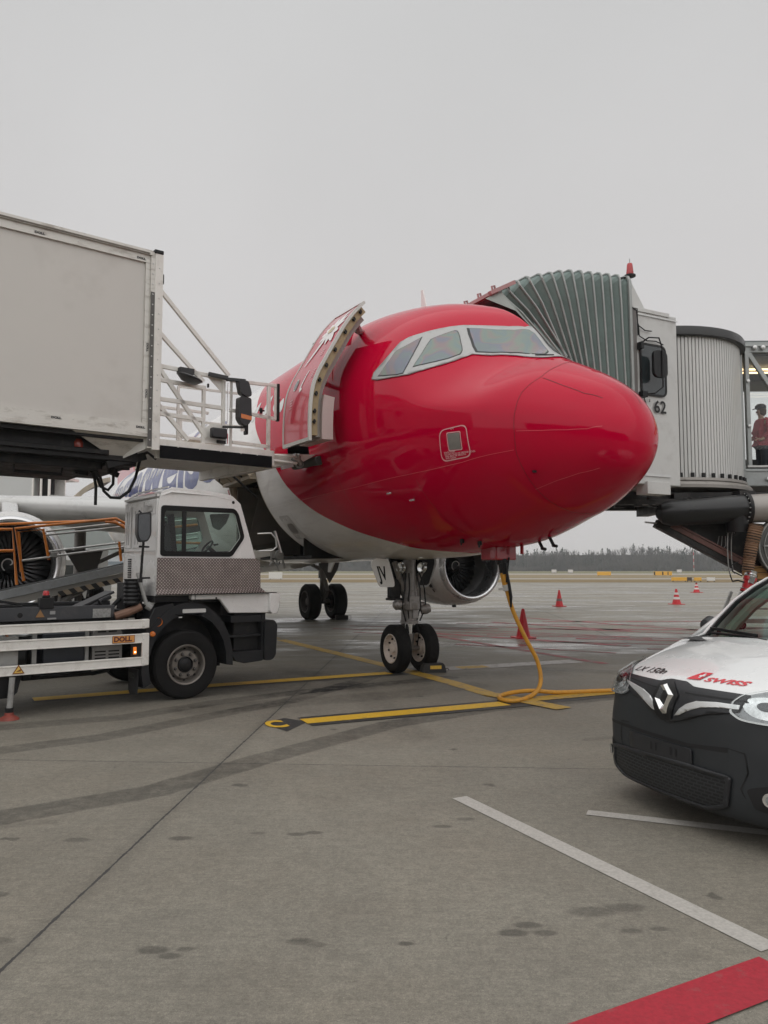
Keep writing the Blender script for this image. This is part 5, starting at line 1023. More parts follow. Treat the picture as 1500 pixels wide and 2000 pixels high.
# side guard rails
for z0_, z1_, nm in ((.935, 1.045, 1), (.755, .87, 1), (.475, .585, 1)):
    part('side_rail', off_white, TK, lambda g: (g.box(-6.2, -.60, -.005, .035, z0_, z1_), g.box(-6.2, -.6, -.012, -.004, z1_-.018, z1_), g.box(-6.2, -.6, -.010, -.004, z0_, z0_+.014)), bevel=.003)
part('rail_end', off_white, TK, lambda g: (g.prism([(-.60, .47), (-.60, .875), (-.515, .875), (-.515, .48)], -.014, .04, 'xz', holes=()), g.prism([(-.60, .93), (-.60, 1.05), (-.515, 1.05), (-.515, .94)], -.014, .04, 'xz')), bevel=.008)
part('rail_bolts', alu, TK, lambda g: [g.lathe([(.007, 0), (0, -.006)], (-.585, -.015, z_), (0, 1, 0), 8) for z_ in (.50, .56, .80, .85, .96, 1.02)])
sg_ = part('maker_plate', mat('plate_orange', (.66, .30, .08), .4, var=.04), TK, lambda g: g.box(-.97, -.70, -.014, -.006, .772, .858))
text_on('plate_lettering', 'DOLL', DY, mat('maroon_print', (.10, .02, .02), .5), sg_, .080, (-.955, .790), off=.0125, flip=1, bold=.004, sx=1.08)
part('plate_border', mat('maroon_print', (.10, .02, .02), .5), sg_, lambda g: g.prism([(-.972, .770), (-.698, .770), (-.698, .860), (-.972, .860)], -.0145, -.0135, 'xz', holes=[[(-.967, .775), (-.703, .775), (-.703, .855), (-.967, .855)]]))
part('warning_triangle', mat('triangle_yellow', (.75, .5, .12), .4), TK, lambda g: g.prism([(-2.07, .50), (-1.96, .50), (-2.015, .585)], -.016, -.011, 'xz'))
part('triangle_border', mat('triangle_brown', (.20, .07, .02), .4), TK, lambda g: (g.prism([(-2.08, .494), (-1.95, .494), (-2.015, .597)], -.0165, -.0145, 'xz', holes=[[(-2.062, .505), (-1.968, .505), (-2.015, .577)]]), g.prism([(-2.04, .52), (-1.99, .52), (-1.99, .55)], -.019, -.0165, 'xz')))
part('side_marker_lamp', mat('marker_lamp', (.6, .15, .02), .3, emit=(1, .28, .04, .5)), TK, lambda g: g.box(-.705, -.665, .0, .02, .62, .71), bevel=.005)
part('lamp_bulb', mat('lamp_bulb', (1, .7, .4), .3, emit=(1, .62, .25, 9)), TK, lambda g: g.box(-.692, -.677, -.004, .0, .64, .655))
part('lamp_holder', dark, TK, lambda g: g.box(-.73, -.61, .02, .03, .585, .755))
# chassis
part('chassis_beam', mat('chassis_grey', (.045, .047, .052), .5, var=.15, dirt=(.13, .11, .1, .4), dscale=6), TK, lambda g: (g.box(-6.2, -.85, .30, .38, 1.06, 1.22), g.box(-6.2, -.45, 1.7, 1.78, 1.02, 1.22), g.box(-6.2, 1.0, .60, .70, .70, .95), g.box(-6.2, 1.0, 1.4, 1.5, .70, .95), g.box(-6.2, -.7, .42, 1.7, 1.0, 1.06)), bevel=.006)
part('data_plate', mat('data_plate', (.32, .32, .31), .35, metal=.4, var=.3, vscale=40), TK, lambda g: g.box(-1.12, -.90, .290, .298, 1.07, 1.18))
part('warning_sticker', mat('brown_sticker', (.28, .15, .06), .5), TK, lambda g: g.prism([(-1.78, 1.10), (-1.68, 1.10), (-1.73, 1.19)], .290, .298, 'xz'))
part('chassis_sticker', mat('grey_sticker', (.3, .3, .3), .5), TK, lambda g: (g.box(-1.62, -1.56, .290, .298, 1.13, 1.17), g.box(-1.65, -1.55, .280, .289, 1.07, 1.09)))
part('beam_hole', void, TK, lambda g: g.lathe([(.03, 0), (0, -.002)], (-1.95, .298, 1.13), (0, 1, 0), 14))
part('engine_cover', mat('cover_grey', (.26, .25, .24), .45, metal=.4, var=.1, dirt=(.12, .1, .09, .5), dscale=8), TK, lambda g: g.prism(rpoly([(-1.16, .46), (-.80, .46), (-.80, .90), (-.86, .96), (-1.10, .96), (-1.16, .90)], .03), .14, .2, 'xz'), bevel=.01)
part('cover_louvre', void, TK, lambda g: [g.box(a, a+.13, .132, .139, z_, z_+.016) for z_ in (.50, .54, .58, .62, .66) for a in (-1.13, -.965)]+[g.box(a, a+.10, .132, .139, z_, z_+.014) for z_ in (.90, .925) for a in (-1.10, -.97)])
part('battery_box', mat('blue_black_box', (.022, .026, .034), .4, var=.2), TK, lambda g: g.box(-1.72, -1.20, .18, .6, .52, .92), bevel=.02)
part('fuel_tank', mat('tank_dark', (.03, .031, .033), .4, metal=.3, var=.2), TK, lambda g: (g.lathe([(0, 0), (.26, 0), (.29, .03), (.29, .85), (.26, .88), (0, .88)], (-2.75, .50, .68), (1, 0, 0), 28),), bevel=0)
part('tank_strap', grey_metal, TK, lambda g: (g.box(-1.84, -1.79, .15, .19, .50, .92), g.box(-2.30, -2.25, .16, .2, .50, .92), g.box(-1.24, -1.20, .15, .18, .50, .92)))
part('air_pipes', steel, TK, lambda g: [g.tube([(-2.4+.3*i, .25, .93), (-2.2+.3*i, .28, .90), (-2.05+.3*i, .24, .94)], .028, 8) for i in range(5)])
part('orange_strap', mat('rust_orange', (.35, .13, .05), .6, var=.2), TK, lambda g: (g.beam((-2.12, .2, .95), (-2.02, .2, .72), .05, .02), g.beam((-2.15, .19, .7), (-2.0, .19, .60), .05, .02)))
part('transmission', dark, TK, lambda g: (g.box(-2.1, -1.2, .5, 1.2, .40, .75), g.lathe([(0, 0), (.16, 0), (.18, .7), (.12, .9), (0, .9)], (-1.15, 1.0, .62), (1, 0, 0), 16), g.box(-1.9, -1.1, .35, .7, .36, .46), g.box(-1.6, -.9, .7, 1.5, .42, .9), g.tube([(-1.8, .3, .42), (-1.5, .3, .40), (-1.3, .32, .43), (-1.1, .3, .39), (-.9, .3, .42)], .03, 6)), bevel=.02)
# jack
part('support_leg', grey_metal, TK, lambda g: (g.tube([(-2.08, -.03, .46), (-2.10, -.03, .08)], .032, 12), g.box(-2.2, -2.0, .1, .35, .3, .9)))
part('jack_foot', mat('rusty_red_foot', (.24, .05, .035), .6, var=.3, vscale=12), TK, lambda g: (g.lathe([(.11, 0), (.10, .02), (.05, .05), (.045, .08), (0, .08)], (-2.10, -.03, .0), (0, 0, 1), 20),))
part('jack_collar', dark, TK, lambda g: g.tube([(-2.10, -.03, .075), (-2.10, -.03, .13)], .045, 12))
part('jack_box', black, TK, lambda g: g.prism([(-2.45, .46), (-1.96, .46), (-2.0, .28), (-2.06, .22), (-2.45, .22)], .06, .5, 'xz'), bevel=.01)
# behind the cab: tilt gear, air intake, exhaust, mirror pole
part('cab_mount', dark, TK, lambda g: (g.tube([(-.62, .28, 1.50), (-.50, .30, 1.12)], .035, 10), g.box(-.80, -.50, .30, .60, 1.05, 1.16), g.obox((-.62, .45, 1.32), (.22, .30, .36)), g.tube([(-.75, .2, 1.3), (-.60, .22, 1.2), (-.58, .3, 1.05)], .02, 6), g.tube([(-.9, .5, 1.10), (-.75, .45, 1.28), (-.55, .5, 1.35)], .03, 6), g.box(-.42, .05, .1, .7, 1.24, 1.33)), bevel=.01)
part('air_bellows', black, TK, lambda g: g.lathe([(.09+.012*(i % 2), .025*i) for i in range(14)], (-.66, .24, 1.22), (0, 0, 1), 16))
part('rubber_boot', mat('brown_hose', (.22, .12, .08), .6, var=.2), TK, lambda g: g.tube([(-.86, .25, 1.08), (-.70, .22, 1.13), (-.55, .2, 1.20)], [.05, .055, .05], 10))
part('cab_strut', grey_metal, TK, lambda g: (g.tube([(-.62, .16, 1.62), (-.50, .14, 1.22)], .025, 10), g.tube([(-.50, .14, 1.22), (-.44, .12, 1.18)], .05, 10)))
part('rear_fender', fm, TK, lambda g: (g.prism([(-.54, .80), (-.56, .95), (-.45, 1.18), (-.20, 1.24), (-.14, 1.12), (-.36, 1.0), (-.44, .80)], .012, .45, 'xz'),), bevel=.01)
part('far_tube', mat('dark_guard', (.05, .05, .055), .5), TK, lambda g: (g.beam((-1.2, 1.2, 1.10), (-.62, 1.2, 1.36), .35, .03), g.tube([(-1.0, .9, 1.16), (-.85, .8, 1.26), (-.72, .9, 1.3)], .03, 8)))
mp_ = part('reversing_mirror', mir_m, TK, lambda g: g.prism(rpoly([(-.735, 2.36), (-.56, 2.385), (-.555, 2.10), (-.60, 2.01), (-.70, 2.0), (-.735, 2.10)], .035), -.12, -.04, 'xz'), bevel=.02)
part('mirror_face', mat('mirror_dark', (.10, .105, .11), .15, metal=.9, var=.2, vscale=5), mp_, lambda g: g.prism(rpoly([(-.725, 2.34), (-.585, 2.36), (-.58, 2.10), (-.61, 2.03), (-.69, 2.02), (-.725, 2.10)], .03), -.128, -.120, 'xz'))
part('mirror_pole', dark, mp_, lambda g: (g.tube([(-.64, -.08, 2.02), (-.66, -.06, 1.55)], .016, 8), g.tube([(-.66, .04, 2.40), (-.64, -.07, 2.34)], .012, 6), g.tube([(-.68, -.05, 1.95), (-.52, .06, 1.95)], .012, 6), g.tube([(-.66, -.05, 1.56), (-.50, .06, 1.56)], .012, 6), g.obox((-.665, -.06, 1.53), (.05, .04, .05))))
part('grab_handle', alu, TK, lambda g: (g.tube([(1.02, .06, 2.16), (1.20, .0, 2.17), (1.26, -.02, 2.10), (1.28, -.02, 1.98), (1.22, 0, 1.93), (1.04, .06, 1.92)], .012, 8), g.beam((1.24, -.03, 2.20), (1.34, -.03, 1.90), .045, .02)))
# deck equipment between the cab and the lift
part('beacon', redmat, TK, lambda g: (g.lathe([(.035, 0), (.04, .05), (.03, .08), (0, .085)], (-1.66, .34, 1.33), (0, 0, 1), 14),))
part('valve_block', dark, TK, lambda g: (g.box(-1.74, -1.58, .28, .4, 1.20, 1.33), g.box(-1.70, -1.62, .3, .38, 1.33, 1.36), g.box(-2.2, -1.9, .4, .9, 1.22, 1.25)), bevel=.008)
part('deck_hoses', black, TK, lambda g: [g.tube([(-2.6, .4+.04*i, 1.34+.01*i), (-2.2, .4+.04*i, 1.30), (-1.9, .42+.04*i, 1.25), (-1.3, .45, 1.24)], .014, 6) for i in range(5)]+[g.tube([(-1.15, .5, 1.20), (-1.0, .5, 1.28), (-.9, .52, 1.15)], .018, 6)])

# ------------------------------------------------------------ belt loader
BL = thing('belt_loader', 'orange railed belt loader angled up to the open cargo hold', 'belt loader', (-2.77, 13.86, 0), HEAD)
sl = lambda x: 1.72+(x+1.89)*.232
bm_ = part('conveyor', steel, BL, lambda g: (g.beam((-7.2, 0, sl(-7.2)-.055), (-.4, 0, sl(-.4)-.055), .08, .13), g.beam((-7.2, 1.0, sl(-7.2)-.055), (-.4, 1.0, sl(-.4)-.055), .08, .13)))
part('conveyor_side', mat('side_cream', (.42, .41, .38), .5, metal=.2, var=.08), bm_, lambda g: (g.beam((-7.2, .02, sl(-7.2)-.19), (-1.4, .02, sl(-1.4)-.19), .06, .12)))
part('belt', rubber, bm_, lambda g: g.beam((-7.2, .5, sl(-7.2)+.0), (-.2, .5, sl(-.2)), .85, .03))
def hazard():
    m = bpy.data.materials.new('hazard_stripes'); m.use_nodes = True; t = m.node_tree; b = t.nodes['Principled BSDF']; L = t.links.new
    tc = NN(t, 'ShaderNodeTexCoord'); s3 = NN(t, 'ShaderNodeSeparateXYZ'); L(tc.outputs['Object'], s3.inputs[0])
    a = NN(t, 'ShaderNodeMath', operation='ADD'); L(s3.outputs[0], a.inputs[0]); L(s3.outputs[2], a.inputs[1])
    f = NN(t, 'ShaderNodeMath', operation='FRACT'); d = NN(t, 'ShaderNodeMath', operation='DIVIDE'); L(a.outputs[0], d.inputs[0]); d.inputs[1].default_value = .21; L(d.outputs[0], f.inputs[0])
    g_ = NN(t, 'ShaderNodeMath', operation='GREATER_THAN'); L(f.outputs[0], g_.inputs[0]); g_.inputs[1].default_value = .5
    x = NN(t, 'ShaderNodeMixRGB'); L(g_.outputs[0], x.inputs[0]); x.inputs[1].default_value = (.42, .34, .24, 1); x.inputs[2].default_value = (.03, .03, .03, 1); L(x.outputs[0], b.inputs['Base Color']); b.inputs['Roughness'].default_value = .5
    return m
part('hazard_strip', hazard(), bm_, lambda g: g.beam((-2.85, -.04, sl(-2.85)-.235), (-1.1, -.04, sl(-1.1)-.235), .01, .085))
orr = part('side_rail', orange, BL, lambda g: [g.tube(P, .024, 8) for P in (
    [(-7, 0, 2.2), (-3.55, 0, 2.30), (-3.46, 0, 1.42)], [(-7, 0, 1.86), (-3.53, 0, 1.96)],
    [(-3.36, 0, 1.48), (-3.51, 0, 2.31), (-1.98, 0, 2.52), (-1.6, 0, 2.32), (-.6, 0, 2.45)], [(-3.40, 0, 1.62), (-3.46, 0, 2.26), (-3.10, 0, 2.31), (-3.0, 0, 1.82)], [(-2.15, .0, 2.46), (-1.98, .0, 2.45), (-1.6, .0, 2.24)], [(-1.92, 0, 2.13), (-1.88, 0, 1.80)], [(-1.45, 0, 2.3), (-1.38, 0, 1.9)], [(-1.40, 0, 2.14), (-.5, 0, 2.12)])])
part('steel_rail', alu, BL, lambda g: [g.tube(P, .018, 8) for P in ([(-3.40, -.02, 1.80), (-2.99, -.02, 1.86)], [(-3.01, 0, 1.95), (-.6, 0, 2.30)], [(-2.99, 0, 1.87), (-.6, 0, 2.22)], [(-3.06, .1, 2.28), (-.6, .1, 2.64)], [(-3.06, .1, 2.22), (-.6, .1, 2.56)])])
part('rail_clamp', grey_metal, BL, lambda g: g.obox((-2.93, 0, 1.90), (.10, .06, .09)), bevel=.01)
part('far_rail', orange, BL, lambda g: [g.tube(P, .024, 8) for P in ([(-7, 1.0, 2.2), (-1.9, 1.0, 2.55), (-1.5, 1.0, 2.35)],)])
part('chassis', mat('loader_body', (.33, .32, .31), .45, var=.08, dirt=(.1, .09, .08, .5), dscale=5), BL, lambda g: (g.box(-7.0, -3.4, -.5, 1.5, .45, .95), g.box(-3.3, -1.7, .2, 1.2, .5, .85), g.box(-2.85, -2.80, -.0, .05, .3, 1.42)), bevel=.04)
part('lift_cylinder', grey_metal, BL, lambda g: (g.tube([(-4.2, .5, .9), (-2.6, .5, 1.45)], .07, 10), g.tube([(-3.3, .1, .8), (-2.2, .1, 1.5)], .05, 8)))
for (x_, y_) in ((-6.2, -.5), (-6.2, 1.5), (-3.9, -.5), (-3.9, 1.5)): wheel('wheel', BL, (x_, y_, .35), .35, .24, trw, (0, -1 if y_ < 0 else 1, 0))
part('operator_console', dark, BL, lambda g: (g.obox((-2.35, -.1, .95), (.25, .3, .2)), g.tube([(-2.5, 0, .8), (-2.4, 0, 1.2), (-2.1, 0, 1.1)], .03, 6)), bevel=.02)
part('conveyor_head', off_white, BL, lambda g: (g.beam((-.15, -.05, sl(-.15)-.28), (.78, -.05, sl(.78)-.36), .08, .14), g.beam((-.15, .95, sl(-.15)-.28), (.78, .95, sl(.78)-.36), .08, .14)), bevel=.01)
part('head_roller', grey_metal, BL, lambda g: (g.lathe([(0, -.06), (.085, -.06), (.095, 0), (.085, .06), (0, .06)], (.88, -.1, 1.92), (0, 1, 0), 18), g.obox((.80, -.12, 1.93), (.16, .05, .14)), g.tube([(.72, -.1, 1.86), (.86, -.12, 1.72), (.9, -.1, 1.80)], .02, 6), g.tube([(.84, -.1, 1.84), (.88, -.12, 1.62)], .015, 6), g.tube([(.95, -.1, 1.9), (1.0, -.1, 1.68)], .02, 6), g.tube([(.78, -.1, 1.82), (.70, -.1, 1.72)], .018, 6)), bevel=.008)
part('head_lamp', redmat, BL, lambda g: g.obox((.36, -.105, 1.87), (.07, .03, .08)))

# ------------------------------------------------------------ jet bridge
JB = thing('jet_bridge', 'grey passenger boarding bridge with green bellows canopy and ribbed round cab', 'jet bridge', (2.607, 7.864, 0), R(27.526-90))
S0_, S1_ = 4.0, 7.3            # stations of the near and far bellows walls; local x = -s, y = outboard
fab = mat('canopy_fabric', (.17, .225, .21), .6, var=.14, vscale=2.2, bump=.35, bscale=5, dirt=(.09, .11, .10, .4), dscale=3)
hoopm = mat('canopy_hoop', (.34, .36, .35), .45, metal=.2, var=.12, vscale=12)
tops = [(4.04, 6.85), (3.81, 6.85), (3.59, 6.83), (3.39, 6.81), (3.18, 6.79), (2.96, 6.77), (2.74, 6.74), (2.52, 6.69), (2.31, 6.62), (2.08, 6.55), (1.83, 6.46), (1.62, 6.35), (1.42, 6.21), (1.27, 6.12)]
mids = [(4.06, 5.18), (3.88, 5.22), (3.69, 5.14), (3.49, 5.11), (3.32, 5.09), (3.18, 5.10), (3.03, 5.12), (2.89, 5.16), (2.7, 5.18), (2.48, 5.35), (2.3, 5.48), (2.14, 5.57), (1.99, 5.63), (1.85, 5.70)]
bots = []
for (a, b_), (c, d) in zip(tops, mids):
    k = (3.4-b_)/(d-b_); y = a+(c-a)*k; bots.append((min(y, 4.1), 3.4))
bots = [(b_[0] if b_[0] > 2.0 else 2.6, b_[1]) for b_ in bots]
for i in range(7, 14): bots[i] = (max(min(bots[i][0], 3.6), bots[6][0]*.98), 3.4+.12*(i-6))
can = G()
def wall_pts(i, f, s_in):   # near wall points top->bottom for hoop i(+fraction f toward i+1)
    j = min(i+1, len(tops)-1); out = []
    for k in range(7):
        t_ = k/6; A = (tops[i][0]+(bots[i][0]-tops[i][0])*t_, tops[i][1]+(bots[i][1]-tops[i][1])*t_); B = (tops[j][0]+(bots[j][0]-tops[j][0])*t_, tops[j][1]+(bots[j][1]-tops[j][1])*t_)
        out.append((A[0]+(B[0]-A[0])*f, A[1]+(B[1]-A[1])*f))
    return out
strips = []
for i in range(len(tops)-1):
    for f, ins in ((0, 0), (.30, .045), (.5, .085), (.72, .045)):
        strips.append((wall_pts(i, f, ins), ins))
strips.append((wall_pts(len(tops)-1, 0, 0), 0))
rings = []
for W_, ins in strips:
    near = [(-(S0_+ins), y, z) for y, z in W_][::-1]; far_ = [(-(S1_-ins), y, z) for y, z in W_]
    y, z = W_[0]; c = .10
    ring = near[:-1]+[(-(S0_+ins), y, z-c-ins), (-(S0_+ins+c*.35), y, z-.03-ins), (-(S0_+ins+c), y, z-ins)]+[(-(S0_+(S1_-S0_)*q), y, z-ins-.0) for q in (.25, .5, .75)]+[(-(S1_-ins-c), y, z-ins), (-(S1_-ins-c*.35), y, z-.03-ins), (-(S1_-ins), y, z-c-ins)]+far_[1:]
    rings.append(ring)
n = len(rings[0]); can.add([p_ for q in rings for p_ in q], [(i*n+k, i*n+k+1, (i+1)*n+k+1, (i+1)*n+k) for i in range(len(rings)-1) for k in range(n-1)])
canopy = can.build('bellows_canopy', fab, JB, ang=12)
s_ = canopy.modifiers.new('s', 'SOLIDIFY'); s_.thickness = .006
for i in range(len(tops)):
    ring = rings[min(i*4, len(rings)-1)]; g = G(); P = [Vector(p_) for p_ in ring]; c_ = sum(P, Vector())/len(P)
    P = [p_+Vector((.012 if p_.x > -(S0_+S1_)/2 else -.012, 0, .010 if p_.z > 6 else 0)) for p_ in P]
    g.tube(P, .020 if i else .035, 6); g.build('canopy_hoop', hoopm, canopy)
pinkm = mat('canopy_edge_bar', (.42, .22, .22), .45, var=.1, dirt=(.3, .28, .26, .5))
part('canopy_edge_bar', pinkm, canopy, lambda g: (g.beam((-(S0_-.02), 1.50, 6.28), (-(S0_-.02), 1.02, 6.02), .07, .06), g.beam((-S0_, 1.18, 6.10), (-S1_, 1.18, 6.10), .06, .06)))
part('canopy_hooks', pinkm, canopy, lambda g: [g.tube([(-(S0_+dx), 1.25+.0*dx, 6.12), (-(S0_+dx), 1.22, 6.24), (-(S0_+dx), 1.27, 6.26), (-(S0_+dx), 1.30, 6.16)], .018, 6) for dx in (.2, .6, 1.0, 1.4, 1.8)])
part('canopy_front_flap', mat('flap_grey', (.27, .29, .27), .6, var=.12, bump=.3, bscale=4), canopy, lambda g: g.add([(-S0_, 1.25, 6.10), (-S0_, .95, 5.93), (-(S0_-.25), 1.35, 5.72), (-(S0_-.05), 1.85, 5.55), (-(S0_+.02), 1.95, 5.60), (-(S0_+.02), 1.5, 5.95)], [(0, 1, 2), (0, 2, 5), (5, 2, 3), (5, 3, 4)]))
part('canopy_lower_curtain', fab, canopy, lambda g: g.add([(-S0_, 1.9, 5.7), (-(S0_-.15), 2.0, 4.6), (-(S0_-.1), 2.35, 3.5), (-S0_, 2.8, 3.5), (-S0_, 2.6, 5.2)], [(0, 1, 2, 3, 4)]))
jw = mat('bridge_wall', (.58, .58, .565), .4, metal=.15, var=.03, vscale=1.5, dirt=(.3, .28, .26, .35), dscale=2.5)
jcab = part('bridge_cab', jw, JB, lambda g: (g.box(-7.25, -4.0, 4.15, 5.2, 3.15, 6.28),), bevel=.02)
part('cab_front_post', mat('post_dark_grey', (.13, .12, .115), .5, var=.1), jcab, lambda g: (g.box(-4.3, -3.97, 4.06, 4.17, 3.2, 6.28),), bevel=.004)
part('roof_hood', jw, jcab, lambda g: (g.prism([(4.06, 6.84), (4.46, 6.285), (4.06, 6.285)], -7.2, -4.02, 'yz'), g.box(-4.02, -3.98, 4.12, 5.0, 6.24, 6.31)), bevel=.004)
part('corner_mould', alu, jcab, lambda g: (g.box(-4.0, -3.975, 4.18, 4.93, 3.30, 3.35), g.box(-3.985, -3.975, 4.18, 5.2, 6.18, 6.2)))
wf = rrect(4.26, 4.86, 4.76, 5.66, .10)
part('cab_window', mat('dark_window', (.035, .045, .048), .08, coat=.5), jcab, lambda g: g.prism([(a, b_) for a, b_ in wf], -3.985, -3.972, 'yz'))
part('window_gasket', black, jcab, lambda g: g.prism(rrect(4.24, 4.88, 4.74, 5.68, .12), -3.99, -3.965, 'yz', holes=[rrect(4.275, 4.845, 4.775, 5.645, .09)]))
mj = part('cab_mirror', black, JB, lambda g: g.prism(rrect(4.33, 4.66, 5.02, 5.50, .10), -3.80, -3.74, 'yz'), bevel=.02)
part('mirror_arm', black, mj, lambda g: (g.tube([(-3.98, 4.20, 5.62), (-3.80, 4.28, 5.72), (-3.74, 4.46, 5.72), (-3.73, 4.52, 5.55), (-3.73, 4.52, 4.85), (-3.80, 4.40, 4.74), (-3.98, 4.24, 4.74)], .014, 8), g.obox((-3.93, 4.21, 5.60), (.1, .06, .12)), g.obox((-3.93, 4.25, 4.73), (.1, .12, .10))))
part('wall_cable', black, jcab, lambda g: [g.tube(P, .011, 6) for P in ([(-3.97, 4.10, 6.26), (-3.97, 4.18, 6.24), (-3.97, 4.20, 5.98), (-3.96, 4.36, 5.90), (-3.96, 4.52, 5.91)], [(-3.96, 4.20, 6.0), (-3.96, 4.22, 5.78), (-3.96, 4.40, 5.72), (-3.96, 4.62, 5.74), (-3.96, 4.80, 5.70)], [(-3.97, 4.05, 6.27), (-3.98, 4.2, 6.28), (-3.98, 4.21, 5.8)], [(-3.97, 4.3, 4.7), (-3.95, 4.34, 4.55)])])
vs, fs = text_tris('62', .31, .006); drape('stand_number', None, lambda u, v: (-3.972, 4.545+u*1.0, 4.45+v), black, jcab, off=0, tris=(vs, fs), du=1, dv=1)
part('number_mark', black, jcab, lambda g: g.prism([(4.43, 4.62), (4.455, 4.62), (4.455, 4.68), (4.445, 4.68)], -3.974, -3.972, 'yz'))
part('service_box', jw, jcab, lambda g: g.box(-4.2, -3.93, 4.30, 4.86, 2.98, 3.20), bevel=.006)
bc = part('warning_beacon', mat('red_beacon', (.42, .01, .015), .25, coat=.6), JB, lambda g: g.lathe([(.06, 0), (.065, .03), (.05, .19), (.04, .21), (0, .21)], (-4.05, 4.12, 6.90), (0, 0, 1), 20))
part('beacon_base', dark, bc, lambda g: (g.lathe([(.0, 0), (.10, 0), (.10, .025), (0, .025)], (-4.05, 4.12, 6.87), (0, 0, 1), 20), g.tube([(-4.05, 4.12, 6.87), (-4.05, 3.88, 6.80)], .015, 6), g.tube([(-4.05, 4.12, 7.1), (-4.05, 4.12, 7.2)], .004, 5)))
# round cab (world placed, parented to the bridge through its inverse)
JM = Matrix.Translation((2.607, 7.864, 0)) @ Matrix.Rotation(R(27.526-90), 4, 'Z'); JI = JM.inverted()
def jl(x, y, z): return JI @ Vector((x, y, z))
RC = (5.81, 16.4); rr_ = 1.74
rib_m = mat('ribbed_wall', (.60, .60, .585), .42, metal=.15, var=.04, vscale=1.2, dirt=(.35, .32, .3, .25), dscale=1.5, stretch=(1, 1, .3))
def jlathe(name, prof, m, parent=JB, n=96, rmod=None, z0=0, c=RC, ang=35):
    g = G(); g.lathe(prof, jl(c[0], c[1], z0), (0, 0, 1), n, rmod=rmod); return g.build(name, m, parent, ang=ang)
def rib_geo():
    g = G(); n = 152; vs = []; c = jl(*RC, 0)
    for k in range(n):
        for q, r_ in ((0, 1), (.74, 1), (.80, .978), (.94, .978)):
            a = 2*math.pi*(k+q)/n; vs.append((c.x+rr_*r_*math.cos(a), c.y+rr_*r_*math.sin(a)))
    m_ = len(vs); g.add([(x, y, 3.42) for x, y in vs]+[(x, y, 6.28) for x, y in vs], [(k, (k+1) % m_, (k+1) % m_+m_, k+m_) for k in range(m_)])
    return g.build('round_cab', rib_m, JB, ang=20)
rotc = rib_geo()
jlathe('roof_ring', [(0, 6.42), (1.6, 6.40), (1.83, 6.37), (1.85, 6.33), (1.85, 6.20), (1.80, 6.18), (1.68, 6.20)], mat('black_ring', (.02, .02, .02), .35, var=.1), rotc)
jlathe('floor_ring', [(1.70, 3.42), (1.80, 3.42), (1.81, 3.37), (1.79, 3.35), (1.86, 3.33), (1.90, 3.28), (1.90, 3.22), (1.80, 3.19), (0, 3.17)], mat('ring_grey', (.30, .28, .26), .45, metal=.4, var=.1, dirt=(.1, .08, .07, .6), dscale=6), rotc)
g = G()
for k in range(50):
    a = 2*math.pi*k/50; g.obox(jl(RC[0]+1.765*math.cos(a), RC[1]+1.765*math.sin(a), 3.46), (.05, .05, .10), (0, 0, a-R(27.526-90)))
tz = g.build('brush_seal', black, rotc)
# glazed tunnel running to the right
tn = mat('tunnel_frame', (.36, .38, .375), .42, metal=.3, var=.06, vscale=3, dirt=(.2, .19, .18, .4), dscale=5)
JT = thing('bridge_tunnel', 'glazed grey tunnel of the boarding bridge behind the ribbed round cab', 'bridge tunnel', (7.62, 16.0, 0), R(-1.5))
def tpart(name, m, fn, parent=JT, **k): return part(name, m, parent, fn, **k)
tpart('top_beam', tn, lambda g: (g.box(-.3, 9, -.02, .12, 6.24, 6.46), g.box(-.3, 9, 2.4, 2.55, 6.24, 6.46), g.box(-.3, 9, -.05, -.02, 6.36, 6.40)), bevel=.006)
tpart('beam_bolt', alu, lambda g: [g.lathe([(.045, 0), (.045, -.06), (.02, -.07), (0, -.07)], (x_, -.04, 6.33), (0, 1, 0), 12) for x_ in (.21, .38, 1.6, 1.78)])
tpart('roof', mat('tunnel_roof', (.16, .18, .18), .5, var=.1), lambda g: g.box(-.3, 9, 0, 2.5, 6.40, 6.50))
tpart('ceiling', mat('tunnel_ceiling', (.12, .14, .14), .55, var=.15), lambda g: (g.box(-.2, 9, .13, 2.39, 6.20, 6.24), g.box(-.2, 9, 2.36, 2.39, 5.95, 6.20)))
tpart('strip_light', mat('strip_light', (1, .85, .6), .5, emit=(1, .70, .38, 3.0)), lambda g: (g.beam((-.2, 1.05, 6.15), (9, 1.0, 6.15), .05, .03), g.beam((-.2, 1.35, 6.15), (9, 1.3, 6.15), .05, .03)))
tpart('window_post', tn, lambda g: (g.box(.02, .10, -.03, .08, 3.8, 6.26), g.box(-.12, -.05, -.05, .08, 3.4, 6.3), g.box(2.6, 2.7, -.03, .08, 3.8, 6.26)), bevel=.006)
tpart('diagonal_brace', tn, lambda g: (g.beam((.10, .02, 6.25), (1.55, .02, 3.85), .07, .09),), bevel=.004)
tpart('post_fitting', alu, lambda g: [g.lathe([(.035, 0), (.035, -.04), (0, -.045)], (.06, -.03, z_), (0, 1, 0), 12) for z_ in (5.62, 4.66)])
tpart('bottom_beam', tn, lambda g: (g.box(-.3, 9, -.03, .14, 3.40, 3.76), g.box(-.3, 9, 2.4, 2.55, 3.40, 3.76), g.box(-.3, 9, -.05, -.02, 3.70, 3.735)), bevel=.006)
tpart('beam_bolt', alu, lambda g: g.lathe([(.045, 0), (.045, -.06), (0, -.07)], (.40, -.04, 3.54), (0, 1, 0), 12))
tpart('window_sill', jw, lambda g: g.box(.0, 9, -.04, .10, 3.79, 3.83))
tpart('floor', mat('tunnel_floor', (.03, .03, .032), .7), lambda g: g.box(-.3, 9, .1, 2.45, 3.5, 3.56))
tpart('far_parapet', dark, lambda g: g.box(.6, 9, 2.3, 2.36, 3.56, 4.28))
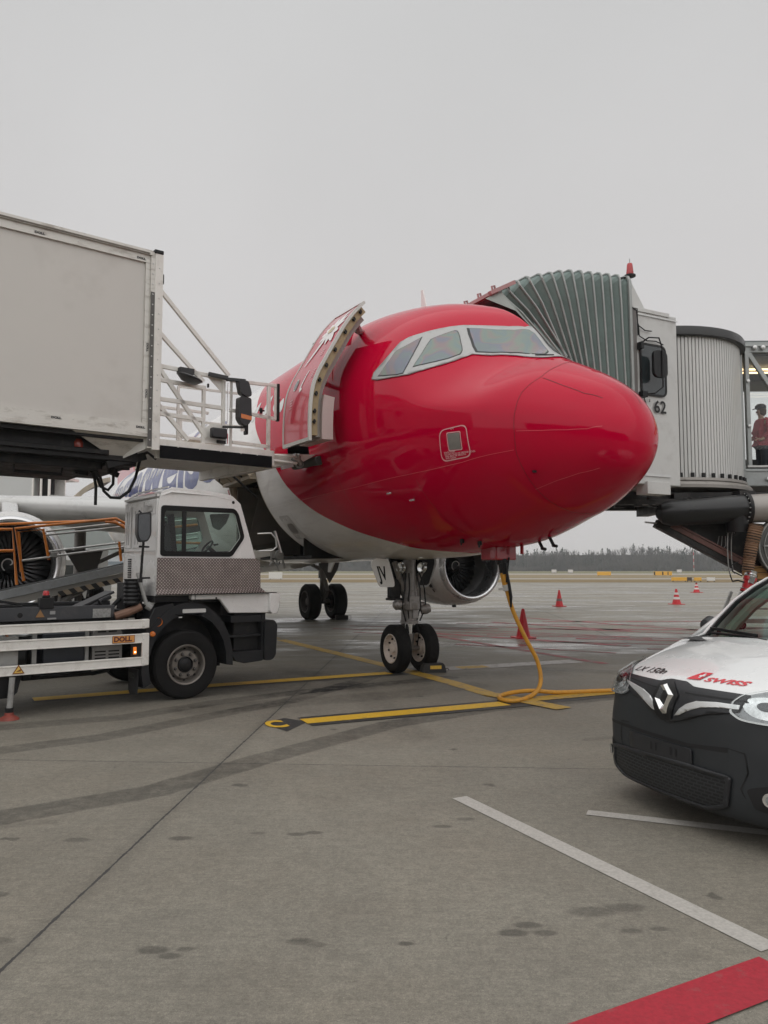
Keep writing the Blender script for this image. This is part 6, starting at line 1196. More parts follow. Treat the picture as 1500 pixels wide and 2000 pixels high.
tpart('near_glass', clear, lambda g: g.box(.10, 2.6, .03, .034, 3.83, 6.24))
tpart('far_glass', clear, lambda g: g.box(.0, 9, 2.44, 2.444, 3.76, 6.2))
tpart('support_column', tn, lambda g: (g.box(5.2, 5.6, .3, .7, 0, 3.4), g.box(5.2, 5.6, 1.8, 2.2, 0, 3.4), g.box(5.1, 5.7, .2, 2.3, .5, .8)))
# under the cab
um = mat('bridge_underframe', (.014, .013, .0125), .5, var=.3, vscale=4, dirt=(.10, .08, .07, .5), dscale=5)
JU = thing('bridge_undercarriage', 'dark steel undercarriage below the round cab of the boarding bridge', 'undercarriage', (5.8, 14.5, 0), 0)
def upart(name, m, fn, **k): return part(name, m, JU, fn, **k)
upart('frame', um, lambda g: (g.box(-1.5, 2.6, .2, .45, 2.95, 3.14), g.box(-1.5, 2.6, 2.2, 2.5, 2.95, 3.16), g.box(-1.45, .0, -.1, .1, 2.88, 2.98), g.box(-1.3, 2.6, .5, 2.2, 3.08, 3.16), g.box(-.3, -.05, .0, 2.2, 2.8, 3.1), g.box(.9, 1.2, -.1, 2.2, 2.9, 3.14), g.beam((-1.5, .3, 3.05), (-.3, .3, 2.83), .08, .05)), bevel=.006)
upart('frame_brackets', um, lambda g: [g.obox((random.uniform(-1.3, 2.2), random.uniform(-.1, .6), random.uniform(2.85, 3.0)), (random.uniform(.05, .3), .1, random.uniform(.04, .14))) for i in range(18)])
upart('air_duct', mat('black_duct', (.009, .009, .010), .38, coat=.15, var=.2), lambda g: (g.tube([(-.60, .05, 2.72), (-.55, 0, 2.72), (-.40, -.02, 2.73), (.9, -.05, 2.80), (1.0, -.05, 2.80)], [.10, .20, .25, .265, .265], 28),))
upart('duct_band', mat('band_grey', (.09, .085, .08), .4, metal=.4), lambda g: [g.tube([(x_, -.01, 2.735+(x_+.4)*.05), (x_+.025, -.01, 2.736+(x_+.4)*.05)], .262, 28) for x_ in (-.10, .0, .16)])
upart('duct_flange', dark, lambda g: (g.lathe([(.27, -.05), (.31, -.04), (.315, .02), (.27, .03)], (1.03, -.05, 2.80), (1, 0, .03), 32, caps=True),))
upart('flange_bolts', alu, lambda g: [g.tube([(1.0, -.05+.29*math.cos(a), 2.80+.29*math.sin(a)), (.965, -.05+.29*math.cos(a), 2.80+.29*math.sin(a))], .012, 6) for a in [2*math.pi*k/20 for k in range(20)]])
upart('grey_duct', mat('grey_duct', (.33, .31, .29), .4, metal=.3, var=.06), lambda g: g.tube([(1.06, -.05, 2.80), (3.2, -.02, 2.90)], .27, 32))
upart('duct_drop', mat('black_duct', (.009, .009, .010), .38, coat=.15, var=.2), lambda g: g.lathe([(.20, 0), (.22, .3), (.12, .4)], (.86, -.05, 2.35), (0, 0, 1), 20))
rusty = mat('red_brown_beam', (.16, .075, .062), .5, var=.15, vscale=4, dirt=(.06, .045, .04, .5), dscale=6)
upart('diagonal_beam', um, lambda g: (g.beam((-.55, .3, 2.55), (2.2, .3, 1.08), .2, .16),), bevel=.005)
upart('beam_face', rusty, lambda g: (g.beam((-.30, .18, 2.50), (2.2, .18, 1.17), .02, .09), g.beam((-.35, .17, 2.60), (2.2, .17, 1.25), .04, .03)))
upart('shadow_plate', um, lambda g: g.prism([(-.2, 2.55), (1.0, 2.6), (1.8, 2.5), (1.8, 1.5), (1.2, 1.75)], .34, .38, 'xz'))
upart('hanging_cable', grey_metal, lambda g: [g.tube([(.35+.1*i, .30, 2.1), (.50+.1*i, .28, 2.02), (.62+.08*i, .30, 2.12), (.66+.06*i, .3, 2.3)], .008, 5) for i in range(3)])
upart('beam_tip', alu, lambda g: (g.beam((-.78, .25, 2.565), (-.45, .25, 2.53), .05, .03), g.obox((.70, .1, 1.66), (.14, .1, .03))))
upart('cable_ring', grey_metal, lambda g: (g.tube([(.72+.04*math.cos(a), .0, 1.98+.42*math.sin(a)) for a in [math.pi*(.35+1.2*i/14) for i in range(15)]], .012, 6), g.tube([(.80+.05*math.cos(a), .0, 1.98+.40*math.sin(a)) for a in [math.pi*(.35+1.2*i/14) for i in range(15)]], .010, 6)))
hs_m = mat('ribbed_hose', (.26, .15, .085), .55, var=.12, dirt=(.1, .06, .04, .4), dscale=8)
def hose_path(t): return Vector((1.10-.17*t-.02*math.sin(t*3), -.30+.05*t, 2.48-.86*t))
upart('flexible_hose', hs_m, lambda g: g.tube([hose_path(i/80) for i in range(81)], [.135-.03*(i/80)-.012*(i % 4 in (0, 1)) for i in range(81)], 18))
upart('hose_rib', black, lambda g: [g.tube([hose_path((i+.15)/17), hose_path((i+.42)/17)], .133-.03*i/17, 18) for i in range(17)])
upart('hose_reel', mat('reel_grey', (.10, .098, .092), .45, var=.15), lambda g: (g.lathe([(.0, 0), (.55, 0), (.62, .02), (.62, .10), (.55, .12), (0, .12)], (1.82, -.1, 2.08), (0, 1, 0), 36),))
upart('reel_rim', grey_metal, lambda g: (g.tube([(1.82+.60*math.cos(a), -.12, 2.08+.60*math.sin(a)) for a in [2*math.pi*i/40 for i in range(40)]], .018, 6, close=True), g.tube([(1.82+.50*math.cos(a), -.12, 2.08+.50*math.sin(a)) for a in [2*math.pi*i/40 for i in range(40)]], .010, 6, close=True), g.beam((1.3, -.12, 2.1), (2.3, -.12, 2.1), .03), g.beam((1.5, -.12, 1.65), (2.1, -.12, 1.95), .03)))
upart('yellow_guide', mat('ochre_guide', (.36, .19, .05), .5, var=.12, dirt=(.12, .07, .03, .4)), lambda g: (g.prism([(.96, 1.70), (1.30, 1.72), (2.3, 2.0), (2.3, 1.45), (1.25, 1.50), (.96, 1.55)], .0, .05, 'xz'), g.prism([(1.0, 1.55), (2.2, 1.5), (2.2, 1.35), (1.3, 1.40)], -.05, .0, 'xz')))
upart('guide_line', dark, lambda g: (g.beam((.98, -.055, 1.66), (2.3, -.055, 1.82), .006, .012), g.beam((1.0, -.055, 1.60), (2.3, -.055, 1.62), .006, .012), g.beam((1.1, -.06, 1.48), (2.2, -.06, 1.44), .006, .012)))
hc = upart('hose_coupling', redmat, lambda g: (g.lathe([(.115, .0), (.125, .01), (.118, .04), (.105, .05), (.105, .22), (.12, .23), (.12, .27), (.10, .30)], (.88, -.28, 1.24), (.30, 0, 1), 24),))
part('coupling_ring', chrome, hc, lambda g: (g.lathe([(.108, .30), (.112, .31), (.112, .345), (.095, .355), (.095, .40), (.10, .41)], (.88, -.28, 1.24), (.30, 0, 1), 24), g.lathe([(.122, .05), (.124, .058), (.110, .066)], (.88, -.28, 1.24), (.30, 0, 1), 24), g.obox((.93, -.395, 1.47), (.10, .02, .13), (0, .3, 0)), g.obox((1.10, -.33, 1.42), (.06, .05, .04))), )
part('coupling_handle', dark, hc, lambda g: (g.tube([(.80, -.3, 1.54), (.62, -.32, 1.62), (.60, -.32, 1.74), (.74, -.3, 1.80)], .012, 6), g.tube([(.85, -.3, 1.42), (.70, -.34, 1.46), (.60, -.34, 1.44)], .014, 6), g.tube([(.60, -.34, 1.44), (.56, -.34, 1.56)], .012, 6), g.tube([(1.02, -.3, 1.46), (1.20, -.34, 1.40), (1.42, -.34, 1.28)], .014, 6), g.tube([(1.20, -.34, 1.40), (1.28, -.34, 1.48)], .012, 6), g.lathe([(.10, .0), (0, .02)], (.88, -.28, 1.255), (.30, 0, 1), 20)))
upart('drive_column', um, lambda g: (g.box(3.5, 3.9, .1, .5, .6, 3.0), g.box(3.5, 3.9, 2.0, 2.4, .6, 3.0), g.box(3.3, 4.1, .2, 2.3, .5, .7), g.box(2.5, 3.9, .2, .45, 2.9, 3.1), g.box(2.5, 3.9, 2.0, 2.3, 2.9, 3.1)), bevel=.01)
for y_ in (.0, 2.5): wheel('wheel', JU, (3.7, y_, .5), .5, .35, trw, (0, -1 if y_ < 1 else 1, 0))

# ------------------------------------------------------------ service van
VAN = thing('service_van', 'white service van with black plastic bumper parked facing the camera side', 'van', (1.886, 5.138, 0), R(202.5))
vx = pchip(list(range(9)), [-.14, -.03, 0, 0, 0, -.04, -.12, -.50, -.98]); vz = pchip(list(range(9)), [.13, .18, .34, .56, .74, .87, .95, 1.08, 1.17])
vw = pchip(list(range(9)), [.82, .88, .91, .915, .91, .90, .88, .86, .83]); vs_ = pchip(list(range(9)), [.18, .18, .18, .18, .21, .22, .24, .14, .04]); vc = pchip(list(range(9)), [0, 0, 0, 0, 0, 0, .03, .05, .05])
def SV(u, t):
    a = abs(u); k = .18 if t < 3 else (.18+.08*(t-3) if t < 4 else .26); k *= 1 if t < 6 else max(0, 1-(t-6)/1.6)
    return (vx(t)-vs_(t)*a**2.4-k*max(0, (a-.72)/.28)**2.2, u*vw(t), vz(t)-vc(t)*a*a)
vf = 1 if surf_normal(SV, 0, 4).x > 0 else -1
def vd(name, P, m, off=.006, parent=None, du=.06, dv=.2, thick=0, holes=()): return drape(name, [P]+list(holes), SV, m, parent or VAN, off=off*vf, du=du, dv=dv, thick=thick)
vwht = mat('van_white_paint', (.74, .75, .75), .25, coat=1, var=.02, vscale=2)
vblk = mat('van_bumper_plastic', (.019, .022, .025), .5, var=.08, vscale=3, bump=.10, bscale=260)
vgl = mat('van_grille_plastic', (.018, .019, .022), .38, var=.08, vscale=6)
def vgrid(name, m, u0, u1, t0, t1, nu=56, nt=24, tf=None):
    g = G(); vs = []
    for j in range(nt+1):
        for i in range(nu+1):
            u = u0+(u1-u0)*i/nu; b_ = tf(u) if tf else (t0, t1); vs.append(SV(u, b_[0]+(b_[1]-b_[0])*j/nt))
    g.add(vs, [(j*(nu+1)+i, j*(nu+1)+i+1, (j+1)*(nu+1)+i+1, (j+1)*(nu+1)+i) for j in range(nt) for i in range(nu)]); return g.build(name, m, VAN, ang=50)
def hoodedge(u):
    a = abs(u); return 5.50 if a > .15 else (5.50+.28*(1-max(0, (a-.06))/.09) if a > .06 else 5.78)
gs_ = 0
bumper = vgrid('front_bumper', vblk, -1, 1, 0, 5.0)

gsurf = vgrid('grille_surround', vgl, -1, 1, 5.0, 5.5, nu=120, nt=6, tf=lambda u: (5.0, hoodedge(u)))
hood = vgrid('hood', vwht, -1, 1, 5.8, 8, nu=120, tf=lambda u: (hoodedge(u)+.0, 8))
# sculpted grooves and recesses of the bumper
slotm = mat('shadow_gap', (.006, .006, .007), .6)
vd('bumper_slot', rpoly([(-.80, 3.02), (-.40, 3.06), (.17, 3.03), (.48, 3.18), (.48, 3.02), (.17, 2.92), (-.40, 2.95), (-.80, 2.92)], .03), slotm, .003)
vd('number_plate_holder', rpoly([(-.46, 2.88), (.20, 2.88), (.20, 2.40), (-.46, 2.40)], .04), vgl, .010, thick=.008)
for u_ in (-.20, -.15, .0, .05): vd('plate_slot', rpoly([(u_, 2.78), (u_+.014, 2.78), (u_+.014, 2.56), (u_, 2.56)], .005), slotm, .017)
def mesh_mat():
    m = bpy.data.materials.new('honeycomb_mesh'); m.use_nodes = True; t = m.node_tree; b = t.nodes['Principled BSDF']; L = t.links.new
    tc = NN(t, 'ShaderNodeTexCoord'); s3 = NN(t, 'ShaderNodeSeparateXYZ'); L(tc.outputs['Object'], s3.inputs[0]); mp = NN(t, 'ShaderNodeCombineXYZ'); L(s3.outputs[1], mp.inputs[0]); L(s3.outputs[2], mp.inputs[1])
    br = NN(t, 'ShaderNodeTexBrick'); br.inputs['Scale'].default_value = 1; br.inputs['Mortar Size'].default_value = .004; br.inputs['Brick Width'].default_value = .055; br.inputs['Row Height'].default_value = .022
    br.inputs['Color1'].default_value = br.inputs['Color2'].default_value = (.004, .004, .005, 1); br.inputs['Mortar'].default_value = (.022, .025, .028, 1); L(mp.outputs[0], br.inputs['Vector']); L(br.outputs[0], b.inputs['Base Color'])
    bp = NN(t, 'ShaderNodeBump'); bp.inputs['Distance'].default_value = .02; L(br.outputs['Fac'], bp.inputs['Height']); L(bp.outputs[0], b.inputs['Normal']); b.inputs['Roughness'].default_value = .5
    return m
LG = rpoly([(-.70, 2.22), (-.43, 2.30), (.13, 2.38), (.48, 2.34), (.45, 1.52), (.30, 1.22), (-.60, 1.22), (-.72, 1.5)], .07)
vd('lower_grille', LG, mesh_mat(), .012, du=.03, dv=.1)
cx_ = sum(p_[0] for p_ in LG)/len(LG); cy_ = sum(p_[1] for p_ in LG)/len(LG)
drape('grille_lip', None, SV, vgl, VAN, off=.014*vf, du=.03, dv=.1, thick=.010, tris=ringt(scaled(LG, 1.05, 1.16), scaled(LG, .985, .95)))
for sg in (-1, 1):
    k = (lambda P: [(u_*sg, t_) for u_, t_ in P][::sg])
    vd('fog_recess', k(rpoly([(.60, 2.2), (.80, 2.45), (.92, 2.2), (.88, 1.6), (.66, 1.6)], .1)), slotm, .006)
    fg = vd('fog_lamp', k([(.775+.065*math.cos(R(a)), 2.02+.24*math.sin(R(a))) for a in range(0, 360, 20)]), chrome, .02)
    vd('fog_lens', k([(.775+.045*math.cos(R(a)), 2.02+.17*math.sin(R(a))) for a in range(0, 360, 20)]), mat('lamp_inner', (.35, .37, .38), .15, metal=.6, var=.4, vscale=30), .025, parent=fg)
    vd('bumper_seam', k([(.48, 3.18), (.60, 3.12), (.62, 2.6), (.57, 2.15), (.60, 1.9), (.592, 1.9), (.56, 2.15), (.61, 2.6), (.592, 3.09), (.48, 3.15)]), slotm, .003)
# upper grille: dark band with V, chrome strips, badge
GV = [(-.62, 5.48), (-.17, 5.47), (-.08, 5.75), (.08, 5.75), (.17, 5.47), (.60, 5.48), (.56, 4.5), (.30, 4.15), (.14, 3.80), (0, 3.60), (-.14, 3.75), (-.28, 4.15), (-.56, 4.65)]
vd('upper_grille', rpoly(GV, .03), vgl, .010, thick=.015)
vd('grille_groove', [(-.60, 5.15), (-.2, 4.95), (-.12, 4.95), (-.12, 5.02), (-.2, 5.02), (-.60, 5.22)], slotm, .020); vd('grille_groove', [(.60, 5.0), (.2, 4.95), (.12, 4.95), (.12, 5.02), (.2, 5.03), (.60, 5.08)], slotm, .020)
chs = mat('satin_chrome', (.72, .73, .73), .32, metal=.75)
vd('chrome_strip', [(-.56, 4.98), (-.45, 4.88), (-.30, 4.72), (-.20, 4.50), (-.14, 4.22), (-.125, 3.92), (-.17, 3.98), (-.24, 4.18), (-.36, 4.48), (-.54, 4.84)], chs, .022, thick=.004, du=.03, dv=.06)
vd('chrome_strip', [(.56, 4.80), (.40, 4.78), (.24, 4.66), (.16, 4.45), (.105, 4.20), (.06, 3.90), (.11, 3.98), (.18, 4.2), (.28, 4.42), (.40, 4.55), (.56, 4.60)], chs, .022, thick=.004, du=.03, dv=.06)
vd('badge_shield', rpoly([(-.175, 4.5), (-.135, 5.45), (-.10, 5.62), (-.03, 5.60), (.075, 4.75), (.03, 3.72), (-.06, 3.62), (-.125, 3.8)], .02), mat('shield_gloss', (.006, .006, .007), .3), .026, du=.03, dv=.1)
BO = [(-.135, 4.45), (-.112, 5.22), (-.072, 5.30), (.032, 4.72), (-.012, 3.92), (-.052, 3.88)]; BI = [(-.088, 4.42), (-.074, 4.86), (-.062, 4.88), (-.012, 4.62), (-.030, 4.26), (-.046, 4.24)]
def ring3(P0, P1, o0, o1, o2):
    vs = []; n = len(P0)
    for P, o in ((P0, o0), ([((a[0]+b_[0])/2, (a[1]+b_[1])/2) for a, b_ in zip(P0, P1)], o1), (P1, o2)): vs += [Vector(SV(*q))+surf_normal(SV, *q)*vf*o for q in P]
    return vs, [(i+r*n, (i+1) % n+r*n, (i+1) % n+(r+1)*n, i+(r+1)*n) for r in (0, 1) for i in range(n)]
g = G(); g.add(*ring3(BO, BI, .026, .052, .028)); g.build('badge', mat('badge_chrome', (.80, .80, .80), .10, metal=1), VAN, ang=3)
# headlights
def hl(sg):
    P = [(.50, 4.42), (.58, 4.18), (.80, 4.14), (.92, 4.3), (.955, 5.0), (.95, 6.3), (.90, 6.58), (.80, 6.35), (.66, 5.95), (.56, 5.45), (.50, 4.9)]
    k = (lambda P: [(u_*sg, t_) for u_, t_ in P][::sg])
    c0, c1 = .74, 5.1; sc = lambda q: [(c0+(a-c0)*q, c1+(b_-c1)*q) for a, b_ in P]
    h = vd('headlight', k(rpoly(P, .08)), mat('headlight_shell', (.30, .31, .32), .25, metal=.6, var=.2, vscale=12), .008)
    drape('headlight_rim', None, SV, mat('lamp_rim', (.55, .56, .56), .2, metal=.7), h, off=.022*vf, du=.05, dv=.1, tris=ringt(k(rpoly(P, .08)), k(scaled(rpoly(P, .08), .94, .94))))
    vd('headlight_reflector', k([(.73+.16*math.cos(R(a)), 4.92+.58*math.sin(R(a))) for a in range(0, 360, 15)]), mat('reflector', (.75, .77, .78), .10, metal=1, var=.25, vscale=18, bump=.6, bscale=25), .012, parent=h)
    vd('headlight_bowl', k([(.72+.06*math.cos(R(a)), 4.9+.22*math.sin(R(a))) for a in range(0, 360, 20)]), mat('bowl_dark', (.12, .125, .13), .1, metal=.9), .017, parent=h)
    for q in range(4): vd('headlight_flute', k([(.865+.02*q*.6, 5.2-.0*q), (.872+.02*q*.6, 5.2), (.872+.02*q*.6, 4.5), (.865+.02*q*.6, 4.5)]), chrome, .015, parent=h)
    vd('headlight_signal', k([(.80, 5.7), (.93, 6.15), (.90, 6.35), (.80, 6.1)]), mat('signal_clear', (.42, .40, .38), .2, metal=.5, var=.2), .014, parent=h)
    le = vd('headlight_lens', k(rpoly(P, .08)), glass('lens_glass', (.93, .95, .95)), .030, parent=h)
hl(-1); hl(1)
# hood lettering
SVm = lambda x_, y_: SV(x_/.86, y_)
def hood_text(nm, tx, x0_, t0_, size, m, **k):
    vs, fs = text_tris(tx, size, k.get('bold', .003), k.get('shear', 0), k.get('sx', 1))
    vs = [(x0_+a/.86, t0_+b_/.335+k.get('tilt', 0)*a) for a, b_ in vs]; return drape(nm, None, SV, m, hood, off=.004*vf, du=.2, dv=.3, tris=(vs, fs))
hood_text('fleet_number', 'LX 150n', -.64, 5.93, .125, black, shear=.35, sx=.82, bold=.0012, tilt=.25)
swr = mat('airline_red', (.62, .015, .03), .35, coat=.5)
hood_text('airline_lettering', 'SWISS', .185, 6.02, .085, swr, shear=.25, sx=1.2, bold=.003, tilt=.35)
drape('tail_emblem', [[(.03, 5.98), (.155, 6.04), (.185, 6.36), (.10, 6.33)]], SV, swr, hood, off=.006*vf, du=.04, dv=.1)
mw = mat('emblem_white', (.7, .7, .7), .4)
drape('emblem_cross', [[(.115, 6.16), (.13, 6.17), (.125, 6.10), (.142, 6.105), (.147, 6.175), (.163, 6.18), (.166, 6.23), (.150, 6.225), (.155, 6.29), (.138, 6.285), (.133, 6.22), (.117, 6.21)]], SV, mw, hood, off=.009*vf, du=.04, dv=.1)
# side body, roof, glass
WSx = [(-1.00, 1.105, .775), (-1.11, 1.14, .765), (-1.24, 1.258, .755), (-1.41, 1.402, .735), (-1.60, 1.514, .715), (-1.76, 1.587, .70), (-2.2, 1.70, .68)]
for sg in (-1, 1):
    g = G(); vs = []
    for j in range(33):
        t_ = 8*j/32; e = SV(sg, t_); xb = min(-.52 if vz(t_) < .75 else -1.05, e[0]-.01)
        for q in (0, .33, .66, 1): vs.append((e[0]+(xb-e[0])*q, sg*(abs(e[1])+(.915-abs(e[1]))*(math.sin(q*math.pi/2))*(1 if t_ < 5 else max(0, 1-(t_-5)/4))), e[2]))
    g.add(vs, [(j*4+i, j*4+i+1, (j+1)*4+i+1, (j+1)*4+i) for j in range(32) for i in range(3)]); g.build('front_fender', vwht, VAN, ang=60)
    out = [(-4.2, .30)]+[(-3.55-.38*math.cos(R(a)), .32+.38*math.sin(R(a))) for a in range(0, 181, 15)]+[(-3.0, .24), (-1.35, .24)]+[(-.90-.38*math.cos(R(a)), .32+.38*math.sin(R(a))) for a in range(0, 181, 15)]+[(-.50, .34), (-.50, .62), (-.62, .80), (-.66, .98), (-.98, 1.10), (-1.9, 1.14), (-4.25, 1.14)]
    g = G(); g.prism(out, sg*.895, sg*.912, 'xz'); g.build('body_side', vwht, VAN)
    up = [(-1.02, 1.10), (-1.28, 1.27), (-1.62, 1.50), (-1.95, 1.63), (-2.3, 1.71), (-2.9, 1.77), (-4.2, 1.79), (-4.27, 1.12)]; wn = [(-1.36, 1.16), (-1.62, 1.40), (-1.9, 1.54), (-2.35, 1.62), (-2.35, 1.16)]
    g = G(); g.add([(x_, sg*(.905-(z_-1.12)*.26), z_) for x_, z_ in up]+[(x_, sg*(.905-(z_-1.12)*.26), z_) for x_, z_ in wn], [])
    tri = tessellate_polygon([[Vector((*p_, 0)) for p_ in up], [Vector((*p_, 0)) for p_ in wn]]); g.f = [tuple(t_) for t_ in tri]; o = g.build('upper_side', vwht, VAN); s_ = o.modifiers.new('s', 'SOLIDIFY'); s_.thickness = .03
    g = G(); g.add([(x_, sg*(.90-(z_-1.12)*.26), z_) for x_, z_ in wn], [tuple(range(len(wn)))]); g.build('side_window', green_glass, VAN)
    for wx in (-.90, -3.55): wheel('wheel', VAN, (wx, sg*.80, .31), .31, .19, trw, (0, sg, 0))
    P = [Vector((x_-.0, sg*(w_+.035), z_+.006)) for x_, z_, w_ in WSx]
    part('windscreen_pillar', vwht, VAN, lambda g: [g.beam(a, b_, .026, .022) for a, b_ in zip(P[:-1], P[1:])])
    part('pillar_trim', black, VAN, lambda g: [g.beam(a-Vector((0, sg*.03, .008)), b_-Vector((0, sg*.03, .008)), .018, .03) for a, b_ in zip(P[:-1], P[1:])])
    part('inner_pillar', mat('inner_trim', (.13, .15, .13), .7, var=.1), VAN, lambda g: g.tube([a-Vector((.11, sg*.07, .05)) for a in P], .045, 8))
    mr_ = part('wing_mirror', vblk, VAN, lambda g: (g.lathe([(0, -.07), (.05, -.06), (.08, 0), (.075, .03), (0, .05)], (-1.34, sg*.965, 1.20), (-1, 0, 0), 18),), bevel=0)
    part('mirror_stalk', vblk, mr_, lambda g: g.beam((-1.34, sg*.86, 1.15), (-1.34, sg*.95, 1.17), .06, .05))
part('roof', vwht, VAN, lambda g: g.add([(x_, y_*w_, z_+.03*(1-abs(y_))) for x_, z_, w_ in ((-2.18, 1.70, .70), (-2.7, 1.77, .72), (-4.2, 1.79, .73), (-4.28, 1.70, .75), (-4.3, .4, .88)) for y_ in (-1, -.9, -.5, 0, .5, .9, 1)], [(i*7+k, i*7+k+1, (i+1)*7+k+1, (i+1)*7+k) for i in range(4) for k in range(6)]), ang=60)
part('cowl', mat('cowl_plastic', (.03, .03, .032), .55, var=.1), VAN, lambda g: g.add([(x_, y_, z_) for x_, z_ in ((-.84, 1.125), (-.98, 1.13), (-1.10, 1.14)) for y_ in (-.80, -.4, 0, .4, .80)], [(i*5+k, i*5+k+1, (i+1)*5+k+1, (i+1)*5+k) for i in range(2) for k in range(4)]))
ws = G(); vs = []
for x_, z_, w_ in WSx:
    for k in range(9): q = -1+k/4; vs.append((x_+.10*(1-q*q), q*w_, z_+.02*(1-q*q)))
ws.add(vs, [(i*9+k, i*9+k+1, (i+1)*9+k+1, (i+1)*9+k) for i in range(len(WSx)-1) for k in range(8)])
ws.build('windscreen', glass('windscreen_glass', (.66, .78, .72), 1.02), VAN)
part('windscreen_wiper', black, VAN, lambda g: (g.tube([(-1.05, -.66, 1.17), (-1.03, -.30, 1.17), (-.96, -.06, 1.16)], .010, 6), g.beam((-1.10, -.72, 1.20), (-1.02, -.20, 1.185), .016, .022), g.tube([(-.96, .05, 1.16), (-1.05, .5, 1.22)], .010, 6), g.beam((-1.02, .05, 1.185), (-1.08, .62, 1.22), .02, .024)))
dsh = mat('dashboard_grey', (.055, .053, .055), .65, var=.1)
part('dashboard', dsh, VAN, lambda g: (g.add([(x_, y_, z_) for x_, z_ in ((-1.0, 1.09), (-1.25, 1.10), (-1.5, 1.06), (-1.6, .95)) for y_ in (-.80, -.3, .3, .80)], [(i*4+k, i*4+k+1, (i+1)*4+k+1, (i+1)*4+k) for i in range(3) for k in range(3)]), g.lathe([(0, .16), (.10, .15), (.20, .10), (.26, 0)], (-1.38, .36, 1.0), (0, 0, 1), 16)))
for y_ in (-.40, .40):
    part('front_seat', seatm, VAN, lambda g: (g.obox((-2.05, y_, .78), (.5, .46, .16)), g.obox((-2.32, y_, 1.08), (.14, .44, .62), (0, -.2, 0)), g.obox((-2.42, y_, 1.46), (.10, .24, .18), (0, -.2, 0))), bevel=.04)
part('van_steering_wheel', black, VAN, lambda g: g.tube([(-1.62-.06*math.cos(a), .40+.19*math.sin(a), 1.12+.17*math.cos(a)) for a in [2*math.pi*i/24 for i in range(24)]], .015, 6, close=True))
part('floor_pan', slotm, VAN, lambda g: (g.box(-4.1, -.35, -.80, .80, .22, .30), g.box(-.5, -.3, -.75, .75, .3, .9)))

# ------------------------------------------------------------ hose, cones, chocks
CB = [(1.60, 10.42, 1.86), (1.61, 10.38, 1.66), (1.63, 10.38, 1.47), (1.73, 10.38, 1.12), (1.90, 10.38, .74), (2.035, 10.38, .48), (2.085, 10.36, .27), (2.06, 10.30, .13), (1.96, 10.16, .05), (1.80, 9.92, .03), (1.66, 9.74, .03), (1.54, 9.74, .03), (1.47, 9.88, .032), (1.50, 10.06, .035), (1.62, 10.18, .05), (1.80, 10.22, .07), (2.0, 10.26, .07), (2.3, 10.36, .035), (2.7, 10.47, .03), (3.3, 10.62, .03), (4.4, 11.0, .03)]
def smooth(P, n=6):
    P = [Vector(p_) for p_ in P]; out = []
    for i in range(len(P)-1):
        a, b_, c, d = P[max(i-1, 0)], P[i], P[i+1], P[min(i+2, len(P)-1)]
        for k in range(n):
            t_ = k/n; out.append(.5*((2*b_)+(c-a)*t_+(2*a-5*b_+4*c-d)*t_*t_+(3*b_-3*c+d-a)*t_**3))
    return out+[P[-1]]
hose_y = mat('yellow_cable_sheath', (.56, .27, .025), .5, var=.12, vscale=10, dirt=(.22, .12, .04, .5), dscale=14)
CBT = thing('power_cable', 'thick yellow power cable hanging from the jet nose and looped on the ground', 'cable', (1.6, 10.4, 0))
def offs(P, o=(1.6, 10.4, 0)): return [Vector(p_)-Vector(o) for p_ in P]
part('cable', hose_y, CBT, lambda g: g.tube(offs(smooth(CB[2:])), .028, 10))
part('plug', black, CBT, lambda g: (g.tube(offs([(1.58, 10.40, 1.86), (1.60, 10.38, 1.74)]), .075, 12), g.tube(offs([(1.60, 10.38, 1.76), (1.61, 10.38, 1.60)]), [.06, .045], 10), g.obox((0.06, -.05, 1.66), (.02, .03, .34), (0, .12, 0))))
part('cable_sleeve', hose_y, CBT, lambda g: g.tube(offs([(1.60, 10.38, 1.62), (1.64, 10.38, 1.44)]), .042, 10))
part('strain_tape', mat('grey_tape', (.5, .5, .48), .4), CBT, lambda g: (g.tube(offs([(1.635, 10.38, 1.46), (1.655, 10.38, 1.38)]), .046, 10), g.obox((.0, -.03, 1.40), (.12, .03, .03))))
part('hanging_strap', black, CBT, lambda g: g.tube(offs([(1.64, 10.34, 1.68), (1.68, 10.34, 1.45), (1.70, 10.34, 1.30), (1.70, 10.35, 1.16)]), [.018, .02, .022, .012], 8))

cone_r = mat('cone_red', (.50, .012, .02), .4, var=.06, vscale=8, dirt=(.2, .03, .03, .35), dscale=10); cone_w = mat('cone_white', (.62, .58, .56), .45, var=.08)
cone_d = mat('cone_worn_band', (.16, .10, .10), .5, var=.1)
def cone(loc, h, r0, label, bands=(), top_=None, rz=.3):
    c = thing('traffic_cone', label, 'traffic cone', (loc[0], loc[1], 0), rz, 'traffic cones on the apron')
    cuts = [0]+[b_ for B in bands for b_ in B[:2]]+[1]; rr = lambda q: r0+(r0*.20-r0)*q
    part('cone_body', cone_r, c, lambda g: (g.lathe([(rr(q), .03+(h-.03)*q) for q in (0, .25, .5, .75, 1)]+[(rr(1)*.6, h+.005), (rr(1)*.5, h-.02)], n=28)))
    part('cone_foot', cone_r, c, lambda g: g.prism(rrect(-r0*1.45, r0*1.45, -r0*1.45, r0*1.45, .06), 0, .03, 'xy'), bevel=.006)
    for a, b_, m in bands: part('reflective_band', m, c, lambda g: g.lathe([(rr(a)+.003, .03+(h-.03)*a), (rr(b_)+.003, .03+(h-.03)*b_)], n=28))
    return c
cone((3.37, 18.75), .70, .17, 'plain red cone nearest the jet, behind the yellow cable')
cone((7.76, 34.2), .72, .17, 'red cone with dark worn band on the open apron', [(.30, .46, cone_d)])
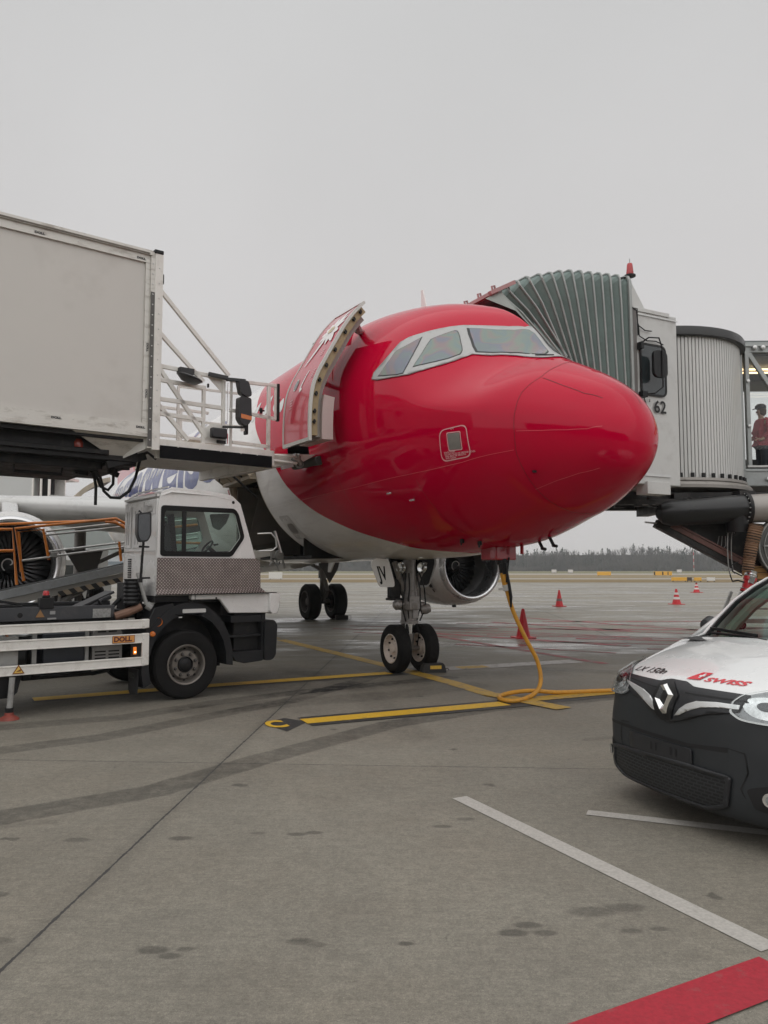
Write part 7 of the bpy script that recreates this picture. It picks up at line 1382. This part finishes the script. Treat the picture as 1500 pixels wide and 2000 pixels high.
cone((13.67, 36.1), .72, .20, 'red and white striped cone on the apron left of the van', [(.30, .46, cone_w), (.62, .76, cone_w)])
cone((21.79, 53.8), .70, .22, 'farthest striped cone, small with dark tip behind the others', [(.28, .46, cone_w), (.64, .78, cone_w), (.88, 1.0, dark)])
ck = thing('wheel_chock', 'black rubber chock with yellow label against the nose wheel', 'chock', (.80, 12.62, 0), R(12), 'wheel chocks')
part('chock_body', mat('chock_rubber', (.022, .022, .022), .6, var=.2), ck, lambda g: g.prism(rpoly([(-.20, 0), (.20, 0), (.17, .12), (.14, .155), (-.16, .155), (-.19, .10)], .02), -.09, .09, 'xz'), bevel=.01)
part('chock_label', mat('label_yellow', (.66, .42, .06), .5, var=.12, vscale=30), ck, lambda g: g.box(-.075, .11, -.096, -.091, .06, .115))
part('chock_rope', mat('rope', (.1, .09, .08), .8), ck, lambda g: g.tube([(.18, 0, .05), (.24, -.02, .06), (.26, -.02, .03)], .008, 6))
ck = thing('wheel_chock', 'small black chock against the main landing gear wheel', 'chock', (-1.30, 25.35, 0), R(10), 'wheel chocks')
part('chock_body', mat('chock_rubber', (.022, .022, .022), .6, var=.2), ck, lambda g: g.box(-.30, .12, -.09, .09, 0, .15), bevel=.02)
part('chock_ring', grey_metal, ck, lambda g: g.tube([(.17+.05*math.cos(a), -.02, .08+.07*math.sin(a)) for a in [2*math.pi*i/16 for i in range(16)]], .008, 6, close=True))

# ------------------------------------------------------------ person in the tunnel
PS = thing('person', 'person in red jacket and dark cap standing inside the glazed tunnel', 'person', (8.50, 17.1, 3.56), R(8))
def skin_obj(name, pts, edges, m, parent, sub=2):
    me = bpy.data.meshes.new(name); me.from_pydata([p_[:3] for p_ in pts], edges, []); o = bpy.data.objects.new(name, me); COL.objects.link(o); o.parent = parent
    o.modifiers.new('skin', 'SKIN'); me.materials.append(m)
    if not me.skin_vertices: 
        bm = bmesh.new(); bm.from_mesh(me); bm.verts.layers.skin.verify(); bm.to_mesh(me); bm.free()
    for i, p_ in enumerate(pts):
        r_ = p_[3]; me.skin_vertices[0].data[i].radius = r_ if isinstance(r_, tuple) else (r_, r_)
    me.skin_vertices[0].data[0].use_root = True
    s_ = o.modifiers.new('sub', 'SUBSURF'); s_.levels = sub; s_.render_levels = sub; return o
skin_m = mat('skin', (.42, .25, .18), .5, var=.05); trou = mat('navy_trousers', (.018, .02, .03), .8, var=.15); jack = mat('red_jacket', (.30, .012, .03), .7, var=.12)
body = [(0, 0, .95, (.09, .07)), (0, 0, 1.12, (.09, .07)), (0, 0, 1.32, (.12, .08)), (0, 0, 1.44, (.10, .08)), (-.01, 0, 1.52, .05), (-.02, 0, 1.62, (.085, .075)), (-.025, 0, 1.71, (.08, .075)),
        (0, .09, .86, .06), (.0, .10, .50, .05), (.02, .10, .10, .042), (-.10, .10, .04, .035), (0, -.09, .86, .06), (-.02, -.10, .50, .05), (.0, -.10, .10, .042), (-.12, -.10, .04, .035),
        (0, .17, 1.42, .06), (.02, .22, 1.15, .048), (-.14, .16, 1.02, .036), (-.22, .10, 1.02, .030), (0, -.17, 1.42, .06), (.03, -.23, 1.15, .048), (-.12, -.20, .98, .036), (-.20, -.17, .97, .030)]
be = [(0,1),(1,2),(2,3),(3,4),(4,5),(5,6),(0,7),(7,8),(8,9),(9,10),(0,11),(11,12),(12,13),(13,14),(2,15),(15,16),(16,17),(17,18),(2,19),(19,20),(20,21),(21,22)]
pb = skin_obj('body', body, be, skin_m, PS)
jk = [(0, 0, 1.02, (.185, .145)), (0, 0, 1.15, (.17, .13)), (0, 0, 1.33, (.165, .12)), (0, 0, 1.45, (.10, .085)), (0, .17, 1.42, .075), (.02, .225, 1.15, .062), (-.13, .165, 1.03, .048), (0, -.17, 1.42, .075), (.03, -.235, 1.15, .062), (-.11, -.205, .99, .048), (0, 0, .86, (.16, .12))]
skin_obj('jacket', jk, [(0,1),(1,2),(2,3),(2,4),(4,5),(5,6),(2,7),(7,8),(8,9),(0,10)], jack, PS)
skin_obj('trousers', [(0, 0, .92, (.15, .11)), (0, .09, .80, .10), (.0, .10, .50, .085), (.02, .10, .10, .07), (0, -.09, .80, .10), (-.02, -.10, .50, .085), (.0, -.10, .10, .07)], [(0,1),(1,2),(2,3),(0,4),(4,5),(5,6)], trou, PS)
part('hair', mat('brown_hair', (.06, .035, .02), .7), PS, lambda g: g.lathe([(0, 1.78), (.06, 1.77), (.09, 1.72), (.10, 1.66), (.09, 1.58), (.05, 1.54)], (.015, 0, 0), (0, 0, 1), 20))
part('cap', mat('dark_cap', (.03, .032, .04), .7, var=.1), PS, lambda g: (g.lathe([(0, 1.82), (.07, 1.81), (.115, 1.77), (.12, 1.72), (.10, 1.70)], (-.01, 0, 0), (0, 0, 1), 22), g.obox((-.12, 0, 1.705), (.10, .14, .015), (0, -.2, 0))))
part('face_features', mat('face_shadow', (.20, .10, .08), .6), PS, lambda g: (g.obox((-.108, 0, 1.615), (.03, .02, .035)), g.obox((-.098, .03, 1.645), (.01, .025, .01)), g.obox((-.098, -.03, 1.645), (.01, .025, .01)), g.obox((-.098, 0, 1.575), (.01, .045, .01))))
part('hand', skin_m, PS, lambda g: [g.tube([(-.20, y_, 1.0), (-.235, y_*1.0, .985), (-.27, y_, .96), (-.275, y_, .935)], [.011, .010, .009, .007], 6) for y_ in (-.195, -.178, -.161, -.144, .075, .09, .105, .12)]+[g.tube([(-.20, y_, 1.01), (-.225, y_, 1.03), (-.25, y_, 1.02)], .010, 6) for y_ in (-.13, .065)])
bagp = thing('carry_bag', 'dark bag standing on the tunnel floor beside the person in red', 'bag', (8.95, 17.0, 3.56), .2)
part('bag_body', mat('bag_black', (.02, .02, .024), .6, var=.1), bagp, lambda g: g.box(-.30, .35, -.15, .15, .02, .62), bevel=.05)
part('bag_handle', black, bagp, lambda g: g.tube([(-.1, 0, .62), (-.1, 0, .74), (.12, 0, .74), (.12, 0, .62)], .014, 6))

# ------------------------------------------------------------ further objects
# lifted white body of a second catering truck beyond the wing
FT = thing('catering_truck', 'distant white catering truck with raised box behind the wing at far left', 'truck', (-16.6, 34.5, 0), R(-6))
part('box_body', mat('far_box', (.50, .51, .50), .45, var=.03, vscale=1), FT, lambda g: g.box(-5, .75, 0, 2.4, 4.0, 5.95))
part('box_front', off_white, FT, lambda g: (g.box(.75, .82, -.03, .06, 4.0, 6.02), g.box(.75, 1.7, -.05, 2.4, 5.80, 5.92), g.box(1.12, 1.20, 0, .06, 4.0, 5.85), g.box(1.50, 1.60, 0, .06, 4.0, 5.80), g.box(.80, 1.65, 1.2, 1.25, 4.0, 5.8)))
part('roof_edge', off_white, FT, lambda g: g.box(-5, .8, -.05, 2.4, 5.95, 6.0))
part('dark_opening', void, FT, lambda g: g.box(.85, 1.55, .4, .5, 4.2, 5.75))
part('platform', grey_metal, FT, lambda g: (g.box(.8, 4.6, 0, 2.2, 4.50, 4.62), g.beam((1.6, 0, 4.95), (4.6, 0, 4.72), .05), g.box(-5, .8, .2, 2.2, 3.9, 4.0)))
part('lift_scissors', grey_metal, FT, lambda g: (g.beam((-4, .6, 1.2), (0, .6, 3.9), .15), g.beam((-4, .6, 3.9), (0, .6, 1.2), .15)))
part('chassis', dark, FT, lambda g: g.box(-5, 3.2, .3, 2.1, .6, 1.2)); part('cab', mat('far_box', (.50, .51, .50), .45), FT, lambda g: g.box(1.8, 3.4, .1, 2.2, 1.0, 2.6), bevel=.1)
for x_ in (-3.5, 2.4): wheel('wheel', FT, (x_, .2, .45), .45, .28, trw, (0, -1, 0))
# aft cargo door standing open on the jet
ag = G(); vs = []
for i in range(17):
    a = R(8+72*i/16)
    for s, dr in ((23.2, 0), (24.9, 0), (23.2, .16), (24.9, .16)): vs.append((-s, -(1.95+1.9*math.cos(a)*1.0-dr*math.cos(a)*1.0)+.0, ZC-.75+(1.95-dr)*math.sin(a)*1.0))
ag.add(vs, [(4*i+a_, 4*i+b_, 4*i+4+b_, 4*i+4+a_) for i in range(16) for a_, b_ in ((0, 1), (1, 3), (3, 2), (2, 0))])
aft = ag.build('cargo_door', cream, AC); aft['label'] = 'open aft cargo door standing out behind the wing'
# small white van parked under the wing
WV = thing('parked_van', 'small white van parked far behind the orange railed belt loader', 'van', (-12.9, 31.0, 0), R(80), None)
part('body', mat('far_van_white', (.50, .51, .50), .35, coat=.4), WV, lambda g: (g.prism(rpoly([(-2.0, .4), (2.1, .4), (2.15, 1.0), (1.5, 1.25), (1.05, 2.0), (-2.0, 2.0)], .12), -.9, .9, 'xz'),), bevel=.06)
part('windscreen', mat('far_glass', (.05, .06, .065), .1), WV, lambda g: g.add([(1.53, -.75, 1.27), (1.53, .75, 1.27), (1.13, .7, 1.93), (1.13, -.7, 1.93)], [(0, 1, 2, 3)]))
part('side_window', mat('far_glass', (.05, .06, .065), .1), WV, lambda g: (g.box(.2, 1.0, -.912, -.905, 1.3, 1.8), g.box(-1.8, 0, -.912, -.905, 1.3, 1.8)))
for x_ in (-1.3, 1.4):
    for y_ in (-.85, .85): wheel('wheel', WV, (x_, y_, .33), .33, .2, trw, (0, y_, 0))
# ground equipment frame behind the service van
EF = thing('equipment_frame', 'grey steel frame trolley standing behind the white service van', 'trolley', (9.9, 21.6, 0), R(5))
part('frame', grey_metal, EF, lambda g: (g.beam((-.25, 0, .25), (.10, 0, 1.02), .06, .09), g.beam((.1, 0, 1.0), (1.7, 0, 1.0), .08, .08), g.beam((1.7, 0, 1.0), (2.0, 0, .2), .10, .09), g.beam((1.35, 0, 1.0), (1.25, 0, .2), .09, .09), g.beam((-.2, 0, .55), (1.5, 0, .55), .05, .05), g.box(-.3, 2.1, -.4, .5, .18, .30), g.beam((-.25, .5, .25), (.10, .5, 1.02), .06, .09)), bevel=.01)
part('frame_panel', mat('frame_panel', (.35, .34, .33), .4, metal=.4), EF, lambda g: g.prism([(.18, .9), (.28, .75), (.34, .90), (.34, .3), (.1, .3)], .05, .07, 'xz'))
for x_ in (-.1, 1.8): wheel('wheel', EF, (x_, -.3, .13), .13, .08, trw, (0, -1, 0))
# taxiway signs
ysg = mat('sign_yellow', (.70, .38, .04), .5, var=.05)
def sign(x, y, w, h, label, m, blks=()):
    s = thing('taxiway_sign', label, 'sign', (x, y, 0), 0, 'taxiway signs in the grass')
    part('sign_board', m, s, lambda g: g.box(-w/2, w/2, 0, .2, .15, .15+h), bevel=.02)
    part('sign_legs', dark, s, lambda g: [g.box(q*w/2-.04, q*w/2+.04, .05, .15, 0, .15) for q in (-.8, .8)])
    for a, b_ in blks: part('sign_symbol', black, s, lambda g: g.box(a*w/2, b_*w/2, -.012, -.002, .22, .08+h))
sign(48.3, 169, 3.0, .8, 'yellow taxiway sign, leftmost one in the grass', ysg); sign(61.2, 169, 4.0, .85, 'yellow taxiway sign with black symbol in the middle of the grass', ysg, [(-1, -.85), (-.1, .05), (.5, .6)])
sign(36.6, 95.5, 1.9, .42, 'wide yellow taxiway sign right of centre near the apron edge', ysg); sign(37.9, 95.6, .6, .42, 'black symbol panel between two yellow sign boards', mat('sign_black', (.05, .03, .02), .5)); sign(38.9, 95.5, .9, .4, 'short yellow sign board right of the black panel', ysg)
sign(40.5, 95.4, 1.0, .4, 'white back of a sign board at the right end of the row', mat('sign_white', (.62, .62, .6), .5)); sign(-16.2, 115, 2.0, .95, 'white sign board in the grass seen under the jet belly', mat('sign_white', (.62, .62, .6), .5))
ms = thing('approach_mast', 'thin red and white mast in front of the wood', 'mast', (165, 410, 0))
for i in range(7): part('mast_section', cone_r if i % 2 else cone_w, ms, lambda g: g.box(-.12, .12, -.12, .12, 1.7*i, 1.7*i+1.7))
for k_, (x, y) in enumerate(((64, 290), (69, 285), (115, 300), (180, 395), (188, 397))):
    b_ = thing('airfield_marker', ['low white airfield light on the far grass, left of pair', 'low white airfield light on the far grass, right of pair', 'single low white airfield light before the wood', 'white airfield hut left of the thin mast', 'white airfield hut right beside the thin mast'][k_], 'airfield light', (x, y, 0), 0, 'white markers on the far grass')
    part('marker_body', cone_w, b_, lambda g: g.box(-.9, .9, -.3, .3, 0, 1.2 if k_ < 3 else 1.6), bevel=.1); part('marker_foot', dark, b_, lambda g: g.box(-.95, .95, -.35, .35, 0, .1))

# ------------------------------------------------------------ far wood, hills, terminal
def wood(name, y0, y1, x0, x1, n, hs, m, seed, conifer):
    rnd = random.Random(seed); vs = []; fs = []
    for i in range(n):
        x = rnd.uniform(x0, x1); y = rnd.uniform(y0, y1); con = rnd.random() < conifer(x); h = (hs+1.8*math.sin(x*.05)+1.2*math.sin(x*.13+1))*rnd.uniform(.78, 1.12)*(1.08 if con else 1)
        w = rnd.uniform(1.6, 2.6) if con else rnd.uniform(2.2, 4.2)
        def blade(px, py, pz, dx, dz, wd):
            k = len(vs); a = rnd.uniform(0, math.pi); ca, sa = math.cos(a)*wd, math.sin(a)*wd
            vs.extend([(px-ca, py-sa, pz), (px+ca, py+sa, pz), (px+dx, py, pz+dz)]); fs.append((k, k+1, k+2))
        blade(x, y, 0, 0, h, .25)
        if con:
            for j in range(70):
                q = rnd.random()**.8; z = h*(.12+.86*q); rr = w*(1-q)*1.0+.15; a = rnd.uniform(0, 6.28); blade(x+rr*math.cos(a)*rnd.random(), y+rr*math.sin(a)*.6, z, math.cos(a)*rr*.8, -rnd.uniform(.1, .9), .5)
        else:
            for j in range(64):
                q = rnd.random(); z = h*(.10+.75*q); rr = w*math.sqrt(max(.05, 1-(2*q-1.0)**2))*.9; a = rnd.uniform(0, 6.28); l = rnd.uniform(.8, 2.6)
                blade(x+rr*math.cos(a)*rnd.random(), y+rr*math.sin(a)*rnd.random()*.6, z, math.cos(a)*l*.45, l, rnd.uniform(.06, .22))
    me = bpy.data.meshes.new(name); me.from_pydata(vs, [], fs); me.materials.append(m); o = bpy.data.objects.new(name, me); COL.objects.link(o); return tag(o, kind='stuff')
def wood_mat(name, c1, c2):
    m = bpy.data.materials.new(name); m.use_nodes = True; t = m.node_tree; b = t.nodes['Principled BSDF']; L = t.links.new
    tc = NN(t, 'ShaderNodeTexCoord'); mp = NN(t, 'ShaderNodeMapping'); mp.inputs['Scale'].default_value = (.05, .05, .12); L(tc.outputs['Object'], mp.inputs[0]); n = NN(t, 'ShaderNodeTexNoise'); n.inputs['Scale'].default_value = 1.2; n.inputs['Detail'].default_value = 6; L(mp.outputs[0], n.inputs['Vector'])
    r = NN(t, 'ShaderNodeValToRGB'); r.color_ramp.elements[0].position = .38; r.color_ramp.elements[0].color = (*c1, 1); r.color_ramp.elements[1].position = .62; r.color_ramp.elements[1].color = (*c2, 1); L(n.outputs[0], r.inputs[0]); L(r.outputs[0], b.inputs['Base Color']); b.inputs['Roughness'].default_value = .95; b.inputs['Specular IOR Level'].default_value = 0
    return m
wm1 = wood_mat('bare_wood', (.058, .054, .055), (.11, .10, .098)); wm2 = wood_mat('dark_wood', (.018, .032, .026), (.045, .058, .045))
wood('bare_woodland', 440, 470, -120, 420, 1000, 13.0, wm1, 3, lambda x: 0.0)
wood('conifer_woodland', 452, 480, -120, 420, 260, 13.0, wm2, 5, lambda x: 1.0)
wood('woodland_undergrowth', 437, 441, -120, 420, 420, 3.2, wm1, 9, lambda x: 0.0)
g = G(); g.prism([(-130, 0), (430, 0), (430, 9.6), (250, 10.4), (60, 9.6), (-60, 10), (-130, 9.5)], 478, 500, 'xz'); tag(g.build('woodland_mass', wood_mat('wood_mass', (.045, .042, .04), (.07, .065, .06)), flat=True), kind='stuff')
hl_ = G(); P = [(-900, 0)]
for i in range(41): q = i/40; P.append((-900+800*q, 18+62*math.exp(-((q-.42)/.20)**2)+30*math.exp(-((q-.75)/.14)**2)+5*math.sin(q*23)))
P.append((-100, 0)); hl_.prism([(x_*.68, z_*.68) for x_, z_ in P], 760, 820, 'xz'); tag(hl_.build('distant_hills', mat('hill_green_grey', (.07, .085, .07), .95, var=.2, vscale=.02), flat=True), kind='structure')
tb = thing('airport_building', 'long pale low airport building far away at the left under the wing', 'building', (-120, 330, 0))
part('wall', mat('pale_wall', (.42, .45, .48), .6, var=.05, vscale=.1), tb, lambda g: (g.box(-60, 35, 0, 20, 0, 7.5), g.box(-30, 0, -2, 0, 0, 10)))
part('window_band', mat('band_dark', (.10, .13, .16), .2), tb, lambda g: (g.box(-58, 34, -.2, -.05, 3.2, 4.6),)); part('roof', mat('roof_grey', (.3, .32, .34), .6), tb, lambda g: g.box(-61, 36, -1, 21, 7.5, 8.1))
# terminal behind the photographer (seen only mirrored in the glossy paint)
TB = thing('terminal_building', 'long terminal building with window bands behind the stand, mirrored in the jet nose', 'building', (0, -46, 0))
part('wall', mat('terminal_wall', (.10, .10, .105), .6, var=.1, vscale=.2), TB, lambda g: (g.box(-70, 60, -12, 0, 0, 13), g.box(-20, 10, -12, 2.0, 0, 16), g.box(30, 60, -4, 8, 0, 10)))
part('window_band', mat('terminal_glass', (.03, .035, .04), .15), TB, lambda g: [g.box(-69, 59, .01, .05, z_, z_+2.2) for z_ in (2, 6, 10)]+[g.box(-19, 9, 2.02, 2.06, z_, z_+2.0) for z_ in (2, 6, 10)])
part('roof', mat('terminal_roof', (.2, .2, .2), .6), TB, lambda g: (g.box(-71, 61, -13, 1, 13, 13.5), g.box(-20.5, 10.5, -12, 2.6, 16, 16.4)))

# ------------------------------------------------------------ haze
hz = G(); hz.box(-900, 900, -150, 860, -1, 95); hzo = hz.build('haze', None or mat('tmp', (1, 1, 1)), flat=True)
hm = bpy.data.materials.new('haze'); hm.use_nodes = True; t = hm.node_tree; t.nodes.clear(); pv = NN(t, 'ShaderNodeVolumePrincipled'); ho = NN(t, 'ShaderNodeOutputMaterial')
pv.inputs['Color'].default_value = (.90, .96, 1, 1); pv.inputs['Density'].default_value = .00042; pv.inputs['Anisotropy'].default_value = .1
t.links.new(pv.outputs[0], ho.inputs['Volume']); hzo.data.materials[0] = hm; tag(hzo, kind='stuff')

# ------------------------------------------------------------ one mesh per countable piece, three levels at most
def separate(o, nm):
    me = o.data; n = len(me.vertices); par = list(range(n))
    def find(i):
        while par[i] != i: par[i] = par[par[i]]; i = par[i]
        return i
    for e in me.edges:
        a, b_ = find(e.vertices[0]), find(e.vertices[1])
        if a != b_: par[a] = b_
    groups = {}
    for p_ in me.polygons: groups.setdefault(find(p_.vertices[0]), []).append(p_)
    if len(groups) < 2: o.name = nm; return
    for ps in groups.values():
        idx = sorted({v for p_ in ps for v in p_.vertices}); mp = {v: i for i, v in enumerate(idx)}
        m2 = bpy.data.meshes.new(nm); m2.from_pydata([me.vertices[v].co[:] for v in idx], [], [[mp[v] for v in p_.vertices] for p_ in ps])
        m2.polygons.foreach_set('use_smooth', [p_.use_smooth for p_ in ps]); m2.materials.append(me.materials[0])
        if any(p_.use_smooth for p_ in ps): m2.set_sharp_from_angle(angle=R(35))
        q = bpy.data.objects.new(nm, m2); COL.objects.link(q); q.parent = o.parent
        for md in o.modifiers:
            if md.type == 'BEVEL': b2 = q.modifiers.new('bevel', 'BEVEL'); b2.width = md.width; b2.segments = 2; b2.limit_method = 'ANGLE'; b2.angle_limit = md.angle_limit
    bpy.data.objects.remove(o)
SPLIT = {'cabin_window': 'cabin_window', 'tank_strap': 'tank_strap', 'windscreen_wiper': 'windscreen_wiper', 'door_stop': 'door_stop', 'canopy_hooks': 'canopy_hook', 'wheel_bolts': 'wheel_bolt', 'wheel_nuts': 'wheel_nut',
         'gusset_plate': 'gusset_plate', 'railing_post': 'railing_post', 'window_post': 'window_post', 'post_fitting': 'post_fitting', 'beam_bolt': 'beam_bolt', 'cover_louvre': 'cover_slot', 'sign_legs': 'sign_leg', 'air_pipes': 'air_pipe',
         'tank_strap': 'tank_strap', 'beam_tip': 'beam_tip', 'duct_band': 'duct_band', 'skirt_clamps': 'skirt_clamp', 'lift_cylinder': 'lift_cylinder', 'side_window': 'side_window', 'mirror_arm': 'mirror_arm', 'mirror_pole': 'mirror_pole', 'rail_latch': 'rail_latch', 'hydraulic_hose': 'hydraulic_hose'}
for o in list(COL.objects):
    k = o.name.split('.')[0]
    if k in SPLIT and o.type == 'MESH' and not o.children: separate(o, SPLIT[k])
def depth(o):
    d = 0
    while o.parent: o = o.parent; d += 1
    return d
for o in list(COL.objects):
    while depth(o) > 2: o.parent = o.parent.parent
